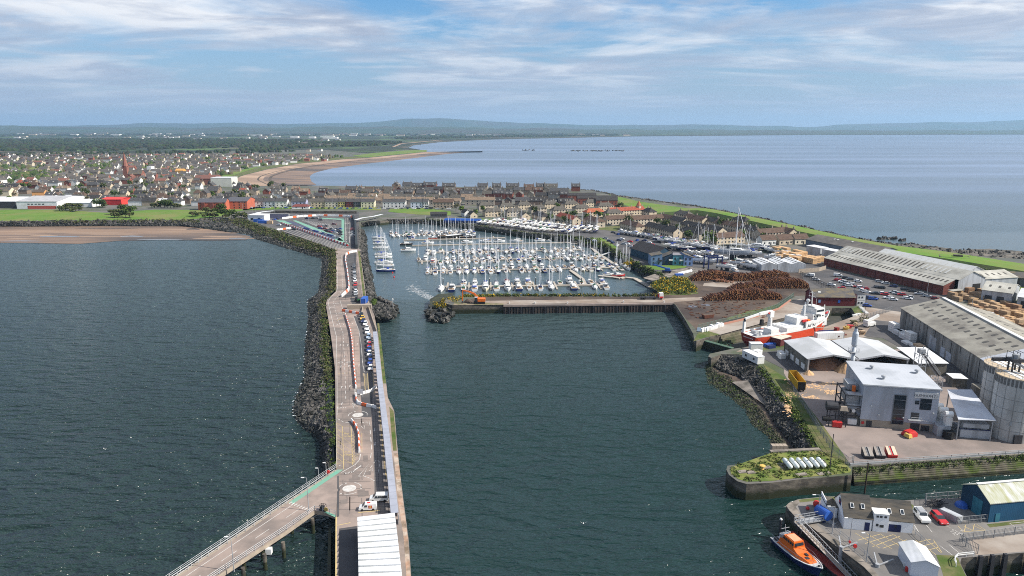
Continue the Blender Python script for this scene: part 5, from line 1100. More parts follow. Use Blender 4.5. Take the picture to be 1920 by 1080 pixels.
t_ = thing('church_turret', 'pointed pale turret with red cap at the end of the red roofed block', 'turret', P(1197, 402, ZL)); MB().tube((0, 0, 0), (0, 0, 9), 2.4, 8).build('wall', M('turret_render', (.6, .5, .36), None, 1), t_); MB().tube((0, 0, 9), (0, 0, 14), 2.8, 8, 0, .1).build('roof', M('turret_tile', (.42, .15, .08), None, 1), t_)
# brick flats on the point, tenements and terraces, street by street
for i, (x, y, L, rz) in enumerate(((1119, 383, 46, 4), (1090, 377, 34, 3), (1136, 387, 24, 4))):
    house('brick_flats', P(x, y, ZL), rad(rz), L, 10, 7.5, 2.6, 0, BRK, DARK, f'long red brick flats under a dark roof on the point, {nth(i+1)} from front', 'brick flats on the point', 0, L//4, 0, 'flats')
def street(nm, p0, p1, Ls, W, h, rise, walls, roofs, rz, group, chim=2, dorm=0, gap=1.5, win=0, hips=(0,), skip=.06, kind='town_house'):
    a, b = P(*p0, ZL), P(*p1, ZL); d = b-a; T_ = d.length; d.normalize(); x = 0; c = 0
    while x < T_:
        L = rnd.choice(Ls)
        if rnd.random() > skip:
            c += 1; wn, wl = rnd.choice(walls); rf = rnd.choice(roofs); hp = rnd.choice(hips)
            k = rnd.uniform(.9, 1.08); q = a+d*(x+L/2)+Vector((-d.y, d.x, 0))*rnd.uniform(-1.5, 1.5)
            house(kind, q, math.atan2(d.y, d.x)+rz+(math.pi/2 if (rnd.random() < .32 and L < 15) else 0), L, W, round(h*rnd.choice((.82, 1, 1, 1.14)), 2), rise, hp, tuple(v*k for v in wl), rf, f'{wn} house with {RN[rf]} roof, {nth(c)} from left in the {nm}', group, chim, win, dorm if rnd.random() < .6 else 0)
        x += L+gap*(rnd.random() < .5)*rnd.uniform(.5, 2)
W1 = [('white', WHT), ('cream', CREAM), ('stone', STONE), ('grey', GREYW), ('white', WHT), ('stone', STONE)]
W2 = [('stone', STONE), ('brown', (.3, .22, .16)), ('grey', GREYW), ('brick', BRK)]
R1 = [SLATE, GREY, SLATE, BROWN, DARK]
street('row along the far shore', (715, 356.5), (1090, 358.5), (12, 14, 18), 9, 7, 3.6, W2+[('cream', HARL)], R1, 0, 'shore front villas on the point', 2, 2, 4)
street('second row behind the shore villas', (650, 362), (1062, 366), (9, 12, 15), 8.5, 6, 3.4, W2, R1, 0, 'terraces on the point', 2, 2, 2)
street('third row behind the shore villas', (600, 367.5), (1062, 374), (10, 14, 16), 8.5, 6.2, 3.4, W2+[('brick', BRK)]*2, R1, 0, 'terraces on the point', 2, 2, 2)
street('fourth row behind the shore villas', (590, 374.5), (900, 379), (9, 12, 14), 8.5, 5.6, 3.2, W1, [SLATE, GREY, TANR], 0, 'terraces on the point', 2, 1, 2)
street('dark dormered row behind the estate', (915, 384), (1064, 384), (14, 16), 8, 4.6, 3.6, [('dark', (.16, .12, .1))], [DARK, SLATE], 0, 'dormered terrace behind the estate', 2, 3, 1)
street('row of long tan roofs', (612, 381), (900, 384), (26, 34), 8.5, 5.4, 3.0, [('cream', HARL)], [TANR, TANR, BROWN], 0, 'long tan roofed blocks', 3, 0, 3, 6)
x = 470
for i, (x0, x1, wn, wl, rf) in enumerate(((474, 494, 'white', WHT, SLATE), (495, 516, 'pale blue', (.55, .6, .68), SLATE), (517, 538, 'white', WHT, SLATE), (547, 574, 'lilac', (.42, .42, .58), SLATE), (584, 609, 'cream', CREAM, GREY), (610, 634, 'pale cream', (.66, .6, .5), SLATE),
                                         (635, 647, 'yellow', (.66, .55, .22), SLATE), (649, 662, 'dark red', (.2, .05, .05), SLATE), (663, 675, 'dark grey', (.12, .12, .14), SLATE), (677, 702, 'ivory', (.72, .68, .5), SLATE), (718, 760, 'long white', WHT, SLATE), (770, 792, 'white and blue', (.7, .74, .82), SLATE), (793, 803, 'small white', WHT, SLATE), (812, 850, 'grey stone', STONE, BROWN))):
    a, b = P(x0, 387.6+(x0-470)*.006, ZL), P(x1, 387.6+(x1-470)*.006, ZL)
    house('painted_house', (a+b)/2+Vector((0, 4.2, 0)), 0, round((b-a).length), 8.4, 6.4, 3.0, 0, wl, rf, f'{wn} painted house facing the harbour green, {nth(i+1)} from left', 'painted houses facing the harbour green', 3, max(3, round((b-a).length/4)), 0)
house('cottage', P(847+27, 406, ZL), AX, 11, 7, 4.4, 3, 0, WHT, DARK, 'white gabled cottage left of the estate with a dark roof', 'white cottages left of the estate', 2, 3)
house('cottage', P(886, 408, ZL), AX, 9, 7, 3.8, 2.8, 0, CREAM, DARK, 'cream gabled cottage left of the estate beside a dark tree', 'white cottages left of the estate', 1, 3)
house('harbour_shed', P(823, 407, ZL), rad(3), 16, 8, 3.4, 2, 0, (.1, .1, .1), DARK, 'low dark shed with a white gable on the marina wall', 'sheds on the marina wall', 0, 0, 0, 'shed')
house('kiosk', P(565, 391, ZL), rad(3), 18, 8, 2.8, 2, 3, WHT, (.2, .06, .05), 'small white kiosk with a dark red roof on the verge', 'kiosk', 0, 2, 0, 'kiosk')
# the town behind the field
TW = [('white', WHT), ('white', WHT), ('cream', CREAM), ('stone', STONE), ('grey', GREYW), ('brown', (.26, .19, .14)), ('brick', BRK), ('white', (.82, .81, .78))]
for k, (p0, p1) in enumerate((((245, 384.5), (372, 385)), ((110, 378.5), (470, 381.5)), ((90, 373.5), (585, 377)), ((-30, 368.5), (580, 371)), ((-40, 363), (580, 365.5)), ((-40, 357.5), (560, 360)), ((-40, 352.5), (470, 355)), ((-40, 348), (428, 349.5)))):
    street(('front', 'second', 'third', 'fourth', 'fifth', 'sixth', 'seventh', 'eighth')[k]+' town row behind the field', p0, p1, (8, 10, 12, 16), 8.5, 5.4, 3.4, TW, R1*2+[TANR, REDR] if k > 3 else R1, 0, 'houses of the town', 2, 1, 6, 0, (0, 0, 2.5), .22, 'terraced_house')
# everything beyond that reads as one mass of roofs
mats_d = [M('far_render_'+n, a, tuple(v*.8 for v in a), .05) for n, a in (('white', (.74, .72, .68)), ('stone', (.36, .30, .23)), ('brick', (.27, .10, .07)), ('cream', (.58, .50, .38)))]+[M('far_slate', (.115, .10, .088), (.07, .064, .06), .05), M('far_tile', (.22, .085, .06), (.16, .08, .06), .05)]
mb = MB()
def farhouse(x, y, L, W, h, rise, rz, wm, rm):
    c, s = math.cos(rz), math.sin(rz)
    for src, mi in ((wall_mb(L, W, h, rise), wm), (roof_mb(L, W, h, rise), rm)):
        mb.add([(x+px*c-py*s, y+px*s+py*c, ZL-.1+pz) for px, py, pz in src.v], src.f, mi)
    mb.box(x+(L/2-.7)*c, y+(L/2-.7)*s, ZL+h+rise-.6, .9, .8, 2.0, 1, rz)
rows_ = [345, 341.5, 338, 334.5, 331, 328, 325, 322, 319.3, 316.6, 314, 311.5, 309, 306.7, 304.6, 302.6, 300.8, 299, 297.3, 295.7, 294.2, 292.8]
for k, y in enumerate(rows_):
    xr = (425 if y > 338 else 400 if y > 330 else 412 if y > 322 else 452 if y > 316 else 500 if y > 309 else 560 if y > 303 else 620)-6
    x = -60
    while x < xr:
        p = P(x, y+rnd.uniform(-.5, .5), ZL); L = rnd.uniform(9, 20) if k < 10 else rnd.uniform(11, 22); step = (L+rnd.uniform(2, 13))*1310/p.y
        dens = .88 if k < 10 else .74
        if 60 < x < 0 or (y < 325 and -100 < x < 80 and y > 312): pass
        elif rnd.random() < dens: farhouse(p.x, p.y, L, rnd.uniform(8, 10), rnd.uniform(4.5, 7.2), rnd.uniform(2.8, 3.8), rnd.choice((0, 0, .1, -.1, 1.57))+rnd.uniform(-.1, .1), rnd.choice((0, 0, 0, 1, 1, 2, 3)), 4 if rnd.random() < .93 else 5)
        x += step
for k in range(90):                          # farm and mill buildings, airport hangars in the far fields
    x, y = (rnd.uniform(-50, 560), rnd.uniform(250, 262)) if k < 45 else (rnd.uniform(560, 1180), 254.6+rnd.uniform(-2.2, .6)) if k < 80 else (rnd.uniform(555, 640), rnd.uniform(262, 285))
    p = P(x, y, ZL); s = p.y/2600; farhouse(p.x, p.y, rnd.uniform(14, 30)*s, rnd.uniform(9, 14)*s, 6*s**.5, 3*s**.5, rnd.uniform(-.2, .2), rnd.choice((0, 0, 3, 1)), 4)
for x, y, L in ((614, 257.5, 230), (553, 258.5, 120), (586, 259.5, 90), (620, 260.5, 210), (664, 252.5, 160), (218, 254, 190), (140, 254, 140), (480, 255, 220)):
    p = P(x, y, ZL); mb.box(p.x, p.y, ZL, L*.55, 50, 15, 0)
stuff(mb.build('distant_town', mats_d))
# ---------------------------------------------------------------- landmark buildings by the field
def box_building(name, label, px0, px1, py, depth, h, wm, rm, rise=0, parts_=(), rz=0.0, cat='building'):
    a, b = P(px0, py, ZL), P(px1, py, ZL); L = (b-a).length; rz = math.atan2(b.y-a.y, b.x-a.x)+rz
    t = thing(name, label, cat, (a.x, a.y, ZL-.04), rz); w_ = wall_mb(L, depth, h, rise or .01) if rise else MB().box(0, 0, 0, L, depth, h)
    o = w_.build('wall', wm, t, (L/2, depth/2, 0))
    (roof_mb(L, depth, h, rise) if rise else MB().box(0, 0, h, L+.4, depth+.4, .3)).build('roof', rm, t, (L/2, depth/2, 0))
    return t, L
def objm(name, c, k=.75): return M(name, c, tuple(v*k for v in c), .25, .85)
m_wroof = objm('pale_roof', (.62, .63, .64), .85)
t_, L_ = box_building('white_warehouse', 'large white warehouse with red brick base beside the green field', 32, 108, 391.5, 60, 8, m_cladw, objm('grey_sheet_roof', (.42, .42, .43)), 3.5); MB().box(L_*.62, -.06, .02, L_*.7, .1, 3.2).build('brick_base', M('base_brick', (.45, .10, .07), None, 1), t_)
for i in range(5): MB().box(L_*(.3+.09*i), -.05, 4.6, 2.4, .1, 1.0).build('window', m_glass, t_)
box_building('white_warehouse', 'white flat warehouse at the far left edge with dark front', -70, 30, 390, 55, 7, m_dark, m_wroof, 0); box_building('white_warehouse', 'low white shed between the large warehouse and the bushes', 108, 172, 388.5, 35, 5, m_cladw, m_wroof, 2.5)
t_, L_ = box_building('red_store', 'bright red store building with a sloped red roof', 190, 228, 384.5, 26, 6.5, M('red_cladding', (.38, .03, .035), (.3, .02, .02), .3), M('red_roof', (.62, .06, .05), (.5, .05, .045), .2), 1.6); MB().box(L_+.03, 13, .1, .1, 25.6, 6).build('lit_gable', M('sunlit_red_cladding', (.72, .06, .045), None, 1), t_)  # sunlight on the gable end painted as a brighter red
box_building('red_store', 'small red and white roofed shed behind the white warehouse', 98, 130, 376.5, 16, 4.5, m_red, m_wroof, 1.5); box_building('maroon_shed', 'dark maroon shed with white roof right of the red store', 260, 320, 384.5, 24, 5, objm('maroon_cladding', (.18, .03, .05)), m_wroof, 1.5)
box_building('orange_block', 'plain orange block with a brown hipped roof at left', 61, 82, 372, 12, 8, M('orange_render', (.68, .34, .13), None, 1), M('brown_roof', (.10, .075, .06), None, 1), 2.5, (), .15)
box_building('cream_house', 'big cream house with twin gables at the left edge', -8, 18, 370, 14, 8, M('cream_render', (.72, .64, .46), None, 1), m_slate, 4)
FB = M('flats_brick', (.46, .13, .075), (.38, .10, .06), .4); FD = M('flats_roof', (.10, .10, .115), None, 1)
for k, (x0, x1, y, d_) in enumerate(((372, 424, 394, 12), (425, 464, 392, 26))):
    t_, L_ = box_building('brick_flats', ('orange brick flats with dark roof and balconies beside the road', 'orange brick gable block joined to the right of the flats')[k], x0, x1, y, d_, 8.5, FB, FD, 3.4, (), 0, 'flats')
    for i in range(6 if k == 0 else 4):
        for z in (1, 3.8, 6.4): part('window', win_me, None, t_, (L_*(i+.5)/(6 if k == 0 else 4), -.03, z), math.pi/2)
    if k == 0:
        for i in range(3): MB().box(L_*(.2+.3*i), -1.0, 0, 4, 2, 8.2).build('bay', m_brick, t_)
t_ = thing('church', 'red sandstone church with a tall pointed spire in the town', 'church', P(238, 336, ZL)); BS = M('red_sandstone', (.26, .11, .08), (.2, .085, .06), .3)
wall_mb(26, 14, 9, 7).build('nave', BS, t_, (14, 4, 0)); roof_mb(26, 14, 9, 7).build('roof', m_slate, t_, (14, 4, 0)); MB().box(0, 0, 0, 7, 7, 22).tube((0, 0, 22), (0, 0, 46), 4.6, 8, 0, .1).build('steeple', BS, t_)
box_building('hotel', 'white and grey flat-roofed hotel block near the beach', 396, 435, 350, 24, 13, M('hotel_render', (.60, .60, .52), (.5, .5, .45), .2), m_wroof); box_building('sandstone_hall', 'long red sandstone hall left of the white hotel', 376, 408, 347, 22, 10, BS, M('hall_roof', (.19, .09, .07), None, 1), 5)
box_building('scaffolded_house', 'house wrapped in orange sheeting in the town centre', 329, 344, 330, 14, 10, M('orange_sheet', (.62, .33, .08), None, 1), M('orange_sheet_roof', (.6, .32, .1), None, 1), 3); box_building('white_tower_block', 'small white block standing above the town roofs', 276, 284, 324, 14, 12, m_white, m_wroof)
# ---------------------------------------------------------------- trees
def make_tree(nm, h, r, n, sz, ms, tk=.3):
    t = thing(nm, 'tree', 'tree'); b = MB(); b.tube((0, 0, 0), (0, 0, h*.45), tk, 6, 0, tk*.55)
    for i in range(4): a = i*1.6; b.tube((0, 0, h*.35), (math.cos(a)*r*.5, math.sin(a)*r*.5, h*.68), tk*.4, 4, 0, .05)
    b.build('trunk', m_bark, t); c = MB()
    for i in range(7):
        a = rnd.uniform(0, 6.3); q = rnd.uniform(.1, .6)*r; leafy(c, (q*math.cos(a), q*math.sin(a), h*rnd.uniform(.32, .62)), r*rnd.uniform(.45, .65), h*.34, n, sz, ms)
    c.build('crown', VEG, t); dupkids(t); return t
TR = [make_tree('broadleaf_tree', 9, 4.5, 46, .75, (0, 0, 1)), make_tree('broadleaf_tree', 11, 5, 50, .8, (0, 0, 4)), make_tree('broadleaf_tree', 8, 4, 46, .7, (1, 1, 0)), make_tree('bare_tree', 9, 4.2, 30, .6, (2, 2, 4)), make_tree('low_bush', 5, 4.5, 46, .7, (0, 2, 4))]
TN_ = ['dark green tree', 'tall dark tree', 'bright green tree', 'bare brown tree', 'broad low bush']
def trees(spots, where, group, kinds=(0, 1, 2, 3), sc=(.8, 1.2)):
    for i, (x, y) in enumerate(sorted(spots)):
        k = rnd.choice(kinds); p = P(x, y, ZL); dup(TR[k], (p.x, p.y, ZL-.1), rnd.uniform(0, 6), f'{TN_[k]}, {nth(i+1)} from left {where}', group, rnd.uniform(*sc))
trees([(891, 407), (1032, 416), (1050, 412), (1066, 411), (1078, 409), (1246, 432), (1330, 457), (1322, 459), (1336, 460), (1045, 396), (1100, 415), (1180, 424), (1232, 424), (1160, 398), (1005, 405), (940, 412), (1270, 433), (1290, 451), (1355, 430), (1430, 452), (866, 400), (855, 396), (905, 398), (1136, 415), (1060, 421.5), (1392, 446), (1122, 411)], 'among the estate houses', 'trees among the estate houses', (0, 1, 2, 3))
trees([(rnd.uniform(-30, 560), rnd.uniform(349, 383)) for _ in range(70)], 'between the town rows', 'trees between the town rows', (0, 0, 1, 2, 3), (.7, 1.25))
trees([(110+i*7+rnd.uniform(-3, 3), 389+rnd.uniform(-.6, .8)) for i in range(7)]+[(112+i*6, 396.5+rnd.uniform(-1.5, 1)) for i in range(7)]+[(212+i*6, 401+rnd.uniform(-1.5, 1)) for i in range(7)]+[(215+7*i, 408+rnd.uniform(-1, 1)) for i in range(5)]+[(182+i*5, 389) for i in range(4)]+[(290+i*6, 390) for i in range(9)], 'on the green field', 'bushes on the green field', (4, 4, 4, 0), (.8, 1.2))
trees([(360+i*8+rnd.uniform(-3, 3), 406+rnd.uniform(-3, 3)+(i > 5)*2) for i in range(14)]+[(385+i*6, 400+rnd.uniform(-1, 1)) for i in range(7)], 'on the bank by the terminal', 'bushes on the bank by the terminal', (4, 0, 4), (.7, 1.2))
trees([(rnd.uniform(620, 880), rnd.uniform(360, 383)) for _ in range(16)], 'among the terraces on the point', 'trees among the terraces', (0, 2, 3), (.6, 1.0))
mb = MB()
for x, y in sample([(-60, 345), (300, 345), (440, 335), (430, 322), (520, 308), (660, 295), (560, 291), (300, 293), (-60, 300)], 850):
    blob(mb, (x, y, ZL), rnd.uniform(3, 6.5), rnd.uniform(5, 9), rnd.choice((0, 0, 1, 2)), 6)
for x, y in sample([(-60, 345), (90, 341), (90, 326), (-60, 330)], 120)+sample([(160, 322), (210, 320), (210, 312), (165, 314)], 40): blob(mb, (x, y, ZL), rnd.uniform(5, 9), rnd.uniform(8, 12), rnd.choice((0, 0, 1)), 6)
stuff(mb.build('town_woodland', [m_green, m_rough, m_brown]))
for x0, y0, nm in ((730, 399, 'harbour'),):
    pass
# cars parked along the harbour road
for k in range(34):
    x = 470+k*11.3+rnd.uniform(-2, 2); c = rnd.choice(('white', 'silver', 'black', 'grey', 'red', 'navy', 'blue'))
    car(P(x, 390.2+(x-470)*.006+rnd.uniform(-.3, .3), ZL), rnd.choice((0, math.pi, 1.57)), c, f'{c} car, {nth(k+1)} from left along the road before the painted houses', 'cars along the harbour road', k % 3 == 0)
# ================================================================ ground of the working harbour
SK = [0]
def sheet(nm, pts, m, k=0): SK[0] += 1; return poly(nm, pts, ZL-.04+k*.012+SK[0]*.0004, m)
sheet('log_yard', [(850, 571), (1262, 567.5), (1268, 572), (1286, 598), (1310, 622), (1420, 589), (1478, 562), (1492, 555), (1560, 551), (1500, 512), (1300, 513), (1262, 535), (1240, 550), (1200, 556), (900, 556)], m_dirt)
m_track = M('worn_track', (.26, .205, .16), (.19, .15, .12), .15, .95, c=(.33, .29, .25), sc2=.05)
sheet('quay_track', [(900, 564), (1240, 560), (1330, 556), (1380, 540), (1318, 536), (1320, 531), (1365, 527), (1400, 530), (1384, 545), (1345, 560), (1262, 566.5), (900, 570.5)], m_track, 1)
sheet('boatyard', [(870, 419), (960, 415), (1135, 430), (1170, 434), (1250, 449), (1350, 472), (1480, 476), (1545, 492), (1520, 512), (1310, 512), (1222, 507), (1190, 491), (1152, 469), (1122, 450), (1047, 441), (960, 431)], m_asph, 0)
sheet('slip_road', [(1206, 521), (1235, 511), (1300, 500), (1345, 508), (1290, 514), (1245, 521), (1225, 527)], m_slip, 1.8)
sheet('lawn', [(1208, 497), (1290, 497.5), (1284, 502), (1240, 506.5), (1216, 504)], m_grass, 2)
sheet('lawn', [(1102, 446), (1128, 445.5), (1160, 465), (1153, 468)], m_grass, 2)
sheet('estate_green', [(896, 410), (960, 411), (1000, 413), (955, 414), (900, 416)], m_grass, 2)
sheet('estate_green', [(1100, 430), (1190, 419), (1230, 429), (1160, 434), (1130, 431)], m_rough, 2)
sheet('staff_car_park', [(1500, 513), (1545, 500), (1764, 556), (1790, 575), (1920, 622), (1980, 650), (1960, 690), (1700, 590), (1660, 586), (1600, 560), (1520, 545)], m_asph, .7)
sheet('dock_road', [(1396, 651.5), (1433, 645), (1498, 629.4), (1537, 616.4), (1604, 592), (1620, 575), (1690, 585), (1690, 612), (1640, 625), (1600, 640), (1470, 645), (1440, 655), (1380, 660)], m_track, 1.3)
sheet('wharf', [(1312, 620), (1345, 629), (1425, 607), (1500, 588), (1545, 580), (1500, 560), (1480, 566), (1440, 585), (1380, 600)], m_track, 1.6)
m_yard = M('yard_concrete', (.27, .22, .195), (.20, .165, .15), .1, .9, c=(.17, .145, .13), sc2=.05, bump=.1)
sheet('factory_yard', [(1470, 662), (1512, 690), (1750, 640), (1690, 610), (1900, 700), (2050, 760), (2050, 843), (1920, 851), (1600, 873), (1586, 862), (1540, 800), (1490, 735), (1470, 700)], m_yard, 2)
sheet('site_road', [(1424, 662), (1470, 655), (1512, 697), (1490, 704), (1466, 690), (1430, 672)], m_asphd, 3)
sheet('delivery_road', [(1640, 600), (1690, 605), (1860, 735), (1840, 750), (1720, 668), (1655, 634), (1620, 630)], m_asph, 3)
sheet('bank_grass', [(1365, 596), (1400, 584), (1440, 576), (1466, 569), (1462, 577), (1420, 588), (1385, 596), (1362, 600)], m_rough, 2)
sheet('dock_verge', [(1300, 640), (1310, 622), (1318, 618), (1350, 627), (1322, 633)], m_rough, 3)
sheet('dock_verge', [(1385, 662), (1440, 650), (1500, 640), (1470, 650), (1440, 655), (1400, 665)], m_rough, 3)
sheet('yard_edge_grass', [(1430, 682), (1470, 706), (1500, 742), (1545, 800), (1590, 864), (1578, 870), (1536, 842), (1492, 765), (1462, 731), (1442, 700)], m_rough, 3)
sheet('peninsula_grass', [(1370, 877), (1392, 868), (1444, 850), (1536, 845), (1580, 866), (1596, 880), (1594, 886), (1553, 891), (1503, 895), (1444, 902), (1400, 903), (1384, 898), (1370, 887)], M("worn_grass", (.13, .17, .03), (.21, .19, .07), .35, .95, c=(.075, .12, .02), sc2=.18, bump=.6, bsc=2), 3)
sheet('tank_base', [(1455, 869), (1545, 861), (1552, 873), (1470, 881)], m_slip, 4)
sheet('pit_edge', [(1598, 580), (1612, 572), (1624, 583), (1606, 592)], m_rough, 3)
mb = MB()
for x, y, a_, b_ in ((1298, 574.5, 8, 2.0), (1324, 572, 9, 1.6), (1345, 530, 5, .7), (1393, 846, 0, 0)):
    if a_: mb.prism(xy([P(x+a_*math.cos(t)*(1+.3*math.sin(2*t)), y+b_*math.sin(t), ZL) for t in [i*math.pi/9 for i in range(18)]]), None, ZL+.012)
struct(mb.build('puddle_water', m_pool))
m_saw = M('sawdust', (.60, .40, .22), (.50, .31, .17), .8, .95, bump=.4, bsc=3); mb = MB()
for x, y, a_, b_ in ((1480, 745, 9, 14), (1500, 727, 12, 9), (1530, 725, 20, 5), (1556, 735, 14, 4), (1490, 712, 14, 5), (1520, 745, 16, 3), (1550, 720, 22, 3), (1478, 765, 5, 9)):
    for _ in range(70):
        q = P(x+rnd.gauss(0, a_*.6), y+rnd.gauss(0, b_*.6), ZL+.012); s = rnd.uniform(.1, .5); t0 = rnd.uniform(0, 6)
        mb.add([(q.x+s*rnd.uniform(.5, 1.2)*math.cos(t0+i), q.y+s*rnd.uniform(.5, 1.2)*math.sin(t0+i), ZL+.012+rnd.random()*.012) for i in range(6)], [tuple(range(6))])
stuff(mb.build('spilled_sawdust', m_saw))
# ================================================================ breakwater quay
a_, b_ = P(944, 571.4, ZL), P(1263, 567.6, ZL); d_ = b_-a_; L_ = d_.length; t_ = thing('sheet_pile_wall', 'dark ribbed steel sheet pile wall with pale concrete cap along the quay', 'quay wall', (a_.x, a_.y-.6, 0), math.atan2(d_.y, d_.x))
mb = MB(); pr = []; x = 0
while x < L_: pr += [(x, 0), (x+.55, 0), (x+.75, -.42), (x+1.3, -.42), (x+1.5, 0)]; x += 1.5
mb.loft([[(x, y, -2) for x, y in pr], [(x, y, 3.7) for x, y in pr]]); mb.build('pile_sheet', M('rusted_steel', (.045, .036, .032), (.085, .065, .055), .4, .8, c=(.02, .018, .017), sc2=.3, stretch=(1, 1, .3)), t_)
MB().box(L_/2, .2, 3.7, L_, 1.6, .86).build('cap_beam', m_conc, t_); b = None
for i in range(int(L_/6)):
    if b is None: b = MB().box(0, -.55, -2, .5, .5, 5.6).build('fender', m_dark, t_, (3+6*i, 0, 0))
    else: part('fender', b.data, None, t_, (3+6*i, 0, 0))
b = MB()
for x in (955, 1003, 1064, 1169, 1245):
    tag(MB().lathe([(.25, 0), (.2, .5), (.42, .6), (.42, .8)], 10).build('bollard', m_white, None, P(x, 569 if x < 1100 else 567, ZL)), f'white mooring bollard on the sheet pile quay, {nth(1+[955, 1003, 1064, 1169, 1245].index(x))} from left', 'bollard', 'white bollards on the quay')
sheet('broken_quay', [(850, 572), (944, 571.5), (944, 568), (870, 568), (852, 565)], M('quay_rubble', (.25, .20, .14), (.16, .13, .09), .5, .95, c=(.12, .13, .05), sc2=.4), 1)
mb = MB()
for _ in range(300):
    x, y = sample([(800, 572), (806, 562), (835, 556), (852, 560), (850, 578), (836, 590), (806, 588), (800, 580)], 1)[0]; rock(mb, (x, y, rnd.uniform(-.2, 2.8)*(.4+.6*rnd.random())), rnd.uniform(.7, 1.6), rnd.choice((0, 1, 1)))
stuff(mb.build('breakwater_rocks', [m_rock, m_rockd]))
mb = MB(); mb.prism(xy(PL([(806, 584), (806, 570), (822, 560), (850, 558), (850, 588), (830, 590)], 0)), -3, 2.6); struct(mb.build('breakwater_tip', m_weed))
mb = MB()
for _ in range(130):
    x, y = sample([(812, 568), (835, 558), (868, 555), (868, 562), (846, 568), (826, 572)], 1)[0]; leafy(mb, (x, y, rnd.uniform(2.6, 4.0)), rnd.uniform(.8, 1.5), 1.2, 34, .3, (3, 3, 0, 4, 0, 2))
for _ in range(100): q = P(rnd.uniform(868, 925), rnd.uniform(555, 557.5), ZL-.3); leafy(mb, q, rnd.uniform(.6, 1.2), 1.1, 26, .3, (3, 0, 4, 1))
for _ in range(240): q = P(rnd.uniform(925, 1245), 556+rnd.uniform(-.8, .8), ZL-.4); leafy(mb, q, rnd.uniform(.7, 1.5), 1.5, 24, .35, (0, 4, 0, 1, 2) if rnd.random() < .85 else (3, 0))
stuff(mb.build('gorse_bank', VEG))
mb = MB(); 
for _ in range(230):
    x, y = sample([(1222, 540), (1232, 527), (1262, 521), (1290, 526), (1308, 548), (1290, 552), (1244, 552)], 1)[0]; leafy(mb, (x, y, ZL), rnd.uniform(1, 2.2), 2.0, 44, .36, (3, 3, 1, 0, 4) if rnd.random() < .72 else (0, 1, 4))
for _ in range(14): q = P(1182+rnd.uniform(-9, 9), 494+rnd.uniform(-2, 3), 3.5); leafy(mb, q, 1.4, 1.4, 34, .4, (3, 3, 0))
stuff(mb.build('gorse', VEG))
sheet('gorse_ground', [(1222, 540), (1232, 527), (1262, 521), (1290, 526), (1310, 550), (1290, 553), (1244, 553)], m_rough, 3)
# material handler with a long two-part arm
p_ = P(899, 569, ZL); t_ = thing('excavator', 'orange material handler with a long bent arm on the quay', 'excavator', p_, rad(180))
MB().box(0, -1.1, .05, 5.6, .8, .9).box(0, 1.1, .05, 5.6, .8, .9).box(0, 0, .6, 2, 2.4, .6).build('track', m_black, t_); MB().box(-.8, 0, 1.25, 4.2, 2.8, 1.5).box(-2.5, 0, 1.4, .9, 2.7, 1.2).build('body', m_orange, t_)
MB().box(1.6, .9, 1.25, 1.6, 1.3, 2.1, 0, 0, .85, .9).build('cab', m_glass, t_); MB().box(1.6, .9, 3.38, 1.5, 1.3, .14).build('cab_roof', m_white, t_)
b = MB(); b.bar((.3, -.3, 2.4), (2.6, -.3, 5.0), .7, .8).bar((2.6, -.3, 5.0), (5.6, -.3, 6.1), .6, .7).bar((5.6, -.3, 6.1), (8.4, -.3, 6.7), .45, .55); b.build('boom', m_orange, t_)
b = MB(); b.bar((8.3, -.3, 6.8), (8.5, -.3, 1.2), .4, .5); b.build('stick', m_orange, t_); MB().box(8.5, -.3, .3, .9, .9, 1.0, 0, 0, .6, .6).build('grab', m_dark, t_)
tag(MB().lathe([(2.4, 0), (1.5, .8), (.6, 1.5), (.1, 1.7)], 9).build('earth_heap', m_dirt, None, P(878, 566, ZL)), 'dark heap of bark under the orange machine arm', 'heap')
# timber lorry
p_ = P(1222, 561, ZL); t_ = thing('timber_lorry', 'empty timber lorry with a white and red cab facing right on the quay', 'lorry', p_, rad(2))
b = MB(); b.box(-1.5, 0, .9, 9.5, 2.2, .35); b.build('chassis', m_dark, t_); b = MB()
for x in (-5.5, -3.5, -1.2, 1, 2.6):
    for y in (-1.1, 1.1): b.box(x, y, 1.2, .14, .14, 2.2)
b.build('stakes', m_dark, t_); MB().box(4.7, 0, .7, 2.2, 2.4, 2.7, 0, 0, .9, .95).build('cab', m_white, t_); MB().box(5.75, 0, 1.9, .1, 2.1, .9).build('windscreen', m_glass, t_); MB().box(4.7, -1.22, .8, 1.9, .05, .9).box(3.4, 0, 1.3, .5, 2, 1.4).build('red_panel', m_red, t_)
for x in (-5.2, -3.9, 1.4, 4.6):
    for y in (-1, 1): MB().tube((x, y-.2, .5), (x, y+.2, .5), .5, 10).build('wheel', m_black, t_)
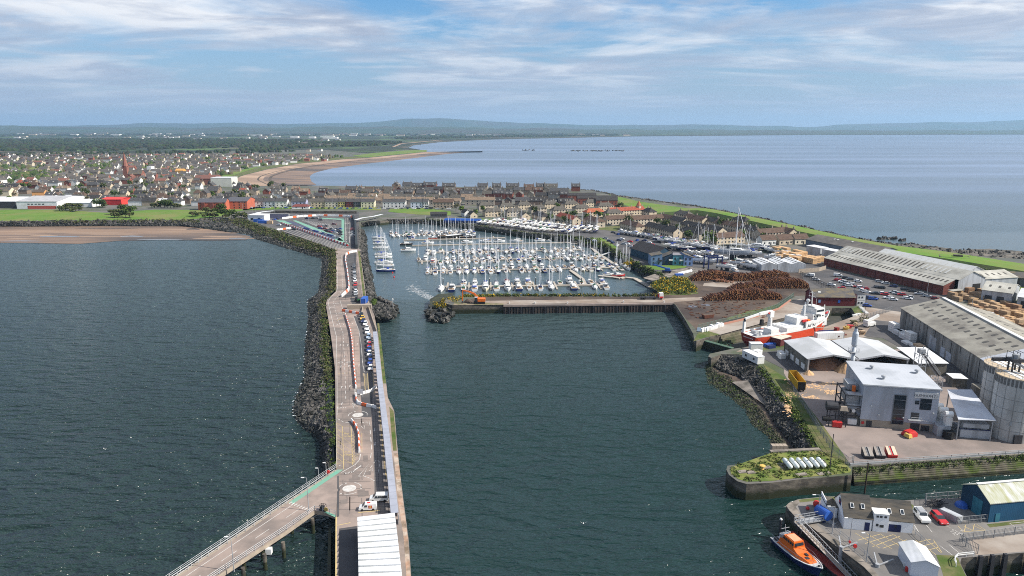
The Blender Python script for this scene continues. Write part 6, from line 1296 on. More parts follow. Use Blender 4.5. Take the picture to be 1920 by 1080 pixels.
# log piles
m_log = M('log_bark', (.14, .055, .03), (.07, .03, .02), .6, .95, c=(.18, .08, .04), sc2=.3); m_end = M('log_end', (.42, .19, .075), (.28, .115, .05), .7, .9, c=(.33, .19, .085), sc2=.4)
def log_pile(label, p0, p1, hprof, dep=4.5, ends=True):
    a, b = P(*p0, ZL), P(*p1, ZL); d = b-a; L = d.length; t = thing('log_pile', label, 'log pile', a, math.atan2(d.y, d.x), 'stacks of cut logs'); mb = MB(); r = .26; z = r; k = 0
    while True:
        any_ = False; x = (k % 2)*r
        while x < L:
            u = x/L*(len(hprof)-1); i = min(int(u), len(hprof)-2); hh = hprof[i]+(hprof[i+1]-hprof[i])*(u-i)+.25*math.sin(x*.5)+rnd.uniform(-.45, .35)
            if z < hh:
                any_ = True; rr = r*rnd.uniform(.6, 1.1); y = rnd.uniform(-.7, .7)+z*.28; zz_ = z+rnd.uniform(-.1, .1); sk = rnd.uniform(-.5, .5) if z > hh-.8 else rnd.uniform(-.1, .1)
                if hh-z < 1.6 or y < 9:
                    n = 6; vs = [(x+q*sk+rr*math.cos(2*math.pi*j/n), yy, zz_+.0+rr*math.sin(2*math.pi*j/n)) for q, yy in ((-.5, y), (.5, y+dep*rnd.uniform(.9, 1.1))) for j in range(n)]
                    mb.add(vs, [(j, j+n, (j+1) % n+n, (j+1) % n) for j in range(n)], 0); mb.add(vs[:n], [tuple(range(n-1, -1, -1))][::-1], 1 if rnd.random() < .62 else 0)
            x += 2*r
        z += r*1.75; k += 1
        if not any_ or k > 26: break
    mb.build('logs', [m_log, m_end], t); return t
log_pile('long back pile of brown logs under the boatyard sheds', (1298, 527), (1372, 525), (1.2, 4.2, 5.2, 5.0, 4.4, 4.0))
log_pile('back pile of logs right of the boatyard log pile, nearest the car park', (1374, 527), (1482, 524), (3.2, 4.2, 3.6, 4.6, 4.8, 3.4))
log_pile('middle pile of logs stretching right towards the maroon shed', (1408, 541), (1518, 541), (1.5, 4.4, 5.0, 5.0, 4.6, 2.4), 5)
log_pile('middle pile of dark logs left of the widest one', (1370, 549), (1440, 548), (1.6, 4.0, 4.8, 4.6, 3.4), 5)
log_pile('front pile of logs nearest the dry dock grass', (1322, 564), (1467, 562), (.6, 3.0, 4.4, 4.8, 5.0, 4.2, 2.0), 4.5)
log_pile('low scatter of logs in the middle of the yard', (1336, 527.5), (1374, 531), (.5, 1.0, .8, .5), 4)
mb = MB(); 
for _ in range(160):
    q = P(rnd.uniform(1290, 1440), rnd.uniform(566, 596), ZL); mb.bar(q+Vector((0, 0, .12)), q+Vector((rnd.uniform(-2, 2), rnd.uniform(-1, 1), .15)), .25, .2)
stuff(mb.build('bark_debris', m_log))
t_ = thing('rusty_skip', 'rusty orange skip standing on the dark log yard ground', 'skip', P(1327, 596, ZL), .3); MB().box(0, 0, .1, 4.5, 2.2, 1.5, 0, 0, 1.15, 1.1).build('body', M('rust', (.16, .06, .03), (.10, .04, .03), 1), t_); MB().box(0, 0, 1.62, 4.6, 1.9, .04).build('load', m_dirt, t_)
# ================================================================ dry dock and the red ship
poly('dock_floor', [(1321, 637), (1345, 627), (1425, 605), (1540, 582), (1597, 576), (1606, 590), (1600, 599), (1540, 616), (1498, 629.5), (1432, 645.5), (1394, 652), (1371, 652)], .3, M('dock_floor_concrete', (.04, .042, .036), (.07, .068, .055), .2, .8))
a_, b_ = P(1346, 629, 4), P(1546, 583, 4); d_ = (b_-a_); L_ = d_.length; t_ = thing('dock_altar', 'stepped stone side of the dry dock left of the red ship', 'dock wall', (a_.x, a_.y, 0), math.atan2(d_.y, d_.x))
for i in range(4): MB().box(L_/2, -(.45+.9*i), .31, L_-2, .9, 3.3-.95*i).build('step', M('altar_stone_%d' % i, (.23-.03*i, .2-.025*i, .14-.015*i), (.12, .105, .07), .3, .9, c=(.06, .07, .035), sc2=.2), t_)
a_, b_ = P(1321, 638, 3.4), P(1374, 652.5, 3.4); d_ = b_-a_; t_ = thing('dock_gate', 'dark dock gate with a green footway at the dry dock mouth', 'dock gate', (a_.x, a_.y, 0), math.atan2(d_.y, d_.x)); MB().box(d_.length/2, 0, -2, d_.length, 1.6, 5.2).build('leaf', m_weed, t_); MB().box(d_.length/2, 0, 3.2, d_.length, 1.8, .25).build('footway', M('footway_green', (.10, .17, .12), None, 1), t_)
railing('green handrail along the dock gate footway', [Vector((*p[:2], 3.45)) for p in (P(1322, 637.5, 3.4), P(1371, 650.5, 3.4))], 1.1, 2, 2, 3.4, M('rail_green', (.07, .16, .10), None, 1))
railing('curved green mesh fence between the log yard and the dry dock', [(1309, 619), (1360, 606), (1420, 591.5), (1456, 579), (1474, 567), (1488, 557)], 2.4, 3, 2, ZL, M('fence_green', (.14, .22, .18), None, 1), None, 'mesh_fence', True, .05, 'fence')
mb = MB(); q = PL([(1356, 609), (1420, 594), (1460, 580), (1482, 564)], ZL)
for a, b in zip(q, q[1:]): mb.bar(a+Vector((0, 0, .4)), b+Vector((0, 0, .4)), .4, .8)
tag(mb.build('pink_barrier', M('faded_red', (.40, .17, .12), (.34, .2, .15), .5)), 'low faded red barrier running along the mesh fence', 'barrier')
BAGM = MB(); profx(BAGM, [(-.5, 0), (-.56, .6), (-.4, 1.0), (.4, 1.0), (.56, .6), (.5, 0)][::-1], 1.0, 0, .8); BAG = BAGM.build('tmp', m_white).data; bpy.data.objects.remove(bpy.data.objects['tmp'])
for i, (x, y) in enumerate(((1316, 622), (1320, 621), (1324, 620.5), (1328, 619), (1332, 618.5), (1337, 617), (1341, 615.5), (1345, 614), (1349, 612.5), (1353, 611.5), (1334, 615), (1346, 611))):
    o = bpy.data.objects.new('bulk_bag', BAG); C.objects.link(o); p = P(x, y, ZL); o.location = p; o.rotation_euler = (0, 0, rnd.uniform(0, 1)); o.scale = (1.5, 1.5, 1.5); tag(o, 'white bulk bag in the row beside the mesh fence', 'bag', 'white bulk bags by the mesh fence')
t_ = thing('harbour_sign', 'small white and blue sign on the corner of the dry dock', 'sign', P(1310, 625, ZL)); MB().box(0, 0, 0, .12, .12, 2.2).build('post', m_steel, t_); MB().box(0, -.08, 1.0, 1.7, .08, 1.6).build('panel', M('sign_blue', (.45, .55, .7), None, 1), t_)
SHX = P(1398.5, 633.5, 6.4); t_ = thing('red_ship', 'red hulled ship with white decks and cranes sitting in the dry dock', 'ship', (SHX.x+.6, SHX.y-1.0, 2.0), rad(27)); ship = t_
m_hull = M('hull_red', (.62, .075, .022), (.52, .055, .018), .25, .45, c=(.45, .05, .02), sc2=.15, spec=.5); m_hulld = M('stern_red', (.24, .03, .025), (.2, .03, .02), .3, .5)
B_ = 10.4; rows = []
for u, k, f, kb in ((0, .80, 6.0, .55), (.06, .9, 6.0, .8), (.2, 1, 5.9, .95), (.5, 1, 5.9, 1), (.68, 1, 6.3, .95), (.8, .86, 7.6, .7), (.9, .56, 8.6, .35), (.96, .27, 9.3, .12), (1.0, .05, 10.4, .02)):
    x = 47*u; wd = B_/2*k; xb = x if u < .8 else x-(u-.8)*22
    rows.append([(x, wd, f), (x*.4+xb*.6, wd*(.5+.5*kb), 3), (xb+(1.5 if u == 0 else 0), wd*kb*.9, .5), (xb+(2 if u == 0 else 0), 0, .05), (xb+(1.5 if u == 0 else 0), -wd*kb*.9, .5), (x*.4+xb*.6, -wd*(.5+.5*kb), 3), (x, -wd, f)])
mb = MB(); mb.loft(rows[::-1]); mb.fan([tuple(p) for p in rows[0]], 1); mb.build('hull', [m_hull, m_hulld], t_)
mb = MB(); mb.loft([[(r[6][0], r[6][1]*.97, r[6][2]-.35) for r in rows], [(r[0][0], r[0][1]*.97, r[0][2]-.35) for r in rows]]); mb.build('deck', m_white, t_)
mb = MB()
for s in (0, 6):
    e = [Vector(r[s]) for r in rows]
    for a, b in zip(e, e[1:]): mb.bar(a+Vector((0, 0, .25)), b+Vector((0, 0, .25)), .14, .7)
mb.build('bulwark', m_white, t_)
def hb(nm, x0, x1, w0, z0, h, tp=1.0, y=0, m=m_white, par=None):
    return MB().box((x0+x1)/2, y, z0, x1-x0, w0, h, 0, 0, tp, tp).build(nm, m, par or t_)
hb('aft_house', 8.0, 12.5, 4.2, 5.6, 2.6, .95, -2.2); hb('funnel', 9.0, 10.4, 1.2, 8.2, 2.4, .8, 2.6, m_black); hb('winch', 4, 6.5, 3, 5.6, 1.1, .8, 1.5, m_steel); hb('winch', 2, 3.5, 2, 5.6, .9, .8, -1.5, m_steel)
for i in range(6): hb('deck_crate', 3+1.1*i, 3.8+1.1*i, .9, 5.6, .8+.3*(i % 3), .9, -3.5+1.3*(i % 4), m_white if i % 2 else m_steel)
hb('red_locker', 12.6, 13.6, 1.0, 5.6, 1.5, 1, -2.9, m_red)
lh = hb('hold_house', 17, 27, 8.6, 5.55, 1.9, .985); 
for i in range(4): hb('hatch_cover', 17.6+2.4*i, 19.6+2.4*i, 5, 7.45, .16, .96, 0, m_cladw, lh)
hb('hangar', 24.5, 31, 6.4, 7.4, 3.0, .97, .8); hb('life_raft', 27.2, 29.8, .9, 8.6, .9, .8, -2.9, m_red); hb('boat_cover', 29.8, 31.4, 1.2, 8.4, 1.0, .8, -3.0, m_orange)
mb = MB()
for zc in (7.6, 8.3):
    mb.path([(17.2, -4.2, zc), (23.2, -4.2, zc)], .04, 4).path([(17.2, 4.2, zc), (17.2, -4.2, zc)], .04, 4)
for zc in (10.7, 11.4): mb.path([(24.7, -2.2, zc), (30.8, -2.2, zc)], .04, 4).path([(24.7, 3.8, zc), (24.7, -2.2, zc)], .04, 4)
mb.build('guard_rail', m_white, t_)
f1 = hb('forward_house', 32, 41.2, 7.8, 5.9, 2.9, .97); f2 = hb('accommodation', 33.2, 40.4, 6.6, 8.8, 2.5, .96); f3 = hb('bridge', 34.4, 39.4, 7.4, 11.3, 2.3, .93)
for xx, ww, zz_ in ((39.4, 6.4, 12.2),): MB().box(xx, 0, zz_, .14, ww, .9).build('window', m_glass, f3)
for s in (-1, 1):
    MB().box(36.9, s*3.66, 12.2, 4.2, .12, .8).build('window', m_glass, f3)
    for i in range(4): MB().box(34+1.7*i, s*3.24, 9.9, .7, .12, .7).build('window', m_glass, f2)
    for i in range(4): MB().box(32.6+2.2*i, s*3.88, 7.2, .6, .12, .6).build('window', m_glass, f1)
hb('monkey_island', 35, 38.4, 4, 13.6, .5, 1.1, 0, m_white); MB().box(36.6, 0, 11.2, 2.0, 11.0, .2).build('bridge_wing', m_white, t_)
mb = MB(); mb.tube((35.6, 0, 13.6), (35.2, 0, 20.5), .3, 8, 0, .12).bar((35.4, -1.8, 18.2), (35.4, 1.8, 18.2), .16).bar((35.3, -1.1, 19.8), (35.3, 1.1, 19.8), .12).tube((37.5, 1.6, 13.9), (37.5, 1.6, 18), .06).tube((36, -1.8, 13.9), (36, -1.8, 17.5), .06); mb.build('mast', m_white, t_)
mb = MB(); mb.lathe([(.2, 13.6), (.3, 15.6), (.85, 16.1), (.85, 16.6), (.3, 17.1)], 10, 0, 34.3, 1.0); mb.build('radar_dome', m_white, t_)
hb('foremast', 43.4, 43.9, .5, 9.2, 4.4, .6); hb('anchor_winch', 42.2, 44, 2.2, 8.6, .9, .8, 0, m_steel)
mb = MB(); mb.tube((42.6, -1.9, 10.4), (44.4, -1.1, 10.4), .42, 8); mb.build('rescue_boat', m_red, t_)
MB().tube((14.2, 2.4, 5.6), (14.2, 2.4, 11.2), 1.15, 12, 0, .8).build('crane_pedestal', m_white, t_); cb = MB().box(14.2, 2.4, 11.2, 2.2, 2.0, 2.6).build('crane_house', m_white, t_)
mb = MB(); mb.bar((14.6, 2.2, 13.6), (8, 2.6, 13.2), .9, 1.2).bar((8, 2.6, 13.2), (.8, 3.2, 11.9), .6, .8).bar((13.4, 2.2, 11.8), (10.5, 2.4, 12.9), .3, .3); mb.build('crane_boom', m_white, t_)
MB().box(12.6, 2.2, 12.9, .8, 1.4, .5).box(11, 2.4, 12.6, 2, .5, .3).build('boom_tip_marking', m_red, cb); MB().bar((1.0, 3.6, 5.8), (1.0, 3.6, 10.6), .9, .9).build('boom_rest', m_white, t_); MB().box(1.0, 3.5, 10.6, .7, .7, 1.2).build('rest_head', m_dark, t_)
mb = MB(); mb.bar((30.4, -1.2, 10.4), (33.6, 1.6, 15.4), .6, .7); mb.build('second_crane_boom', m_white, t_)
mb = MB(); mb.bar((30.5, -4.8, 6.6), (41.5, -8.2, 5.2), .5, .18); mb.build('gangway', m_wood, t_); MB().box(42.0, -8.4, 3.9, 1.6, 1.6, 1.9).build('gangway_stand', m_hulld, t_)
def text3(txt, parent, loc, rot, size, m, ext=.01, nm='lettering', sx=1.0):
    cu = bpy.data.curves.new(nm, 'FONT'); cu.body = txt; cu.size = size; cu.extrude = ext; cu.align_x = 'CENTER'; cu.align_y = 'CENTER'; cu.materials.append(m)
    return solid_text(cu, nm, parent, loc, rot, (sx, 1, 1), m)
MB().box(30.5, -4.75, 5.8, 6.4, .5, 3.3, 0, 0, .98, .9).build('side_screen', m_white, t_); text3('ACN', t_, (30.5, -5.06, 7.2), (math.pi/2, 0, 0), 2.2, m_dark, .02, 'side_lettering')
mb = MB()
for i in range(9): mb.box(-.02, 2.6-.62*i, 4.6, .06, .34, .34)
for i in range(5): mb.box(.25, 1.2-.55*i, 3.7, .06, .26, .24)
mb.build('stern_name', m_white, t_)
for i in range(5): MB().box(5+9*i, 0, 0.0, 1.2, 6, .12).build('keel_block', m_wood, t_)
# ================================================================ sheds of the east harbour
def front(pxA, pxB, z=ZL):                   # frame along a ground line A (left) -> B (right); y runs away from the camera
    a, b = P(*pxA, z), P(*pxB, z); return a, math.atan2(b.y-a.y, b.x-a.x), (b-a).length
def rooflight(ro, spots, slope, sx, sy, m, nm='skylight'):
    b = None
    for x, y, z in spots:
        if b is None: b = MB(); b.box(0, 0, .0, sx, sy, .05); b = b.build(nm, m, ro, (x, y, z)); b.rotation_euler = (slope, 0, 0)
        else: q = part(nm, b.data, None, ro, (x, y, z)); q.rotation_euler = (slope, 0, 0)
m_sky = M('skylight_dark', (.10, .09, .075), (.07, .065, .055), .5, .5); m_skyl = M('skylight_pale', (.52, .52, .49), (.44, .44, .41), .5, .5)
def slab(b, pts, th=.18, mi=0):              # a roof plane with thickness
    n = len(pts); q = [(p[0], p[1], p[2]-th) for p in pts]
    b.add(list(pts)+q, [tuple(range(n)), tuple(range(2*n-1, n-1, -1))]+[(i, i+n, (i+1) % n+n, (i+1) % n) for i in range(n)], mi); return b
# ---- long red brick shed
a_, rz_, L_ = front((1544, 498), (1766, 553)); t_ = thing('brick_shed', 'very long red brick shed with a grey roof and rows of skylights', 'shed', (a_.x, a_.y, ZL-.04), rz_)
h0, h1, h2, y1, y2, y3 = 5.2, 7.9, 11.8, 8.0, 17.6, 27.0
b = MB(); b.add([(0, 0, 0), (L_, 0, 0), (L_, 0, h0), (0, 0, h0), (0, y1, 0), (L_, y1, 0), (L_, y1, h1), (0, y1, h1)], [(0, 1, 2, 3), (1, 5, 6, 2), (4, 0, 3, 7)]); b.build('wall', m_brick, t_)
b = MB(); b.add([(0, y1, 0), (0, y3, 0), (0, y3, h1), (0, y2, h2), (0, y1, h1), (L_+2, y1, 0), (L_+2, y3, 0), (L_+2, y3, h1), (L_+2, y2, h2), (L_+2, y1, h1)], [(1, 0, 4, 3, 2), (5, 6, 7, 8, 9), (6, 1, 2, 7)]); b.build('gable_wall', m_cladg, t_)
b = MB(); slab(b, [(-.3, -.4, h0-.1), (L_+.3, -.4, h0-.1), (L_+.3, y1, h1+.02), (-.3, y1, h1+.02)]); slab(b, [(-.3, y1-.02, h1+.1), (L_+2.4, y1-.02, h1+.1), (L_+2.4, y2, h2+.15), (-.3, y2, h2+.15)]); slab(b, [(-.3, y2, h2+.15), (L_+2.4, y2, h2+.15), (L_+2.4, y3+.4, h1), (-.3, y3+.4, h1)])
m_shedroof = M('weathered_sheet', (.47, .455, .40), (.38, .37, .325), .12, .85, c=(.30, .29, .25), sc2=.1, corr=(0, .9, .06)); ro = b.build('roof', m_shedroof, t_)
s1 = math.atan2(h1-h0, y1); s2 = math.atan2(h2-h1, y2-y1)
rooflight(ro, [(2+i*(L_-4)/30, y1*.55, h0+(h1-h0)*.55+.1) for i in range(31)], s1, 1.1, 2.6, m_sky)
rooflight(ro, [(3+i*(L_-6)/27, y1+(y2-y1)*.55, h1+(h2-h1)*.55+.28) for i in range(3, 20)], s2, 1.0, 5.6, m_sky)
rooflight(ro, [(3+i*(L_-6)/27, y1+(y2-y1)*.55, h1+(h2-h1)*.55+.28) for i in (0, 1, 2, 20, 21, 22, 23, 24, 25)], s2, 1.2, 5.0, m_skyl, 'pale_skylight')
MB().box(L_+2.05, y2+3.6, .02, .12, 5.4, 5).build('door', m_black, t_); MB().box(L_+3.6, 5, 3.0, 3.2, 8, .2).build('canopy', m_fibre, t_)
p_ = None
for i in range(14):
    if p_ is None: p_ = MB().box(0, -.06, 0, .5, .14, 5.0).build('buttress', M('dark_brick', (.10, .03, .025), None, 1), t_, (3+6.3*i, 0, 0))
    else: part('buttress', p_.data, None, t_, (3+6.3*i, 0, 0))
a2, rz2 = a_, rz_
def rel(a, rz, x, y): return Vector((a.x+x*math.cos(rz)-y*math.sin(rz), a.y+x*math.sin(rz)+y*math.cos(rz), ZL-.04))
q = rel(a2, rz2, 12, 28.5); t_ = thing('grey_shed', 'pale grey long roof directly behind the brick shed', 'shed', q, rz2); wall_mb(62, 16, 7.8, 3.2).build('wall', m_cladg, t_, (31, 8, 0)); ro = roof_mb(62, 16, 7.8, 3.2).build('roof', M('pale_sheet', (.50, .51, .50), (.43, .44, .43), .15, .7, corr=(0, .9, .06)), t_, (31, 8, 0))
rooflight(ro, [(-28+4.3*i, -3.9, 9.55) for i in range(14)], math.atan2(3.2, 8), .9, 4, m_skyl)
a_, rz_, L_ = front((1513, 462), (1640, 490)); q = a_+Vector((0, 3, 0)); t_ = thing('dark_shed', 'long dark roofed shed between the green bank and the timber yard', 'shed', (q.x, q.y, ZL-.04), rz2+rad(3)); wall_mb(64, 22, 5, 3.0).build('wall', M('slate_blue_cladding', (.16, .19, .23), None, .3), t_, (32, 11, 0)); ro = roof_mb(64, 22, 5, 3.0).build('roof', M('dark_fibre', (.115, .105, .098), (.085, .08, .075), .15, .9, c=(.15, .135, .12), sc2=.1, corr=(0, 1.1, .08)), t_, (32, 11, 0)); rooflight(ro, [(-13, -3, 7.35), (-10, -3, 7.35), (2, -2, 7.62)], .266, 1.2, 1.8, m_skyl)
for i, (x, y, L, W, h) in enumerate(((1511, 477, 12, 7, 6), (1540, 484, 13, 7, 6))):
    q = P(x, y, ZL); t_ = thing('flat_store', f'grey flat-roofed store in front of the dark shed, {nth(i+1)} from left', 'store', q, rz2+rad(5)); MB().box(L/2, W/2, 0, L, W, h).build('wall', m_cladg, t_); MB().box(L/2, W/2, h, L+.4, W+.4, .35).build('roof', m_wroof, t_)
# ---- big grey warehouse running down the right side
a_, rz_, L_ = front((1686, 612), (1850, 727)); aW, rzW = a_, rz_; W_, he, hr, yr = 37.0, 8.6, 13.6, 16.5; Lw = L_+40
t_ = thing('grey_warehouse', 'huge grey warehouse with a stained fibre roof running down the right side', 'warehouse', (a_.x, a_.y, ZL-.04), rz_)
b = MB(); b.add([(0, 0, 0), (Lw, 0, 0), (Lw, 0, he), (0, 0, he), (0, W_, 0), (Lw, W_, 0), (Lw, W_, he-1), (0, W_, he-1), (0, yr, hr), (Lw, yr, hr)], [(0, 1, 2, 3), (4, 0, 3, 8, 7), (1, 5, 6, 9, 2), (5, 4, 7, 6)])
m_whwall = M('streaked_cladding', (.30, .295, .275), (.22, .215, .20), .3, .85, c=(.13, .125, .115), sc2=.22, corr=(0, 1.0, .06), stretch=(1.6, 1.6, .25)); b.build('wall', m_whwall, t_)
b = MB(); b.add([(-.04, -.04, .02), (-.04, yr, .02), (-.04, yr, hr-.4), (-.04, -.04, he-.1)], [(1, 0, 3, 2)]); b.build('end_panel', m_cladg, t_)
b = MB(); slab(b, [(-.3, -.5, he-.1), (L_-6, -.5, he-.1), (L_-6, yr, hr+.05), (-.3, yr, hr+.05)]); slab(b, [(-.3, yr, hr+.05), (Lw, yr, hr+.05), (Lw, W_+.4, he-1), (-.3, W_+.4, he-1)]); ro = b.build('roof', M('stained_fibre', (.34, .32, .27), (.26, .245, .205), .2, .9, c=(.19, .175, .15), sc2=.13, corr=(0, 1.1, .08)), t_)
b = MB(); slab(b, [(L_-6, -.5, he-.1), (Lw, -.5, he-.1), (Lw, yr, hr+.05), (L_-6, yr, hr+.05)]); b.build('new_roof_sheet', M('new_sheet', (.46, .48, .52), (.40, .42, .46), .2, .6, corr=(0, 1.0, .06)), t_)
MB().box(Lw/2, yr, hr-.05, Lw, 1.5, .3).build('ridge_cap', m_white, t_); b = MB(); b.box(Lw/2, yr+4, hr-.95, Lw, 5.5, .1); q = b.build('ridge_sheet', m_white, t_); q.rotation_euler = (0, 0, 0)
bpy.data.objects.remove(q)
sw = math.atan2(hr-he, yr)
for f_ in (.42, .72): rooflight(ro, [(3+4.5*i, yr*f_, he+(hr-he)*f_+.06) for i in range(int((L_-8)/4.5))], sw, 1.5, 2.0, m_sky)
rooflight(ro, [(3+6*i, yr+(W_-yr)*.45, hr-(hr-he+1)*.45+.1) for i in range(int(Lw/6))], -math.atan2(hr-he+1, W_-yr), 1.3, 2, m_sky)
for i, (x, w_, h_, m_) in enumerate(((33, 6, 5.2, m_cladg), (42, 3.2, 3.6, M('pale_door', (.5, .54, .6), None, 1)), (47, 4, 3.2, bpy.data.materials['pale_door']), (58, 7, 5.5, m_whwall), (74, 4.5, 4, m_cladg))): MB().box(x, -.05, .02, w_, .14, h_).build('door', m_, t_)
b = None
for i in range(12):
    if b is None: b = MB().box(0, -.03, 0, .22, .16, he-.3).build('downpipe', m_dark, t_, (6+7*i, 0, 0))
    else: part('downpipe', b.data, None, t_, (6+7*i, 0, 0))
q = rel(a_, rz_, 4, W_+1); t_ = thing('low_roof_shed', 'low white ridged roof along the far side of the grey warehouse', 'shed', q, rz_); wall_mb(90, 12, 5.5, 2).build('wall', m_cladg, t_, (45, 6, 0)); roof_mb(90, 12, 5.5, 2).build('roof', m_cladw, t_, (45, 6, 0))
bpy.data.objects.remove(t_.children[0]); bpy.data.objects.remove(t_.children[0]); bpy.data.objects.remove(t_)
# ---- sheds on the right edge
for i, (pa, pb, W, h, r, lb) in enumerate((((1842, 545), (1905, 541), 18, 6.5, 2.5, 'pale grey shed with dark doors at the right edge behind the timber stacks'), ((1838, 566), (1895, 574), 22, 6.5, 2.8, 'grey shed with two roof slopes nearest the timber stacks at the right edge'), ((1905, 578), (1990, 590), 20, 6, 2.5, 'white roofed shed cut off by the right edge beside the timber stacks'), ((1872, 533), (1990, 545), 14, 5, 2, 'dark roofed shed at the foot of the green bank on the right edge'))):
    a_, rz_, L_ = front(pa, pb); t_ = thing('edge_shed', lb, 'shed', (a_.x, a_.y, ZL-.04), rz_, None); wall_mb(L_, W, h, r).build('wall', m_cladg if i != 3 else M('dark_cladding', (.1, .11, .12), None, 1), t_, (L_/2, W/2, 0)); ro = roof_mb(L_, W, h, r).build('roof', m_shedroof if i < 2 else m_wroof if i == 2 else m_slate, t_, (L_/2, W/2, 0))
    if i < 2: rooflight(ro, [(-L_/2+2.5+4*k, -W*.25, h+r*.5+.05) for k in range(int(L_/4))], math.atan2(r, W/2), 1, 2.4, m_sky)
    for k in range(2): MB().box(3+5*k, -.05, .02, 3, .14, 4).build('door', m_dark, t_)
# ---- twin white sheds of the boatyard, with a dark red shed and cabins by the dock
dv = P(1407, 499, ZL)-P(1427, 510.5, ZL); dv.normalize()
for i, (x0, x1, y, lb) in enumerate(((1427, 1456, 510.5, 'left one of the white gabled sheds behind the log piles'), (1457.5, 1510, 509.5, 'wider right one of the white gabled sheds behind the log piles'))):
    a_, rz_, L_ = front((x0, y), (x1, y)); t_ = thing('boat_shed', lb, 'shed', (a_.x, a_.y, ZL-.04), rz_); hh, rr, D_ = 4.6, 1.6, 17
    for k in range(1 if i == 0 else 2):
        Lk = L_ if i == 0 else L_/2; b = MB(); v = [(0, 0, 0), (Lk, 0, 0), (Lk, 0, hh), (Lk/2, 0, hh+rr), (0, 0, hh)]; c_, s_ = math.cos(-rz_), math.sin(-rz_); dl = Vector((dv.x*c_-dv.y*s_, dv.x*s_+dv.y*c_, 0))*D_
        v = [(x+k*Lk, y_, z) for x, y_, z in v]; b.add(v+[(x+dl.x, y_+dl.y, z) for x, y_, z in v], [(0, 1, 2, 3, 4), (1, 6, 7, 2), (5, 0, 4, 9)]); b.build('wall', m_cladg, t_)
        b = MB(); slab(b, [v[4], v[3], tuple(Vector(v[3])+dl), tuple(Vector(v[4])+dl)], .12); slab(b, [v[3], v[2], tuple(Vector(v[2])+dl), tuple(Vector(v[3])+dl)], .12); ro = b.build('roof', m_cladw, t_, (0, 0, .16))
        st = None
        for j in range(4):
            f0 = Vector(v[4])+dl*(.12+.24*j); g0 = Vector(v[3])+dl*(.12+.24*j); b = MB(); slab(b, [tuple(f0+Vector((.3, 0, .06))), tuple(g0+Vector((-.3, 0, .06))), tuple(g0+dl*.06+Vector((-.3, 0, .06))), tuple(f0+dl*.06+Vector((.3, 0, .06)))], .05); b.build('rooflight', m_sky, ro)
mb = MB(); q = PL([(1497, 512), (1535, 509), (1548, 505)], ZL)
for a, b in zip(q, q[1:]): mb.bar(a+Vector((0, 0, 1.2)), b+Vector((0, 0, 1.2)), .25, 2.4)
tag(mb.build('boarded_fence', m_wood), 'tan boarded fence right of the white boatyard sheds', 'fence')
a_, rz_, L_ = front((1524, 573), (1602, 574)); t_ = thing('maroon_shed', 'dark red shed with a slate roof at the head of the dry dock', 'shed', (a_.x, a_.y, ZL-.04), rz_); wall_mb(L_, 11, 4.6, 3.2).build('wall', M('maroon_boards', (.13, .022, .025), (.10, .018, .02), .4), t_, (L_/2, 5.5, 0)); ro = roof_mb(L_, 11, 4.6, 3.2).build('roof', m_slate, t_, (L_/2, 5.5, 0)); rooflight(ro, [(-L_*.32, -2.6, 6.35)], .53, 1.3, 1.1, m_skyl)
for x in (3, L_*.62): MB().box(x, -.05, 1.6, 1.1, .1, 1.5).build('blue_panel', m_blue if x > 5 else M('pale_blue_panel', (.2, .4, .65), None, 1), t_)
MB().box(.02, 5.5, 0, .1, .3, 7.6).box(L_, 5.5, 0, .1, .3, 7.6).build('bargeboard', m_white, t_)
a_, rz_, L_ = front((1607, 573.5), (1622, 573.5)); t_ = thing('stacked_cabin', 'white two-storey site cabin with black bands and windows by the maroon shed', 'cabin', (a_.x, a_.y, ZL-.04), rz_); MB().box(L_/2, 6, 0, L_, 11, 2.6).box(L_/2, 6, 2.75, L_, 11, 2.6).build('wall', m_white, t_); MB().box(L_/2, 6, 2.6, L_-.05, 10.9, .15).box(L_/2, 6, 5.35, L_+.1, 11.1, .12).build('band', m_dark, t_)
for x in (.9, 2.4):
    for z in (1, 3.8): MB().box(x, .47, z, .8, .1, .9).build('window', m_glass, t_)
def cabin(label, pa, pb, W, h, m=m_white, rm=None, win=2, name='site_cabin'):
    a_, rz_, L_ = front(pa, pb); t = thing(name, label, 'cabin', (a_.x, a_.y, ZL-.04), rz_); MB().box(L_/2, W/2, 0, L_, W, h).build('wall', m, t); MB().box(L_/2, W/2, h, L_+.2, W+.2, .12).build('roof', rm or m_wroof, t)
    for i in range(win): MB().box(L_*(i+.5)/win, -.03, 1.0, .9, .08, .9).build('window', m_glass, t)
    return t
cabin('plain white cabin under the stern of the red ship', (1408, 657), (1430, 657), 3, 2.6, m_white, None, 0); cabin('dark red hut with a cream roof beside the red ship', (1463, 650), (1483, 643.5), 6, 3.0, M('maroon_hut', (.12, .03, .03), None, 1), M('cream_roof', (.6, .56, .46), None, 1), 0)
a_ = P(1391, 672, ZL); t_ = cabin('white mobile cabin on the grass near the basin rocks', (1391, 669), (1420, 683), 3.0, 2.7); cabin('small white cabin standing behind the white mobile cabin', (1410, 668), (1420, 671), 3, 2.4, m_white, None, 0)
for i, (x, y, c) in enumerate(((1440, 649, m_blue), (1449, 647, m_blue), (1445, 652, m_navy))): tag(MB().box(0, 0, 0, 3.4, 2.2, 1.1, 0, 0, .9, .8).build('covered_pallet', c, None, P(x, y, ZL), .4), f'blue covered pallet on the grass below the red ship, {nth(i+1)} from left', 'pallet', 'blue covered pallets')
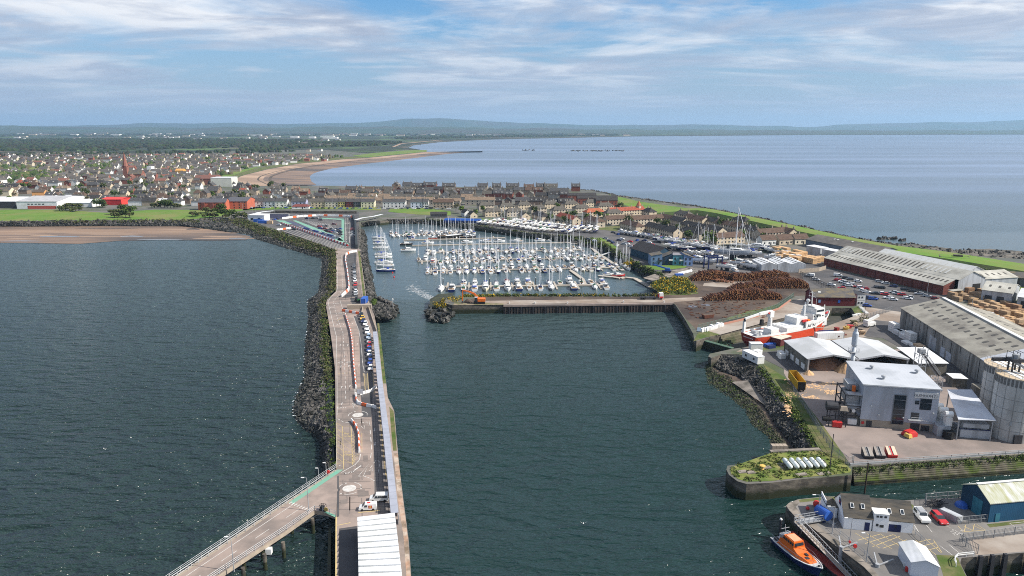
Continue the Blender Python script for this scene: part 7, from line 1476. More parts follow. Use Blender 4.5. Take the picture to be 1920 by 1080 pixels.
# ---- sawdust store with open front
x0, x1, yb, yf = 105.8, 142.0, P(1469, 662, ZL).y, P(1511, 697, ZL).y; t_ = thing('sawdust_store', 'open-fronted store with a white double roof full of sawdust', 'store', (x0, yf, ZL-.04), 0); D_ = yb-yf; L_ = x1-x0
m_oldclad = M('stained_boards', (.20, .185, .155), (.14, .13, .11), .35, .9, c=(.09, .085, .07), sc2=.25, corr=(1, .9, .06), stretch=(1.5, 1.5, .3)); h_, r_ = 5.1, 1.6; xm = L_/2
b = MB(); b.box(.15, D_/2, 0, .3, D_, h_).box(L_/2, D_-.15, 0, L_, .3, h_).box(L_-.15, D_/2, 0, .3, D_-.1, h_-.05); b.build('wall', m_oldclad, t_); b = None
for i in range(4):
    if b is None: b = MB().box(0, 0, 0, .12, 3.0, 2.0).build('low_panel', m_white, t_, (-.06, 3+5*i, .2))
    else: part('low_panel', b.data, None, t_, (-.06, 3+5*i, .2))
b = MB()
for k in range(2):
    u = k*xm; slab(b, [(u-.3*(k == 0), -.6, h_), (u+xm/2, -.6, h_+r_), (u+xm/2, D_+.2, h_+r_), (u-.3*(k == 0), D_+.2, h_)], .2); slab(b, [(u+xm/2, -.6, h_+r_), (u+xm+(.3 if k else 0), -.6, h_), (u+xm+(.3 if k else 0), D_+.2, h_), (u+xm/2, D_+.2, h_+r_)], .2)
ro = b.build('roof', M('white_sheet_roof', (.52, .53, .54), (.46, .47, .48), .12, .5, c=(.39, .40, .40), sc2=.1, corr=(1, 1.0, .04)), t_); MB().box(xm, D_/2-.2, h_+.02, .45, D_+.7, .12).build('valley_gutter', m_dark, ro)
b = MB()
for k in range(2): u = k*xm; b.bar((u, -.62, h_-.25), (u+xm/2, -.62, h_+r_-.25), .14, .6).bar((u+xm/2, -.62, h_+r_-.25), (u+xm, -.62, h_-.25), .14, .6)
b.build('fascia', m_cladg, t_)
for x in (.4, xm, L_-.4): MB().box(x, -.3, 0, .5, .5, h_).build('post', m_steel, t_)
def heap(name, label, c, rx, ry, h, m, mats=None):
    mb = MB(); n = 22; rows = []
    for k, (q, z) in enumerate(((1, 0), (.82, .2), (.6, .46), (.36, .74), (.12, .95), (.01, 1))):
        rows.append([(rx*q*math.cos(2*math.pi*i/n)*(1+.12*math.sin(3*i+k)), ry*q*math.sin(2*math.pi*i/n)*(1+.1*math.cos(2*i+k)), h*z*(1+.06*math.sin(i*2.1+k))) for i in range(n)])
    mb.loft(rows[::1], 0, True); mb.f = [f[::-1] for f in mb.f]
    return tag(mb.build(name, m, None, c, 0, True), label, 'heap')
m_saw2 = M('sawdust_red', (.40, .23, .15), (.31, .175, .115), .5, .95, bump=.5, bsc=2)
heap('sawdust_heap', 'great reddish sawdust heap filling the open store', (x0+9, yf+9.5, ZL-.05), 8.4, 8.6, 4.6, m_saw2); heap('sawdust_heap', 'pale fresh sawdust cone spilling from the open store', (x0+14.5, yf+.5, ZL-.05), 4.0, 3.6, 3.4, m_saw); heap('sawdust_heap', 'small pale sawdust cone at the left corner of the open store', (x0-.2, yf-2.6, ZL-.05), 2.0, 1.5, 1.6, m_saw)
a_, rz_, L_ = front((1741, 706), (1786, 722)); t_ = thing('lean_to', 'dark lean-to with a white roof between the grey block and the warehouse', 'shed', (142.6, yf-2, ZL-.04), 0); MB().box(6, 5, 0, 10, 14, 4.6).build('wall', m_oldclad, t_); b = MB(); slab(b, [(.6, -2.3, 4.7), (11.4, -2.3, 4.7), (11.4, 12.3, 6.0), (.6, 12.3, 6.0)]); b.build('roof', m_cladw, t_)
q = P(1792, 722, ZL); t_ = thing('small_store', 'small dark store with a white roof beside the warehouse wall', 'store', (q.x, q.y, ZL-.04), rzW); MB().box(0, 0, 0, 5, 4.5, 3.2).build('wall', m_oldclad, t_); MB().box(0, 0, 3.2, 5.3, 4.8, .15).build('roof', m_cladw, t_)
# ---- grey process block with the firm's sign
a_, rz_, L_ = front((1611, 799), (1752, 810)); t_ = thing('process_building', 'tall grey clad factory block carrying the GLENNON sign', 'factory', (a_.x, a_.y, ZL-.04), rz_); D_, h_ = 19.5, 12.9; gb = t_
m_pb = M('silver_cladding', (.40, .43, .48), (.35, .38, .43), .12, .5, c=(.30, .32, .35), sc2=.2, corr=(2, .9, .03), stretch=(1.5, 1.5, .3))
MB().box(L_/2, D_/2, 2.3, L_, D_, h_-2.3).build('wall', m_pb, t_); MB().box(L_/2, D_/2, 0, L_-.3, D_-.3, 2.32).build('plinth', M('tan_block', (.36, .31, .24), (.28, .24, .19), .4), t_)
b = MB(); slab(b, [(-.35, -.4, h_+.25), (L_+.35, -.4, h_+.25), (L_+.35, D_+.3, h_+.75), (-.35, D_+.3, h_+.75)], .3); ro = b.build('roof', M('silver_roof', (.46, .48, .51), (.40, .42, .45), .12, .45, c=(.34, .36, .385), sc2=.1, corr=(0, 1.0, .03)), t_)
b = MB(); b.box(L_/2, -.42, h_+.02, L_+.8, .12, .35); b.build('eaves_trim', m_white, t_)
for x, y in ((5.6, 13.5), (17.8, 12.2), (6.6, 5.2)):
    v = MB().lathe([(.38, 0), (.32, .5), (.75, .6), (.62, .95), (.1, 1.1)], 12).build('roof_vent', m_steel, t_, (x, y, h_+.42+.026*y)); MB().box(-.9, 0, 0, 1.6, .5, .12).build('vent_base', m_steel, v)
u = L_/141.0
def fx(px): return (px-1611)*u
win = MB().box(0, 0, 0, 3.1, .12, 8.9).build('tall_window', m_glass, t_, (fx(1681), -.04, 1.6))
b = MB()
for z in (1.2, 3.0, 4.6, 7.4): b.box(0, -.08, z, 3.1, .08, .12)
for x in (-1.6, 1.6): b.box(x, -.06, -.05, .16, .12, 9.0)
b.box(0, -.06, 8.9, 3.3, .12, .16); b.build('window_frame', m_fence, win)
for px, z, w_, hh in ((1729, 6.6, 3.0, 3.4), (1713, 8.1, 1.1, 1.1), (1712, 3.6, 2.1, 1.9)):
    q = MB().box(0, 0, 0, w_, .12, hh).build('window', m_glass, t_, (fx(px), -.04, z)); MB().box(0, -.07, hh-.06, w_+.2, .1, .14).box(0, -.07, hh*.6, w_, .08, .08).build('window_frame', m_fence, q)
b = MB(); b.box(fx(1711), -.7, 3.4, 3.2, 1.3, .1).path([(fx(1703), -1.3, 4.5), (fx(1722), -1.3, 4.5)], .05, 4).path([(fx(1703), -1.3, 3.5), (fx(1703), -1.3, 4.5)], .05, 4).path([(fx(1722), -1.3, 3.5), (fx(1722), -1.3, 4.5)], .05, 4).path([(fx(1722), -.4, 3.5), (fx(1748), -.4, 3.0)], .07, 5); b.build('balcony', m_steel, t_)
for px, w_, hh in ((1715, 2.4, 2.2), (1734, 2.2, 1.7), (1629, 1.5, 1.9)): MB().box(fx(px), .1, .02, w_, .14, hh).build('door', m_dark, t_)
MB().tube((fx(1617), .12, 1.2), (fx(1617), .02, 1.2), .45, 14).build('round_sign', m_red, t_)
for px, z in ((1629, 6.6), (1645, 4.0), (1691, 3.6), (1745, 5.6)): MB().box(fx(px), -.2, z, .35, .3, .3).build('wall_lamp', m_white, t_)
sg = MB().box(0, 0, 0, 6.1, .14, 1.75).build('name_board', m_white, t_, (fx(1728), -.09, 10.1)); text3('GLENNON', sg, (-.75, -.10, .78), (math.pi/2, 0, 0), 1.02, M('sign_grey', (.10, .10, .11), None, 1), .012, 'name_lettering', .98)
b = MB(); b.path([(1.55, -.1, .35), (1.55, -.1, 1.05), (1.75, -.1, 1.3), (2.0, -.1, 1.3), (2.15, -.1, 1.05), (2.15, -.1, .35)], .05, 5).path([(2.2, -.1, .35), (2.2, -.1, 1.05), (2.4, -.1, 1.3), (2.6, -.1, 1.3), (2.75, -.1, 1.05), (2.75, -.1, .35)], .05, 5).path([(-2.8, -.1, .3), (2.8, -.1, .3)], .02, 4); b.build('emblem', bpy.data.materials['sign_grey'], sg)
# ---- chimney and flue plant on the block's left side
q = P(1593.5, 722, ZL); t_ = thing('chimney_stack', 'tall pale grey metal chimney with a fat silencer section on top', 'chimney', (q.x, q.y, ZL-.04)); m_ch = M('chimney_grey', (.50, .54, .58), (.44, .48, .52), .4, .5)
zt = ZH(q, 617)-ZL; MB().lathe([(.95, 0), (.95, 6), (.62, 7), (.58, zt-6.5)], 18).build('shaft', m_ch, t_, None, 0, True); MB().lathe([(.58, zt-6.2), (.98, zt-5.4), (.98, zt-1.4), (.6, zt-.7), (.55, zt+.3)], 18).build('silencer', m_ch, t_, None, 0, False); MB().lathe([(.5, zt+.3), (.5, zt+.8)], 12).build('cap', m_dark, t_)
b = MB()
for z in (8.2, 12): 
    for i in range(12): a = i*math.pi/6; b.bar((1.7*math.cos(a), 1.7*math.sin(a), z), (1.7*math.cos(a+.53), 1.7*math.sin(a+.53), z), .5 if 0 else .12, .08)
    b.lathe([(.9, z-.05), (1.75, z), (1.75, z+.08), (.9, z+.09)], 12); 
    for i in range(8): a = i*math.pi/4; b.bar((1.7*math.cos(a), 1.7*math.sin(a), z), (1.7*math.cos(a), 1.7*math.sin(a), z+1.1), .06)
    for i in range(12): a = i*math.pi/6; b.bar((1.7*math.cos(a), 1.7*math.sin(a), z+1.1), (1.7*math.cos(a+.53), 1.7*math.sin(a+.53), z+1.1), .06)
b.bar((-1.2, .2, 0), (-.95, .2, zt-6), .06).bar((-1.2, -.2, 0), (-.95, -.2, zt-6), .06); b.build('ladder_platform', m_steel, t_)
q = P(1597, 797, ZL); t_ = thing('flue_plant', 'tangle of grey ducts, tanks and steelwork on the factory block side', 'machinery', (q.x, q.y, ZL-.04), rz_)
b = MB()
for x in (-2.6, 2.1):
    for y in (0, 5, 10):
        b.box(x, y, 0, .3, .3, 9.5)
    for z in (3, 6, 9.3): b.bar((x, 0, z), (x, 10, z), .22)
    b.bar((x, 0, 0), (x, 5, 6), .12).bar((x, 5, 0), (x, 0, 6), .12)
for y in (0, 5, 10):
    for z in (3, 6, 9.3): b.bar((-2.6, y, z), (2.1, y, z), .22)
b.bar((-2.6, -.1, 3), (2.1, -.1, 6), .14).bar((-2.6, -.1, 6), (2.1, -.1, 3), .14); b.build('frame', m_dark, t_)
b = MB(); b.box(0, 5, 6.2, 3.6, 6, 2.6).box(0, 1.2, 9.4, 3.8, 2.6, .2).box(.4, 7, 9.4, 3.0, 5, 1.8).tube((-1.5, 2, 5.2), (2.6, 2, 5.2), 1.15, 14); b.build('duct', m_steel, t_); MB().tube((.3, 3, 9.6), (.3, 3, 11.2), .55, 12).build('orange_drum', m_orange, t_); MB().tube((0, -.3, 4.6), (0, .8, 4.6), .5, 12).build('fan', m_white, t_); MB().box(0, .2, .3, 2.4, .8, 1.6).build('control_box', m_white, t_)
q = P(1573, 800, ZL); t_ = thing('drum_screen', 'dark machine with a drum, hopper and red tank left of the ducts', 'machine', (q.x-.5, q.y, ZL-.04), rz_)
b = MB()
for x in (-2.4, 0, 2.2):
    for y in (0, 3): b.box(x, y, 0, .22, .22, 5)
for z in (2.2, 4.9): b.bar((-2.4, 0, z), (2.2, 0, z), .2).bar((-2.4, 3, z), (2.2, 3, z), .2)
b.build('frame', m_dark, t_); MB().tube((-3.2, 1.5, 5.8), (-.2, 1.5, 5.8), 1.3, 14).build('drum', m_dark, t_); MB().box(-.2, -.2, .2, 2.6, 1.4, 1.5).build('red_tank', m_red, t_); MB().box(1.5, 1.5, 4.9, 2.4, 2.6, 1.2, 0, 0, .7, .7).build('hopper', m_wood, t_); MB().tube((-4.2, .2, 2.2), (-1.8, .2, 2.2), .7, 12).build('motor', m_black, t_)
t_ = thing('conveyor', 'steep grey lattice conveyor rising behind the factory block', 'conveyor', (0, 0, ZL-.04))
b = MB(); A, B = P(1727, 664, 17.5), P(1757, 706, 9.5); A.z -= ZL; B.z -= ZL
for dx, dz in ((0, 0), (1.1, 0), (0, 1.2), (1.1, 1.2)): b.bar(A+Vector((dx, 0, dz)), B+Vector((dx, 0, dz)), .14)
for i in range(17):
    p = A.lerp(B, i/17); q2 = A.lerp(B, (i+1)/17)
    b.bar(p, q2+Vector((0, 0, 1.2)), .08).bar(p+Vector((1.1, 0, 1.2)), q2+Vector((1.1, 0, 0)), .08).bar(p, p+Vector((1.1, 0, 0)), .1)
b.build('lattice', m_steel, t_); slab_ = MB(); slab_.bar(A+Vector((.55, 0, .35)), B+Vector((.55, 0, .35)), .9, .2); slab_.build('belt', m_dark, t_)
b = MB()
for z, c, hh in ((A.z, A, 2.4), (B.z, B, 0)):
    cs_ = [(c.x+x, c.y+y) for x, y in ((-1.3, -1.3), (1.3, -1.3), (1.3, 1.3), (-1.3, 1.3))]
    for x, y in cs_: b.box(x, y, 0, .2, .2, z+hh)
    for k in (.35, .7, 1):
        for p, q in zip(cs_, cs_[1:]+cs_[:1]): b.bar((*p, z*k), (*q, z*k), .13).bar((*p, z*k), (*q, z*k-2.5), .08)
b.box(A.x, A.y, A.z+.4, 1.8, 1.8, 1.5); b.build('tower', m_steel, t_)
# ---- fan house with four mushroom vents
a_, rz_, L_ = front((1797, 822), (1853, 826)); t_ = thing('fan_house', 'open grey plant shelter with a sloping roof and white mushroom vents', 'shelter', (a_.x, a_.y, ZL-.04), rz_); fh = t_
A_ = [P(1776, 730, ZL+8.4), P(1822, 730, ZL+8.4), P(1868, 788, ZL+6.4), P(1797, 786, ZL+6.4)]; c_, s_ = math.cos(-rz_), math.sin(-rz_)
lc = [((p-a_).x*c_-(p-a_).y*s_, (p-a_).x*s_+(p-a_).y*c_, p.z-ZL) for p in A_]; b = MB(); slab(b, lc[::-1], .2); b.build('roof', M('pale_blue_sheet', (.56, .58, .62), (.48, .50, .55), .2, .5, c=(.40, .41, .44), sc2=.15, corr=(0, 1, .04)), t_)
b = MB()
for i in (2, 3):
    p = Vector(lc[i]); b.box(p.x+(-.6 if i == 2 else .4), p.y+.4, 0, .25, .25, p.z-.2)
for i in (0, 1): p = Vector(lc[i]); b.box(p.x+(.4 if i == 0 else -.4), p.y-.4, 0, .25, .25, p.z-.25)
b.build('post', m_steel, t_); MB().box(4.4, .9, .1, 7.6, .2, 2.4).box(4.4, 4, .1, 7.4, 6, 2.2).build('tank_panel', m_cladg, t_); MB().box(4.4, 2.2, 3.2, 6.6, 3, 1.2).build('upper_tank', m_cladg, t_); b = MB(); b.bar((.4, .5, 2.8), (8.4, .5, 2.8), .16).bar((.4, 5, 2.8), (.4, .5, 2.8), .16); b.build('walkway_rail', m_navy, t_)
MB().box(-3.8, 6.5, 0, 3.4, 12, 3.0).build('duct_base', m_cladg, t_); MB().tube((-2.9, -.3, .1), (-2.9, -.3, 2.2), 1.4, 14).build('black_tank', m_black, t_)
for i in range(4):
    v = MB().box(-2.9+.15*i, 11.2-3.0*i, 3.0, 1.7, 1.9, 2.6).build('vent_riser', m_white, t_); MB().tube((-3.9+.15*i, 11.2-3.0*i, 6.3), (-1.9+.15*i, 11.2-3.0*i, 6.3), .85, 14).box(-2.9+.15*i, 11.2-3.0*i, 5.6, 1.2, 1.4, .5).build('vent_hood', m_white, v)
q = P(1836, 742, ZL); container('dark container with a white lid and red end beside the silos', q, rzW, 6.5, m_oldclad, 3.0)
# ---- silos
def silo(label, c, r, h):
    t = thing('silo', label, 'silo', (c.x, c.y, ZL-.04), 0, None); m = bpy.data.materials.get('silo_concrete') or M('silo_concrete', (.50, .49, .46), (.40, .39, .365), .18, .85, c=(.24, .235, .22), sc2=.12, stretch=(1.3, 1.3, .35), bump=.15, bsc=3)
    b = MB(); b.lathe([(r, 0), (r, h)], 40); b.build('shaft', m, t)
    b = MB()
    for z in (3.2, 6.2, 9.2, 12.2): b.lathe([(r+.01, z), (r+.05, z+.02), (r+.05, z+.09), (r+.01, z+.11)], 40)
    for i in range(14): a = i*2*math.pi/14; b.bar((r*math.cos(a)*1.006, r*math.sin(a)*1.006, 0), (r*math.cos(a)*1.006, r*math.sin(a)*1.006, h-2.2), .07)
    b.build('joint', M('joint_grey', (.27, .265, .25), None, 1) if not bpy.data.materials.get('joint_grey') else bpy.data.materials['joint_grey'], t)
    b = MB()
    for i in range(36): a = i*2*math.pi/36; b.box((r+.06)*math.cos(a), (r+.06)*math.sin(a), h-2.1, .12, .55, 1.9, 0, a)
    b.build('top_band', M('silo_vents', (.17, .165, .155), None, 1) if not bpy.data.materials.get('silo_vents') else bpy.data.materials['silo_vents'], t)
    b = MB(); b.lathe([(r+.25, h), (r+.25, h+.25)], 40); ro = b.build('roof', M('ochre_top', (.50, .37, .22), (.42, .36, .28), .4, .8) if not bpy.data.materials.get('ochre_top') else bpy.data.materials['ochre_top'], t)
    for i in range(3): MB().box(-1.9+1.9*i, -.3, h+.25, 1.3, r*1.4, .1).build('roof_plate', m_white, ro)
    b = MB()
    for i in range(24):
        a = i*2*math.pi/24; a2 = a+2*math.pi/24; b.bar((r*math.cos(a), r*math.sin(a), h+.25), (r*math.cos(a), r*math.sin(a), h+1.35), .06)
        for z in (.8, 1.35): b.bar((r*math.cos(a), r*math.sin(a), h+z), (r*math.cos(a2), r*math.sin(a2), h+z), .05)
    b.build('guard_rail', m_steel, t)
    return t
cs = P(1908, 826, ZL); c1 = cs+Vector((0, 3.4, 0)); hs = ZH(c1, 703)-ZL; rs = 5.5
t_ = silo('nearest tall concrete silo with a railed top at the right edge', c1, rs, hs); MB().box(-1.6, -rs+.1, .02, 2.2, .5, 2.6).build('door', m_dark, t_); MB().box(-3.3, -rs*.8, 5, 1.0, .12, 1.0).build('panel', m_steel, t_)
c2 = P(1886, 800, ZL)+Vector((2.2, 6.6, 0)); t_ = silo('second tall concrete silo, standing behind the nearest silo', c2, rs, ZH(c2, 684)-ZL)
t_ = thing('silo_conveyor', 'dark conveyor machinery bridging the tops of both silos', 'conveyor', (c1.x, c1.y, ZL+hs+.3)); b = MB(); b.box(-1.2, 1.5, 0, .35, .35, 3.2).box(.8, 1.5, 0, .35, .35, 3.2).box(-1.2, 3.2, 0, .35, .35, 3.2).box(.8, 3.2, 0, .35, .35, 3.2).box(-.2, 2.3, 3.0, 3.2, 3, .8).box(-3, 4.4, 2.4, 4.2, 1.0, .9); b.build('frame', m_dark, t_); b = MB(); b.bar((-1.4, 4.4, 3.5), (3.0, -1.4, .9), .9, .7).tube((-.2, 2.3, 3.8), (-.2, 2.3, 5.0), .9, 12); b.build('belt_cover', m_steel, t_)
b = MB()
for x in (-1.6, .2, 1.4): b.path([(x, 3.9, 3.8), (x, 3.9, 5.6), (x, 1.2, 5.6), (x, 1.2, 3.8)], .08, 5)
b.build('hoist_frame', m_dark, t_)
# ================================================================ gas tanks, quays and the lifeboat station
for i in range(6):
    x = 1476+i*12.6; p, q = P(x-5.5, 862-.3*i, ZL+.9), P(x+6.5, 876-.5*i, ZL+.9); d_ = (q-p).normalized(); t_ = thing('gas_tank', f'white horizontal gas tank on the grassy quay end, {nth(i+1)} from left', 'gas tank', (p.x, p.y, ZL), math.atan2(d_.y, d_.x), 'white gas tanks in a row')
    L = (q-p).length; n = 14; b = MB(); rows = []
    for xx, r in ((-.35, .05), (-.3, .3), (-.1, .5), (.15, .6), (L-.15, .6), (L+.1, .5), (L+.3, .3), (L+.35, .05)): rows.append([(xx, r*math.cos(2*math.pi*k/n), .95+r*math.sin(2*math.pi*k/n)) for k in range(n)])
    b.loft(rows, 0, True); b.f = [f[::-1] for f in b.f]; b.build('vessel', M('tank_white', (.66, .70, .68), (.58, .62, .60), .5, .45) if i == 0 else bpy.data.materials['tank_white'], t_, None, 0, True); sa = MB().box(0, 0, 0, .3, .8, .5).build('saddle', m_conc, t_, (.6, 0, 0)); part('saddle', sa.data, None, t_, (L-.6, 0, 0)); MB().tube((L/2, 0, 1.5), (L/2, 0, 1.75), .16, 8).build('valve_cover', m_steel, t_)
tag(MB().lathe([(.5, 0), (.3, .4), (.28, .8), (.75, 1.0), (.75, 1.25), (.2, 1.35)], 12).build('bollard', m_yel, None, P(1429, 881, ZL)), 'yellow mooring bollard on the grassy quay end', 'bollard')
for i, (x, y, s) in enumerate(((1392, 885, 1.0), (1408, 886, .9), (1503, 890, 1.3), (1545, 888, 1.5), (1437, 877, 1.0))): tag(MB().box(0, 0, 0, 2.4*s, 1.4, .16).build('concrete_slab', m_slip, None, P(x, y, ZL), .2), f'worn concrete slab in the grass of the quay end, {nth(i+1)} placed', 'slab', 'concrete slabs on the quay end')
mb = MB()
for x, y in sample([(1370, 877), (1392, 868), (1444, 850), (1536, 845), (1580, 866), (1596, 880), (1594, 886), (1553, 891), (1503, 895), (1444, 902), (1400, 903), (1384, 898), (1370, 887)], 330):
    leafy(mb, (x, y, ZL-.05), rnd.uniform(.3, .9), rnd.uniform(.1, .35), 14, .2, (1, 4, 1, 4))
q = P(1424, 876, ZL); leafy(mb, q, 1.3, 1.2, 120, .2, (0, 1)); stuff(mb.build('quay_weeds', VEG))
a_, b_ = P(1444, 847.5, ZL), P(1537, 843, ZL); mb = MB(); mb.bar(a_+Vector((0, 0, .1)), b_+Vector((0, 0, .1)), 1.2, .5); tag(mb.build('coping_wall', m_slip), 'pale concrete coping at the back of the quay end', 'wall')
for i in range(4): q = P(1449+7*i, 849, 2.0); tag(MB().box(0, 0, -2, 1.1, 1.6, 4.4).build('wall_buttress', m_wood, None, q), f'weathered buttress below the coping wall, {nth(i+1)} from left', 'buttress', 'buttresses below the coping wall')
a_, rz_, L_ = front((1598, 875.5), (2150, 836.5)); t_ = thing('timber_quay_wall', 'stepped weedy timber wall along the water channel', 'quay wall', (a_.x, a_.y, 0), rz_)
for i in range(9): MB().box(L_/2, -.35-.16*(8-i), -.6+.52*i, L_, .7, .34).build('plank', m_weed if i < 3 else M('plank_%d' % i, (.20, .18, .135), (.10, .095, .06), .5, .9, c=(.10, .14, .03), sc2=.25), t_)
MB().box(L_/2, .35, -1, L_, .6, 5.0).build('backing', m_dark, t_); MB().box(L_/2, 1.0, 4.0, L_, .5, 1.0).build('edge_beam', m_steel, t_)
mb = MB()
for _ in range(420):
    x = rnd.uniform(0, L_); p = rel(a_, rz_, x, rnd.uniform(-.9, .5)); leafy(mb, (p.x, p.y, 3.0+rnd.uniform(0, 1.1)), rnd.uniform(.4, .9), .6, 18, .2, (0, 1, 4, 0))
stuff(mb.build('channel_weeds', VEG))
t_ = thing('timber_post', 'tall dark timber mast standing in the channel by the stepped wall', 'post', P(1621, 925, 0)); MB().tube((0, 0, -2), (0, 0, 8.4), .22, 8, 0, .15).build('shaft', M('tarred_wood', (.06, .04, .03), None, 1), t_); MB().bar((-.4, 0, 8.2), (.9, 0, 8.0), .12).build('bracket', m_dark, t_)
t_ = thing('mast_pole', 'thin dark pole at the corner of the factory yard fence', 'post', P(1556, 878, ZL)); MB().tube((0, 0, 0), (0, 0, 9.5), .14, 7, 0, .1).build('shaft', m_dark, t_)
railing('long grey palisade fence between the factory yard and the basin', [(1487, 735), (1510, 768), (1536, 810), (1562, 850), (1590, 872), (1600, 868)], 2.2, 3, 2, ZL, m_steel, None, 'palisade_fence', True, .05, 'fence')
railing('low grey barrier along the factory yard above the channel', [(1600, 872), (1760, 861), (1920, 850), (2050, 841)], 1.0, 4, 2, ZL, m_fence, None, 'crash_barrier', False, .11, 'barrier')
# ---- lifeboat quay
LQ = [(1474, 948), (1479, 943), (1497, 936), (1547, 931), (1602, 930), (1662, 936), (1672, 939), (1797, 933), (1805, 930), (2150, 905), (2150, 1014), (1920, 1036), (1803, 1046), (1800, 1055), (1815, 1085), (1832, 1125), (1672, 1125), (1640, 1080), (1620, 1062), (1560, 1017), (1525, 990), (1490, 967), (1480, 957)]
mb = MB(); mb.prism(xy(PL(LQ, ZL)), -3, ZL, 0, 1); struct(mb.build('lifeboat_quay', [M('quay_tarmac', (.125, .12, .115), (.165, .155, .145), .12, .9, c=(.21, .195, .18), sc2=.05, bump=.1), m_stone]))
def lsheet(nm, pts, m, k): return poly(nm, pts, ZL+.006*k, m)
lsheet('quay_edge', [(1474, 948), (1479, 943), (1497, 936), (1500, 942), (1492, 950), (1500, 963), (1530, 983), (1566, 1010), (1628, 1056), (1656, 1090), (1640, 1084), (1620, 1063), (1560, 1018), (1525, 991), (1490, 968)], m_slip, 1)
lsheet('quay_grass', [(1497, 937), (1547, 931.5), (1602, 930.5), (1662, 937), (1700, 939), (1745, 970), (1722, 962), (1690, 950), (1600, 945), (1540, 938), (1500, 942)], m_rough, 2)
lsheet('brown_deck', [(1815, 1012), (1920, 1000), (2100, 985), (2100, 1016), (1920, 1034), (1830, 1041)], m_track, 1)
lsheet('bank_grass', [(1755, 1040), (1795, 1042), (1800, 1056), (1815, 1088), (1828, 1120), (1780, 1120), (1766, 1070)], m_rough, 2)
lsheet('mossy_strip', [(1850, 983), (1920, 975), (2050, 962), (2050, 968), (1920, 981), (1856, 989)], m_rough, 2)
mk = MB(); my = MB()
def ql(mb_, a, b, w): ribbon(mb_, PL([a, b], ZL+.02), w)
for a, b in (((1715, 985), (1722, 997)), ((1737, 985), (1748, 998)), ((1762, 1023), (1786, 1041)), ((1779, 1021), (1800, 1038)), ((1893, 981), (1908, 991)), ((1893, 981), (1925, 978)), ((1908, 991), (1930, 989)), ((1772, 986), (1782, 989))): ql(mk, a, b, .12)
Y = [(1603, 999), (1700, 1003), (1688, 1028), (1645, 1025), (1610, 1012)]
for a, b in (((1603, 999), (1650, 1028)), ((1625, 1000), (1672, 1029)), ((1650, 1001), (1694, 1028)), ((1675, 1002), (1708, 1024)), ((1652, 1001), (1608, 1013)), ((1676, 1002), (1622, 1019)), ((1688, 1005), (1636, 1025)), ((1700, 1012), (1655, 1028)),
             ((1715, 1018), (1745, 1011)), ((1722, 1026), (1755, 1017)), ((1730, 1034), (1760, 1026)), ((1716, 1012), (1755, 1040)), ((1735, 1010), (1764, 1036)), ((1750, 1012), (1766, 1036)),
             ((1796, 986), (1806, 997)), ((1806, 997), (1848, 994)), ((1848, 994), (1831, 983)), ((1811, 984), (1808, 996)), ((1827, 983), (1824, 995)), ((1806, 986), (1824, 995)), ((1822, 984), (1842, 993))): ql(my, a, b, .12)
for _ in range(30): q = P(rnd.uniform(1783, 1806), rnd.uniform(993, 1006), ZL+.02); mk.box(q.x, q.y, q.z, rnd.uniform(.1, .4), rnd.uniform(.1, .25), .004)
struct(mk.build('quay_markings', m_line)); struct(my.build('yellow_quay_markings', m_yline))
# station house
a_, rz_, L_ = front((1581, 991), (1712, 1003)); t_ = thing('lifeboat_station', 'white lifeboat station with two slate roofs and roof windows', 'lifeboat station', (a_.x, a_.y, ZL), rz_); st = t_
m_wr = M('white_render', (.86, .86, .86), (.80, .80, .80), .5, .8); L1 = L_*.40
m_st = M('mossy_slate', (.07, .066, .06), (.042, .04, .036), .9, .85, c=(.10, .085, .065), sc2=.3, bump=.5, bsc=3, stretch=(.6, 1, 4))
wall_mb(L1, 8, 3.0, 3.4).build('wall', m_wr, t_, (L1/2, 4, 0)); wall_mb(L_-L1, 7.4, 2.8, 2.9).build('wall', m_wr, t_, ((L_+L1)/2, 4.3, 0))
r1_ = roof_mb(L1, 8, 3.0, 3.4, 0, .2).build('roof', m_st, t_, (L1/2, 4, .03)); r2_ = roof_mb(L_-L1, 7.4, 2.8, 2.9, 0, .2).build('roof', m_st, t_, ((L_+L1)/2+.1, 4.3, .03))
MB().box(L1+1.8, 1.2, 0, 3.0, 2.4, 4.2).build('bay_tower', m_wr, t_); MB().box(L1+1.8, 1.3, 4.2, 3.1, 2.8, .12).build('bay_roof', m_white, t_)
for x in (L1+1.0, L1+1.7, L1+2.6): MB().box(x, -.03, 3.4, .5, .08, .45).build('window', m_glass, t_)
for x, z, w_ in ((L1+1.1, 1.3, .5), (L1+2.0, 1.1, .8), (L1+5.0, 1.0, .4), (L1+3.3, 1.6, .3)): MB().box(x, -.04 if x < L1+3.2 else .55, z, w_, .08, .6).build('window', m_glass, t_)
MB().box(L1-.9, -.05, .02, 1.0, .1, 1.95).build('blue_door', m_navy, t_); MB().box(L_-3.6, .56, .02, 2.5, .1, 1.7).build('garage_door', m_navy, t_)
for ro, xs in ((r1_, (-1.0, 1.2)), (r2_, (-.4, 2.2))):
    for x in xs: v = MB().box(0, 0, 0, .75, 1.15, .1).build('roof_window', m_white, ro, (x, -2.2, 4.72 if ro is r1_ else 4.0)); v.rotation_euler = (.69, 0, 0); MB().box(0, 0, .1, .55, .9, .02).build('pane', m_glass, v)
MB().box(-.06, 4.0, 3.6, .06, 1.3, 1.5).build('navy_flag_panel', m_navy, t_); MB().box(-.10, 4.0, 4.2, .04, 1.0, .25).build('red_cross_bar', m_red, t_)
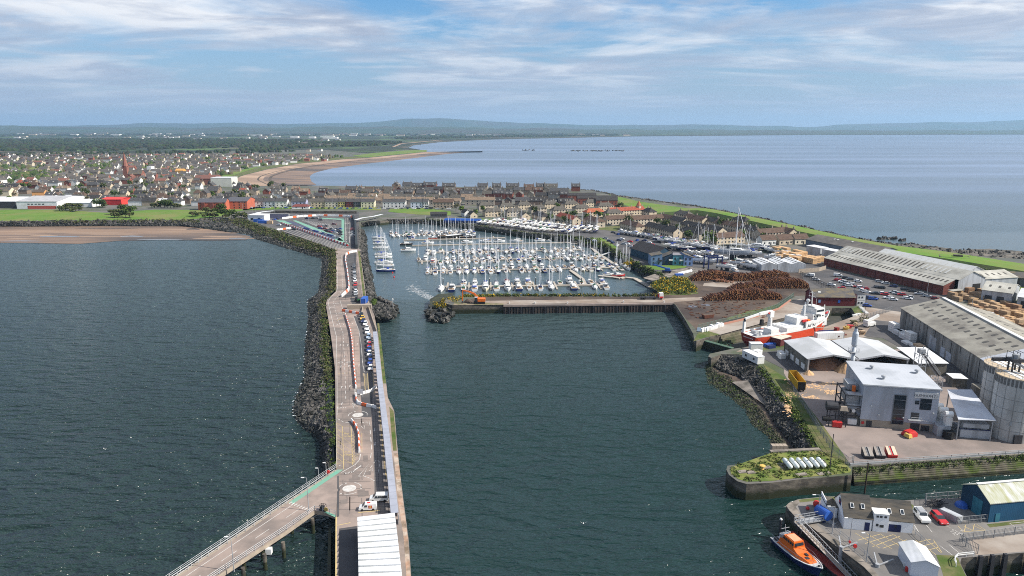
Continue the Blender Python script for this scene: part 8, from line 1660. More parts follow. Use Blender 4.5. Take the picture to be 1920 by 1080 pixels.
b = MB(); q = rel(a_, rz_, -1.6, 6.2); t2 = thing('lean_to_shed', 'white walled lean-to with a mossy roof at the station back corner', 'shed', (q.x, q.y, ZL), rz_); MB().box(0, 0, 0, 2.6, 4, 2.6).box(-1.25, 0, 2.6, .15, 4, 1.6).build('wall', m_wr, t2); b = MB(); slab(b, [(-1.4, -2.1, 3.4), (1.4, -2.1, 2.6), (1.4, 2.1, 2.6), (-1.4, 2.1, 3.4)]); b.build('roof', m_st, t2)
# blue shed
a_, rz_, L_ = front((1852, 980), (1925, 973)); Lb = 26; q_ = P(1800, 943, ZL); Db = (q_-a_).length; t_ = thing('blue_shed', 'dark blue corrugated shed with a mossy pale roof on the right edge', 'shed', (a_.x, a_.y, ZL), rz_)
dl = q_-a_; c_, s_ = math.cos(-rz_), math.sin(-rz_); dl = Vector((dl.x*c_-dl.y*s_, dl.x*s_+dl.y*c_, 0)); hb_ = 4.8; rb = 2.3
m_bc = M('blue_cladding', (.012, .075, .15), (.010, .058, .12), .2, .5, corr=(0, .45, .05)); m_bc2 = M('blue_end_cladding', (.010, .045, .09), (.008, .036, .07), .2, .55, corr=(1, .45, .05))
v0 = [Vector((0, 0, 0)), dl*1.0]; b = MB(); X = Vector((Lb, 0, 0)); Z = lambda p, z: (p.x, p.y, z)
b.add([Z(Vector((0, 0, 0)), 0), Z(X, 0), Z(X, hb_), Z(Vector((0, 0, 0)), hb_), Z(dl, 0), Z(dl+X, 0), Z(dl+X, hb_), Z(dl, hb_)], [(0, 1, 2, 3), (5, 4, 7, 6)]); b.build('wall', m_bc, t_)
b = MB(); b.add([Z(Vector((0, 0, 0)), 0), Z(dl, 0), Z(dl, hb_), Z(dl*.5, hb_+rb), Z(Vector((0, 0, 0)), hb_)], [(1, 0, 4, 3, 2)]); b.build('gable_wall', m_bc2, t_)
m_mr = M('mossy_sheet', (.42, .43, .36), (.30, .30, .15), .35, .8, c=(.50, .51, .50), sc2=.3, corr=(0, .5, .05), stretch=(2, .5, 1)); b = MB(); o_ = Vector((-.3, 0, 0))
slab(b, [Z(o_+dl*-.02, hb_-.05), Z(X+dl*-.02, hb_-.05), Z(X+dl*.5, hb_+rb+.06), Z(o_+dl*.5, hb_+rb+.06)]); slab(b, [Z(o_+dl*.5, hb_+rb+.06), Z(X+dl*.5, hb_+rb+.06), Z(X+dl*1.02, hb_-.05), Z(o_+dl*1.02, hb_-.05)]); ro = b.build('roof', m_mr, t_); MB().bar(Z(o_+dl*.5, hb_+rb+.16), Z(X+dl*.5, hb_+rb+.16), .7, .12).build('ridge_cap', m_white, ro)
for f_, w_, h_, nm, m_, zb in ((.42, .34, 4.0, 'roller_door', M('teal_door', (.035, .16, .22), None, 1), .02),):
    p, q2 = dl*(f_-w_/2), dl*(f_+w_/2); off = Vector((-.06, -.02, 0)); MB().add([Z(p+off, zb), Z(q2+off, zb), Z(q2+off, h_), Z(p+off, h_)], [(1, 0, 3, 2)]).build(nm, m_, t_)
MB().box(2.2, -.05, .02, 1.1, .1, 2.0).build('door', bpy.data.materials['teal_door'], t_)
# white store shed, jeep, estate car, compound
a_, b_, c_ = P(1706, 1079, ZL), P(1757, 1088, ZL), P(1683, 1042, ZL); rz_ = math.atan2((b_-a_).y, (b_-a_).x); L_ = (b_-a_).length; D_ = 8.2; t_ = thing('white_shed', 'small white metal shed with a shallow roof at the bottom right', 'shed', (a_.x, a_.y, ZL), rz_)
dl = c_-a_; cc_, ss_ = math.cos(-rz_), math.sin(-rz_); dl = Vector((dl.x*cc_-dl.y*ss_, dl.x*ss_+dl.y*cc_, 0)); hw = 3.0; rw = .9; b = MB(); v = [Vector((0, 0, 0)), Vector((L_, 0, 0)), Vector((L_, 0, hw)), Vector((L_/2, 0, hw+rw)), Vector((0, 0, hw))]
b.add(v+[p+dl for p in v], [(0, 1, 2, 3, 4), (1, 6, 7, 2), (5, 0, 4, 9), (6, 5, 9, 8, 7)]); b.build('wall', M('white_shed_cladding', (.60, .63, .68), (.54, .57, .62), .3, .5), t_); b = MB(); e_ = Vector((0, -.25, .1)); slab(b, [v[4]+e_+Vector((-.2, 0, -.08)), v[3]+e_, v[3]+dl*1.03+Vector((0, 0, .1)), v[4]+dl*1.03+Vector((-.2, 0, .02))], .1); slab(b, [v[3]+e_, v[2]+e_+Vector((.2, 0, -.08)), v[2]+dl*1.03+Vector((.2, 0, .02)), v[3]+dl*1.03+Vector((0, 0, .1))], .1); b.build('roof', m_cladw, t_)
for i in range(3): MB().box(-.35, dl.y*(.2+.25*i), .02, .5, .6, .9).build('red_gas_bottle' if i % 2 == 0 else 'meter_box', m_red if i % 2 == 0 else m_white, t_, dl*(.2+.25*i)*0)
p, q = P(1716, 960, ZL), P(1740, 988, ZL); put(make_van('white off-road car with a roof rack beside the lifeboat station', [(-2.0, -.6)], False, True, True), (p+q)/2, math.atan2((q-p).y, (q-p).x), ZL+.02)
p, q = P(1748, 964, ZL), P(1773, 988, ZL); r_ = car((p+q)/2, math.atan2((q-p).y, (q-p).x), 'red', 'bright red estate car parked right of the white off-road car', 'cars on the lifeboat quay', True)
container('pale grey tank trailer with open lids beside the red estate car', P(1782, 972, ZL), rad(-62), 4.2, m_cladg, 1.5, 1.6)
railing('grey mesh fence round the compound before the blue shed', [(1735, 951), (1734, 939), (1800, 934)], 1.9, 3, 2, ZL, m_steel, None, 'mesh_fence', True, .05, 'fence'); railing('grey mesh fence along the front of the compound by the blue shed', [(1793, 984), (1850, 979)], 1.9, 3, 2, ZL, m_steel, None, 'mesh_fence', True, .05, 'fence')
railing('grey mesh fence along the old dock edge at bottom right', [(1833, 1038), (1797, 1017), (1920, 1001), (2050, 985)], 2.0, 2.6, 2, ZL, m_steel, None, 'mesh_fence', True, .05, 'fence'); railing('short sloping rail beside the white shed and the yellow hatching', [(1713, 994), (1716, 1003), (1735, 1022)], 1.2, 2, 2, ZL, m_steel)
railing('thin rail along the lifeboat quay walkway', [(1560, 992), (1600, 1024), (1640, 1058)], 1.1, 2.5, 2, ZL, m_steel); mb = MB()
for _ in range(60): q = P(1748+rnd.uniform(-6, 20), 945+rnd.uniform(-3, 6), ZL); mb.bar(q+Vector((0, 0, rnd.uniform(.1, .9))), q+Vector((rnd.uniform(-1.6, 1.6), rnd.uniform(-1.2, 1.2), rnd.uniform(.1, 1.3))), .12)
stuff(mb.build('scrap_metal', m_dark))
tag(MB().lathe([(1.5, 0), (1.3, .7), (.5, 1.2), (.1, 1.25)], 10).build('covered_heap', m_blue, None, P(1803, 949, ZL)), 'heap under a blue sheet by the blue shed door', 'heap')
for i, x in enumerate((1836, 1858, 1882, 1925)):
    q = P(x, 1046-(x-1803)*.08, ZL)+Vector((0, -.5, 0)); tag(MB().box(0, 0, -6.8, .9, 1.0, 7.3, 0, 0, .8, .6).build('dock_fender', m_dark, None, q), f'black fender pile against the old dock wall, {nth(i+1)} from left', 'fender', 'black fender piles of the old dock')
b = MB(); q = PL([(1793, 1058), (1790, 1047), (1796, 1041), (1812, 1039), (1826, 1038)], ZL+.6); b.path(q, .08, 5).path([p+Vector((0, 0, .4)) for p in q], .08, 5); 
for p in q: b.bar(p+Vector((0, 0, -.6)), p+Vector((0, 0, .4)), .1)
tag(b.build('white_railing', m_white), 'curved white railing at the old dock corner', 'railing')
# blue tank, red float, lamp posts, crane arms
p, q = P(1534, 954, ZL+1.7), P(1554, 968, ZL+1.7); t_ = thing('blue_tank', 'large blue horizontal fuel tank beside the lifeboat station', 'tank', (p.x, p.y, ZL), math.atan2((q-p).y, (q-p).x)); L = (q-p).length; MB().tube((0, 0, 1.7), (L, 0, 1.7), 1.15, 18).build('vessel', m_blue, t_); MB().box(.6, 0, 0, .4, 2, .9).box(L-.6, 0, 0, .4, 2, .9).build('cradle', m_navy, t_)
tag(MB().lathe([(.1, 0), (.65, .35), (.75, .9), (.5, 1.4), (.1, 1.55)], 12).build('red_float', m_red, None, P(1530, 950, ZL)), 'big round red float behind the blue tank', 'float'); tag(MB().lathe([(.1, 0), (.4, .25), (.45, .5), (.1, .9)], 10).build('red_buoy', m_red, None, P(1514, 956, ZL)), 'small red buoy lying left of the blue tank', 'buoy')
for x, y, h, lb in ((1560, 1001, 6.5, 'thin lamp post by the station left corner'), (1592, 1024, 6.5, 'thin lamp post on the walkway before the station'), (1624, 1054, 6.5, 'thin lamp post on the walkway nearest the white shed'), (1533, 969, 5.4, 'thin lamp post behind the gangway platform')): lamp(lb, P(x, y, ZL), h, 1.3, math.pi)
for i, (x, y) in enumerate(((1602, 1034), (1592, 1026))): t_ = thing('lifebuoy_post', f'red lifebuoy housing on the quay walkway, {"nearest" if i == 0 else "farther"}', 'lifebuoy', P(x, y, ZL)); MB().box(0, 0, 0, .14, .14, 1.0).build('post', m_steel, t_); MB().tube((0, -.15, 1.25), (0, .15, 1.25), .42 if i == 0 else .25, 12).build('housing', m_red, t_)
for i, (x, y) in enumerate(((1573, 1066), (1640, 1100))):
    q = P(x, y, 0); t_ = thing('pile_brace', f'grey steel pile with two bracing arms to the quay, {"farther" if i == 0 else "nearest"}', 'pile', (q.x, q.y, 0), .5); MB().tube((0, 0, -3), (0, 0, 5.2), .42, 12).build('shaft', m_steel, t_); b = MB(); b.bar((0, 0, 4.8), (2.6, 2.6, 5.4), .22).bar((0, 0, 4.8), (4.2, -.6, 5.2), .22); b.build('arm', m_steel, t_)
q = P(1461, 1010, 0); t_ = thing('mooring_pile', 'lone dark mooring pile with a white cap beside the lifeboat stern', 'pile', (q.x, q.y, 0)); zt = ZH(q, 974); MB().tube((0, 0, -3), (0, 0, zt), .3, 10).build('pile_shaft', m_dark, t_); MB().tube((0, 0, zt), (0, 0, zt+.3), .34, 10, 0, .2).build('pile_cap', m_white, t_)
# lifeboat, pontoon, gangway
p, q = P(1458, 1008, .9), P(1533, 1069, 1.2); d_ = q-p; Lb = d_.length*1.1; rzb = math.atan2(d_.y, d_.x); k = Lb/14.2; t_ = thing('lifeboat', 'orange and navy rescue lifeboat moored at the red pontoon', 'lifeboat', (p.x, p.y, 0), rzb); rows = []
for u, wk, f in ((0, .86, 1.35), (.1, .95, 1.35), (.35, 1, 1.4), (.6, .98, 1.55), (.78, .78, 1.9), (.9, .46, 2.2), (.97, .16, 2.4), (1, .03, 2.45)):
    x = Lb*u; wd = 2.2*wk; rows.append([(x, wd, f), (x-.04*Lb*u, wd*.94, f*.45), (x-.07*Lb*u, wd*.7, -.3), (x-.08*Lb*u, 0, -.8), (x-.07*Lb*u, -wd*.7, -.3), (x-.04*Lb*u, -wd*.94, f*.45), (x, -wd, f)])
b = MB(); b.loft(rows[::-1]); b.fan(rows[0]); b.build('hull', m_navy, t_); b = MB()
for s in (0, 6):
    e = [Vector(r[s]) for r in rows]
    for a, c in zip(e, e[1:]): b.bar(a+Vector((0, 0, -.04)), c+Vector((0, 0, -.04)), .12, .14)
b.build('rubbing_strake', m_white, t_); b = MB(); b.loft([[(r[6][0], r[6][1]*.97, r[6][2]-.1) for r in rows], [(r[0][0], r[0][1]*.97, r[0][2]-.1) for r in rows]]); b.build('deck', M('deck_grey', (.5, .5, .5), (.42, .42, .42), 1), t_)
b = MB(); v = []
for x, wd, z in ((2.0*k, 1.7, 1.3), (2.4*k, 1.55, 2.7), (6.6*k, 1.6, 2.9), (8.2*k, 1.6, 2.2), (11.2*k, 1.1, 2.1), (12*k, .7, 1.75)): v.append([(x, -wd-.15, 1.25+.04*x), (x, -wd*.86, z), (x, wd*.86, z), (x, wd+.15, 1.25+.04*x)])
b.loft(v[::-1]); b.fan(v[0]); b.fan(v[-1][::-1]); b.build('superstructure', M('lifeboat_orange', (.66, .13, .012), (.55, .11, .012), .6, .45), t_); wh = MB().box(5.1*k, 0, 2.72, 3.8*k, 2.9, 1.25, 0, 0, .86, .84).build('wheelhouse', bpy.data.materials['lifeboat_orange'], t_)
for s in (-1, 1):
    for i in range(5): MB().box((3.7+.72*i)*k, s*1.36, 3.15, .5, .1, .5).build('window', m_glass, wh)
b = MB(); b.add([(6.93*k, -1.15, 3.1), (6.93*k, 1.15, 3.1), (6.78*k, 1.08, 3.75), (6.78*k, -1.08, 3.75)], [(0, 1, 2, 3)]); b.build('windscreen', m_glass, wh, (.05, 0, 0)); MB().box(5.2*k, 0, 3.98, 2.6*k, 2.0, .12).build('roof_panel', M('salmon_roof', (.80, .36, .20), None, 1), wh)
b = MB(); b.box(2.4*k, 0, 2.7, 1.0, 2.4, .7).tube((2.3*k, 0, 3.2), (2.1*k, 0, 5.4), .08, 6).bar((2.2*k, -1.0, 4.6), (2.2*k, 1.0, 4.6), .1).tube((1.6*k, .5, 1.3), (1.3*k, .5, 2.9), .35, 8).bar((2.7*k, 0, 4.2), (3.8*k, 0, 4.5), .3, .25); b.build('mast', m_steel, t_)
for x, y, z, l, w_, h_ in ((1.1, -1.2, 1.3, .7, .7, .5), (1.2, 1, 1.3, .9, .9, .4), (9, .3, 2.15, .8, .5, .25), (10, -.3, 2.15, .7, .7, .15), (13.2, 0, 2.1, .4, .4, .4)): MB().box(x*k, y, z, l, w_, h_).build('deck_locker', m_dark, t_)
b = MB()
for s in (-1, 1): b.path([(.3, s*1.8, 2.2), (4*k, s*2.1, 2.2), (9*k, s*2.0, 2.5), (13.8*k, s*.2, 3.2)], .035, 4)
b.build('guard_rail', m_steel, t_)
n_ = Vector((-d_.y, d_.x, 0)).normalized(); a_ = p+n_*4.3-d_.normalized()*1.5; b_ = q+n_*4.0+d_.normalized()*9; t_ = thing('red_pontoon', 'long red decked pontoon between the lifeboat and the quay', 'pontoon', (a_.x, a_.y, 0), rzb); L = (b_-a_).length; MB().box(L/2, 0, -.2, L, 2.6, .8).build('float', m_dark, t_); MB().box(L/2, 0, .6, L, 2.4, .1).build('deck', M('red_deck', (.32, .055, .045), (.26, .05, .04), .6), t_)
for i in range(6): MB().tube((2+L*i/6.5, -1.5, .1), (2+L*i/6.5, -1.5, .9), .28, 8).build('fender', m_black, t_)
A, B = P(1493, 977, 5.4), P(1590, 1078, 1.0); B = A+(B-A)*1.12; t_ = thing('gangway', 'long galvanised lattice gangway down to the lifeboat pontoon', 'gangway', (A.x, A.y, 0)); b = MB(); d_ = B-A; s_ = Vector((-d_.y, d_.x, 0)).normalized()*.65; o_ = -Vector((A.x, A.y, 0)); A, B = A+o_, B+o_
for s in (-1, 1):
    for z in (0, 1.1): b.bar(A+s_*s+Vector((0, 0, z)), B+s_*s+Vector((0, 0, z)), .11)
    for i in range(20):
        u, u2 = i/20, (i+1)/20; b.bar(A.lerp(B, u)+s_*s, A.lerp(B, u2)+s_*s+Vector((0, 0, 1.1)), .06); b.bar(A.lerp(B, u)+s_*s, A.lerp(B, u)+s_*s+Vector((0, 0, 1.1)), .06)
b.build('truss', m_steel, t_); b = MB(); b.bar(A, B, 1.2, .08); b.build('tread', m_wood, t_)
a_, b_ = P(1494, 979, 5.3), P(1548, 970, 5.3); t_ = thing('gangway_platform', 'raised galvanised platform at the head of the lifeboat gangway', 'platform', (a_.x, a_.y, 0)); d_ = b_-a_; b = MB(); b.bar((0, 0, 5.2), (d_.x, d_.y, 5.2), 1.6, .3); b.build('deck', m_steel, t_); b = MB(); s_ = Vector((-d_.y, d_.x, 0)).normalized()*.8; D2 = Vector((d_.x, d_.y, 0))
for s in (-1, 1):
    for z in (5.9, 6.5): b.bar(s_*s+Vector((0, 0, z)), D2+s_*s+Vector((0, 0, z)), .09)
    for i in range(7): b.bar(s_*s+D2*(i/6)+Vector((0, 0, 5.2)), s_*s+D2*(i/6)+Vector((0, 0, 6.5)), .08)
b.build('handrail', m_steel, t_); b = MB()
for s in (-.6, .6): b.tube(D2*.12+s_*s+Vector((0, 0, -3)), D2*.12+s_*s+Vector((0, 0, 5.1)), .22, 8)
b.bar(D2, D2*1.22+Vector((0, 0, 4.6)), .08); b.build('support', m_dark, t_)
b = MB(); q = P(1560, 981, ZL)
for i in range(7): b.box(q.x-.0+.28*i-1.6, q.y+1.2-.25*i, ZL+.02, .9, .9, 1.0-.14*i, 0, .7)
tag(b.build('stair_flight', m_steel), 'short grey stair from the gangway platform to the quay', 'stairs')
# ================================================================ vehicles and stacked goods of the works
Q = lambda x, y: (1500+x/4.571, 420+y/4.571)
CP_ = [(395, 470, 'black'), (425, 478, 'grey'), (322, 487, 'red'), (362, 500, 'white'), (380, 508, 'silver'), (395, 528, 'silver'), (430, 520, 'white'), (497, 497, 'white'), (270, 528, 'white'), (135, 483, 'white'), (355, 556, 'red'), (490, 545, 'red'), (525, 552, 'white'), (556, 562, 'red'), (540, 578, 'white'), (570, 590, 'white'),
       (665, 548, 'grey'), (695, 553, 'black'), (680, 500, 'silver'), (730, 515, 'silver'), (800, 540, 'navy'), (900, 568, 'black'), (960, 583, 'black'), (800, 592, 'silver'), (830, 604, 'silver'), (870, 612, 'red'), (935, 637, 'silver'), (920, 645, 'white'), (725, 610, 'red'), (690, 602, 'white'), (755, 640, 'white'), (800, 655, 'white'), (640, 602, 'black'),
       (1020, 605, 'silver'), (1090, 625, 'silver'), (1158, 645, 'dark red'), (1215, 665, 'pale blue'), (1280, 685, 'dark red'), (640, 645, 'navy'), (625, 650, 'blue'), (575, 708, 'blue'), (1730, 825, 'navy'), (600, 640, 'navy'), (420, 535, 'white')]
for i, (x, y, c) in enumerate(CP_):
    car(P(*Q(x, y), ZL), rad(rnd.choice((-25, 155))+rnd.uniform(-8, 8)), c, f'{c} car, {nth(i+1)} in the works car park before the brick shed', 'cars in the works car park', i % 3 == 0)
wv = make_van('white tipper van parked in the works car park by the boarded fence', [(.1, .8)]); put(wv, P(*Q(325, 450), ZL), rad(-20)); wv2 = make_van('white van with tank at the far corner of the works car park', [(.1, .8)]); put(wv2, P(*Q(85, 450), ZL), rad(150))
for i, (x, y, c) in enumerate(((1104, 450, 'black'), (1116, 453, 'white'), (1135, 448, 'silver'), (1143, 453, 'navy'), (1149, 456, 'navy'), (1161, 451.5, 'navy'), (1166, 449, 'white'), (1175, 457.5, 'white'), (1181, 454, 'red'), (1182, 463, 'white'), (1192, 461.5, 'red'), (1195, 451.5, 'blue'), (1208, 452, 'navy'), (1216, 456, 'white'), (1224, 460, 'red'), (1170, 459, 'silver'), (1157, 461, 'white'), (1187, 466, 'navy'), (1150, 437, 'black'), (1160, 440, 'blue'), (1252, 441, 'silver'), (1230, 452.5, 'white'))):
    car(P(x, y, ZL), rad(rnd.choice((-30, 150, 60))), c, f'{c} car, {nth(i+1)} in the marina car park by the bank', 'cars in the marina car park', i % 3 == 1)
for i in range(16):
    x = rnd.uniform(905, 1160); y = 411+max(0, x-1000)*.075+rnd.uniform(-1, 1); c = rnd.choice(('white', 'red', 'black', 'silver', 'blue', 'grey')); car(P(x, y, ZL), rnd.choice((.3, 3.4)), c, f'{c} car, {nth(i+1)} along the estate road above the boatyard', 'cars on the estate road', i % 2 == 0)
def stack(p, rz, L, W, layers, tint, label, group):
    b = MB(); z = .15
    for i in range(layers):
        h = rnd.uniform(.95, 1.15); b.box(rnd.uniform(-.1, .1), rnd.uniform(-.08, .08), z, L*rnd.uniform(.94, 1), W*rnd.uniform(.95, 1), h); z += h+.1; b.box(-L*.3, 0, z-.1, .12, W*.9, .1).box(L*.3, 0, z-.1, .12, W*.9, .1)
    tag(b.build('timber_stack', m_timber, None, (p.x, p.y, ZL), rz, False, tint), label, 'timber stack', group)
k = 0
for r_ in range(5):
    for c in range(9):
        x = 1452+c*10.5+r_*3.5; y = 472+c*2.3+r_*4.2-(r_*.2)
        if 1450 < x < 1546 and y < 494 and rnd.random() < .92: k += 1; stack(P(x, y, ZL), rz2+rnd.choice((0, 1.57)), 5.6, 3.4, rnd.choice((2, 3, 3, 4)), (1.15, 1.05, .9), f'bright timber stack left of the brick shed, {nth(c+1)} along the {nth(r_+1)} row', 'timber stacks left of the brick shed')
for r_ in range(4):
    for c in range(15):
        x = 1785+c*9.5+r_*11; y = 560+c*4.4-r_*6.5+(c*c)*.045
        if x < 1955 and rnd.random() < .9: stack(P(x, y, ZL), rz2+rnd.uniform(-.08, .08)+rnd.choice((0, 0, 1.57)), 4.2, 2.5, rnd.choice((2, 2, 3, 3)), rnd.choice(((.85, .83, .8), (.7, .68, .65), (.95, .88, .75), (.6, .5, .45))), f'timber stack right of the brick shed, {nth(c+1)} along the {nth(r_+1)} row', 'timber stacks right of the brick shed')
mb = MB(); q = PL([(1772, 570), (1840, 594), (1920, 630), (1990, 665)], ZL)
for a, b in zip(q, q[1:]): mb.bar(a+Vector((0, 0, .9)), b+Vector((0, 0, .9)), .25, 1.8)
tag(mb.build('dark_wall', M('dark_brown_boards', (.06, .04, .03), None, 1)), 'low dark wall between the timber stacks and the works road', 'wall')
for i, (x, y, n) in enumerate(((1675, 622, 4), (1683, 627, 2), (1690, 628, 2), (1696, 635, 2), (1706, 640, 4), (1701, 645, 1), (1715, 651, 1), (1723, 655, 2))):
    b = MB()
    for j in range(n): b.box(rnd.uniform(-.1, .1), 0, .1+1.0*j, 4.4, 2.6, .9)
    tag(b.build('wrapped_pack', m_white if i != 7 else m_timber, None, P(x, y, ZL), rzW+.15), f'{"white wrapped" if i != 7 else "tan"} timber pack stack beside the grey warehouse, {nth(i+1)} from its far end', 'timber pack', 'wrapped packs beside the grey warehouse')
for i, (x, y) in enumerate(((1463, 668), (1466, 672))): tag(MB().box(0, 0, 0, 2.2, 1.8, 1.0).box(.1, 0, 1.05, 2.1, 1.7, 1.0).build('wrapped_pack', m_white, None, P(x, y, ZL), .3), f'white wrapped pack at the left wall of the sawdust store, {nth(i+1)}', 'timber pack', 'packs at the sawdust store')
def lorry(label, p, rz, L, m):
    t = thing('lorry', label, 'lorry', (p.x, p.y, ZL), rz); MB().box(-.8, 0, 1.1, L, 2.5, 2.8).build('trailer', m, t); MB().box(L/2+.9, 0, .6, 2.2, 2.4, 2.7, 0, 0, .9, .95).build('cab', m_white, t); MB().box(L/2+1.95, 0, 1.9, .08, 2.0, .9).build('windscreen', m_glass, t)
    for x in (-L/2, -L/2+1.3, L/2-1.5, L/2+1):
        for y in (-1, 1): MB().tube((x, y-.2, .5), (x, y+.2, .5), .5, 10).build('wheel', m_black, t)
lorry('white trailer lorry on the works road right of the grey warehouse', P(1838, 597, ZL), rz2, 12, m_cladw); lorry('second white box lorry farther down the works road', P(1864, 608, ZL), rz2, 8, m_cladw); lorry('white lorry trailer parked beside the bright timber stacks', P(1487, 488, ZL), rad(-28), 11, m_cladw)
put(make_van('white van on the works road in front of the box lorry', [(.1, .8)]), P(1884, 622, ZL), rz2); put(make_van('pale camper van on the works road at the right edge', [(-1.8, -.6), (.1, .8)]), P(1898, 631, ZL), rz2)
container('long blue and white lorry trailer by the sawdust store roof', P(1554, 634, ZL), rad(8), 12, m_cladw, 2.6); container('small dark blue skip container behind the long trailer', P(1549, 627, ZL), rad(8), 8, m_navy, 1.6)
t_ = thing('open_trailer', 'yellow high-sided open trailer standing on spilled sawdust', 'trailer', P(1493, 724, ZL), rad(-97)); L, W, h = 11.5, 2.6, 2.7; ym = M('trailer_yellow', (.60, .36, .03), (.48, .28, .03), .8, .5); b = MB(); b.box(0, -W/2, 1.0, L, .12, h).box(0, W/2, 1.0, L, .12, h).box(-L/2, 0, 1.0, .12, W, h).box(L/2, 0, 1.0, .12, W, h)
for i in range(9): b.box(-L/2+1.2*i+.9, -W/2-.08, 1.0, .12, .1, h).box(-L/2+1.2*i+.9, W/2+.08, 1.0, .12, .1, h)
b.build('side_wall', ym, t_); MB().box(0, 0, .9, L, W, .2).build('floor', m_black, t_); MB().box(L/2+.08, 0, 1.0, .1, W*.94, h*.97).build('tail_door', m_black, t_)
for x in (2, 3.3, 4.6):
    for y in (-1, 1): MB().tube((x, y-.2, .5), (x, y+.2, .5), .5, 10).build('wheel', m_black, t_)
for i, (x, y) in enumerate(((1626, 857), (1648, 856), (1670, 855))):
    t_ = thing('tipping_hopper', ('black rusty hopper with a dark slot, leftmost of the three by the barrier', 'black dented hopper in the middle of the three by the barrier', 'red hopper with a cream lid by the barrier')[i], 'hopper', P(x, y, ZL), rad(-8)); b = MB(); b.add([(-1.2, -1.2, .05), (1.2, -1.2, .05), (1.2, 1.3, .05), (-1.2, 1.3, .05), (-1.2, -1.5, .9), (1.2, -1.5, .9), (1.2, 1.5, 2.2), (-1.2, 1.5, 2.2)], [(3, 2, 1, 0), (4, 5, 6, 7), (0, 1, 5, 4), (1, 2, 6, 5), (2, 3, 7, 6), (3, 0, 4, 7)]); b.build('body', m_red if i == 2 else m_dark, t_)
    b = MB(); b.add([(-1.15, -1.35, 1.0), (-.35, -1.35, 1.0), (-.35, 1.4, 2.24), (-1.15, 1.4, 2.24)], [(0, 1, 2, 3)]).add([(.3, -1.35, 1.0), (1.15, -1.35, 1.0), (1.15, 1.4, 2.24), (.3, 1.4, 2.24)], [(0, 1, 2, 3)]); b.build('lid', M('hopper_lid_%d' % i, ((.34, .30, .26), (.32, .28, .25), (.66, .56, .42))[i], None, 1), t_)
    b = MB()
    for xx in (-.3, .25): b.bar((xx, -1.4, 1.0), (xx, 1.45, 2.3), .08, .1)
    b.build('guide_rail', m_steel, t_)
t_ = thing('inflatable_skip', 'red and yellow covered skip in front of the factory block', 'skip', P(1705, 817, ZL), rad(20)); profb = MB(); profx(profb, [(-1.6, 0), (-1.9, .7), (-1.2, 1.5), (1.0, 1.7), (1.8, .9), (1.6, 0)][::-1], 2.6, 0, 1.7); profb.build('body', m_red, t_); MB().box(-1.2, -.3, .25, 1.3, 1.9, 1.0, 0, 0, .8, .8).build('yellow_side', m_yel, t_, (-.35, -.55, 0))
t_ = thing('mobile_crane', 'blue mobile crane with a long raised boom on the slip road', 'crane', P(1250, 511, ZL), rad(165)); MB().box(0, 0, .6, 5.5, 2.5, .7).build('chassis', m_navy, t_); MB().box(-.4, 0, 1.3, 3.0, 2.2, 1.5).build('body', m_blue, t_); MB().bar((0, 0, 2.4), (8.2, 1.0, 4.8), .7, .8).build('boom', m_blue, t_)
for x in (-1.9, 1.9):
    for y in (-1.1, 1.1): MB().tube((x, y-.3, .6), (x, y+.3, .6), .6, 10).build('wheel', m_black, t_)
for i in range(7): a, b = P(1270+rnd.uniform(-2, 4), 515-.7*i, ZL+.3), P(1296+rnd.uniform(-2, 4), 509-.7*i, ZL+.3); mb = MB(); mb.tube(a, b, .16, 6); tag(mb.build('stored_mast', m_alu), 'long pale mast lying in the bundle beside the slip road', 'mast', 'masts stored beside the slip road')
tag(MB().box(0, 0, 0, 5, 2, .9).build('blue_float', m_blue, None, P(1273, 516, ZL), .2), 'flat blue float at the end of the stored masts', 'float')
t_ = thing('white_crane_lorry', 'white lorry with a folded crane arm near the grey warehouse end', 'lorry', P(1630, 612, ZL), rad(28)); MB().box(0, 0, .5, 5.5, 2.3, 1.5).box(-2.3, 0, 2.0, 1.6, 2.2, 1.2).build('body', m_white, t_); MB().bar((-1.5, 0, 2.6), (5.5, 0, 4.4), .9, 1.0).build('arm', m_white, t_)
for x in (-2, 1.6):
    for y in (-1, 1): MB().tube((x, y-.2, .5), (x, y+.2, .5), .5, 10).build('wheel', m_black, t_)
for i, (x, y, m_, s) in enumerate(((1586, 618, m_yel, 2.6), (1593, 616, m_red, 2.8), (1612, 622, m_wood, 3), (1617, 627, m_timber, 3), (1600, 607, m_brown, 3), (1566, 633, m_brick, 4), (1575, 631, m_brick, 4), (1604, 612, m_timber, 2.4), (1520, 638, m_dark, 2.4), (1502, 645, m_white, 2))):
    b = MB()
    for j in range(4): b.box(rnd.uniform(-.5, .5)*s*.4, rnd.uniform(-.3, .3)*s*.4, .4*j, s*rnd.uniform(.5, .9), s*rnd.uniform(.35, .6), .45, 0, rnd.uniform(-.3, .3))
    tag(b.build('scrap_heap', m_, None, P(x, y, ZL)), f'{"yellow red tan pale brown brick rusty buff black white".split()[i]} pile of salvage on the dock road near the chimney', 'salvage pile', 'salvage piles on the dock road')
railing('black slatted fence between the log yard and the works car park', [(1500, 516), (1530, 530), (1560, 545), (1578, 553)], 2.4, 3, 2, ZL, m_dark, None, 'slatted_fence', True, .08, 'fence'); railing('grey palisade fence across the works road by the dry dock head', [(1625, 598), (1650, 590), (1672, 583)], 2.2, 3, 2, ZL, m_steel, None, 'palisade_fence', True, .05, 'fence')
mb = MB()
for _ in range(14): q = P(1622+rnd.uniform(-8, 6), 601+rnd.uniform(-5, 5), ZL); leafy(mb, q, 1.6, 2.2, 26, .25, (2, 2, 4))
stuff(mb.build('bare_scrub', VEG))
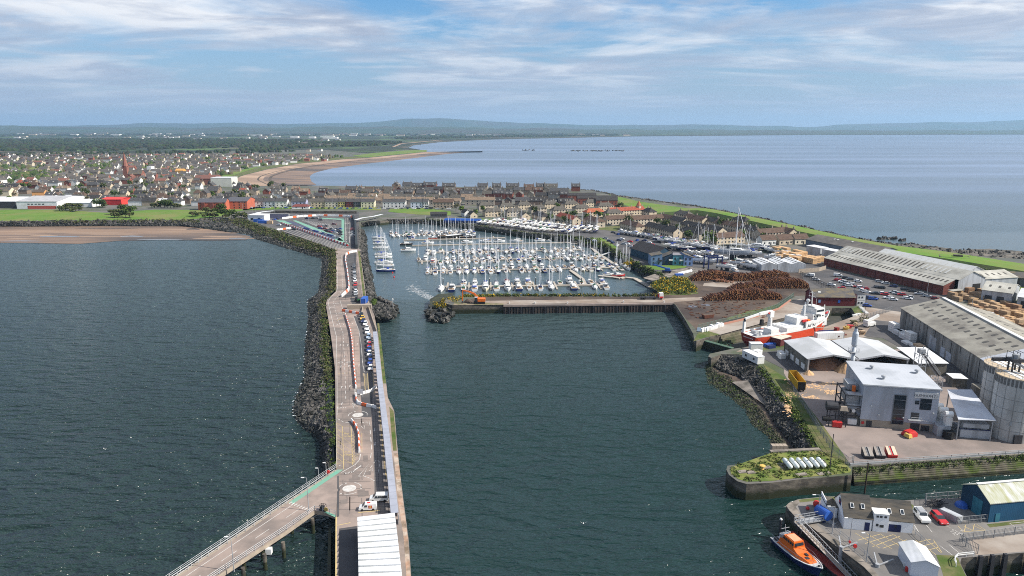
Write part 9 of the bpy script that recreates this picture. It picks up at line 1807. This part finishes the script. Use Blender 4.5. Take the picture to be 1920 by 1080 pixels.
for i, (x, y) in enumerate([(1601+3.2*j, 593-.9*j) for j in range(4)]+[(1613+2.4*j, 577+2.4*j) for j in range(6)]): tag(MB().box(0, 0, 0, 1.5, .8, .8).build('edge_block', m_white, None, P(x, y, ZL), rnd.uniform(-.4, .4)), 'white painted kerb block round the dry dock head', 'block', 'white kerb blocks round the dock head')
for i, (x, y, h) in enumerate(((1599, 566, 12), (1537, 562, 9), (1621, 590, 10), (1455, 552, 11), (1322, 470, 11), (1409, 466, 13), (1345, 458, 10), (1160, 432, 9), (1186, 436, 10), (1738, 552, 9), (1820, 590, 8))): t_ = thing('light_pole', f'slender pole lamp among the works and boatyard, {nth(i+1)} in order of nearness to the ship', 'lamp post', P(x, y, ZL)); MB().tube((0, 0, 0), (0, 0, h), .12, 6, 0, .07).build('pole', m_steel if x > 1300 and i > 3 else m_dark, t_); MB().box(.3, 0, h, .9, .3, .15).build('lamp_head', m_steel, t_)
# ---- the blue flats of the marina office
def vbox(t, nm, pts, z0, hz, m):            # upright wall or roof over a ground outline with its own corner heights
    v = [(x, y, z0) for x, y in pts]+[(x, y, z) for (x, y), z in zip(pts, hz)]; n = len(pts); return MB().add(v, [tuple(range(n, 2*n))]+[(i, (i+1) % n, (i+1) % n+n, i+n) for i in range(n)]).build(nm, m, t)
a_, rz_, L_ = front((1220, 498), (1298, 498)); t_ = thing('marina_office', 'blue rendered marina office with stepped bays and dark slate roofs', 'office', (a_.x, a_.y, ZL-.04), rz_); BL = [(.16, .25, .40), (.03, .06, .11), (.10, .27, .36), (.17, .26, .46)]; xs = [0, .27, .53, .78, 1.0]
for i in range(4):
    x0, x1 = L_*xs[i], L_*xs[i+1]; y0 = (0, 1.6, .8, -.6)[i]; h0, h1 = ((6.2, 7.6), (5.0, 7.8), (6.6, 6.6), (7.6, 5.4))[i]; m_ = M('blue_render_%d' % i, BL[i], None, .4)
    vbox(t_, 'wall', [(x0+.05, y0), (x1-.05, y0), (x1-.05, 9), (x0+.05, 9)], 0, (h0, h1, h1, h0), m_); b = MB(); slab(b, [(x0, y0-.3, h0+.2), (x1, y0-.3, h1+.2), (x1, 9.2, h1+.2), (x0, 9.2, h0+.2)], .15); b.build('roof', m_slate if i != 2 else M('grey_slab', (.24, .23, .25), None, 1), t_)
    for f_ in (.25, .7):
        for z in (.8, 3.6): MB().box(x0+(x1-x0)*f_, y0-.03, z, .9, .08, 1.5).build('window', m_glass, t_)
    if i < 3: MB().box(x1-1.2, y0-.6, 3.0, 2.4, 1.1, .9).build('balcony', m_white if i else m_dark, t_)
a_ = P(1213, 486, ZL); t_ = thing('marina_workshop', 'dark slate-roofed block with navy walls behind the blue marina office', 'building', (a_.x+4, a_.y+4, ZL-.04), AX); wall_mb(30, 15, 5.2, 4.6).build('wall', M('navy_render', (.03, .07, .11), None, .4), t_); roof_mb(30, 15, 5.2, 4.6).build('roof', M('black_slate', (.05, .045, .045), (.035, .032, .032), .4, .8), t_)
# ================================================================ take away the unplaced patterns
def drop(o):
    for ch in list(o.children): drop(ch)
    bpy.data.objects.remove(o)
for o in list(HT.values())+TR: drop(o)
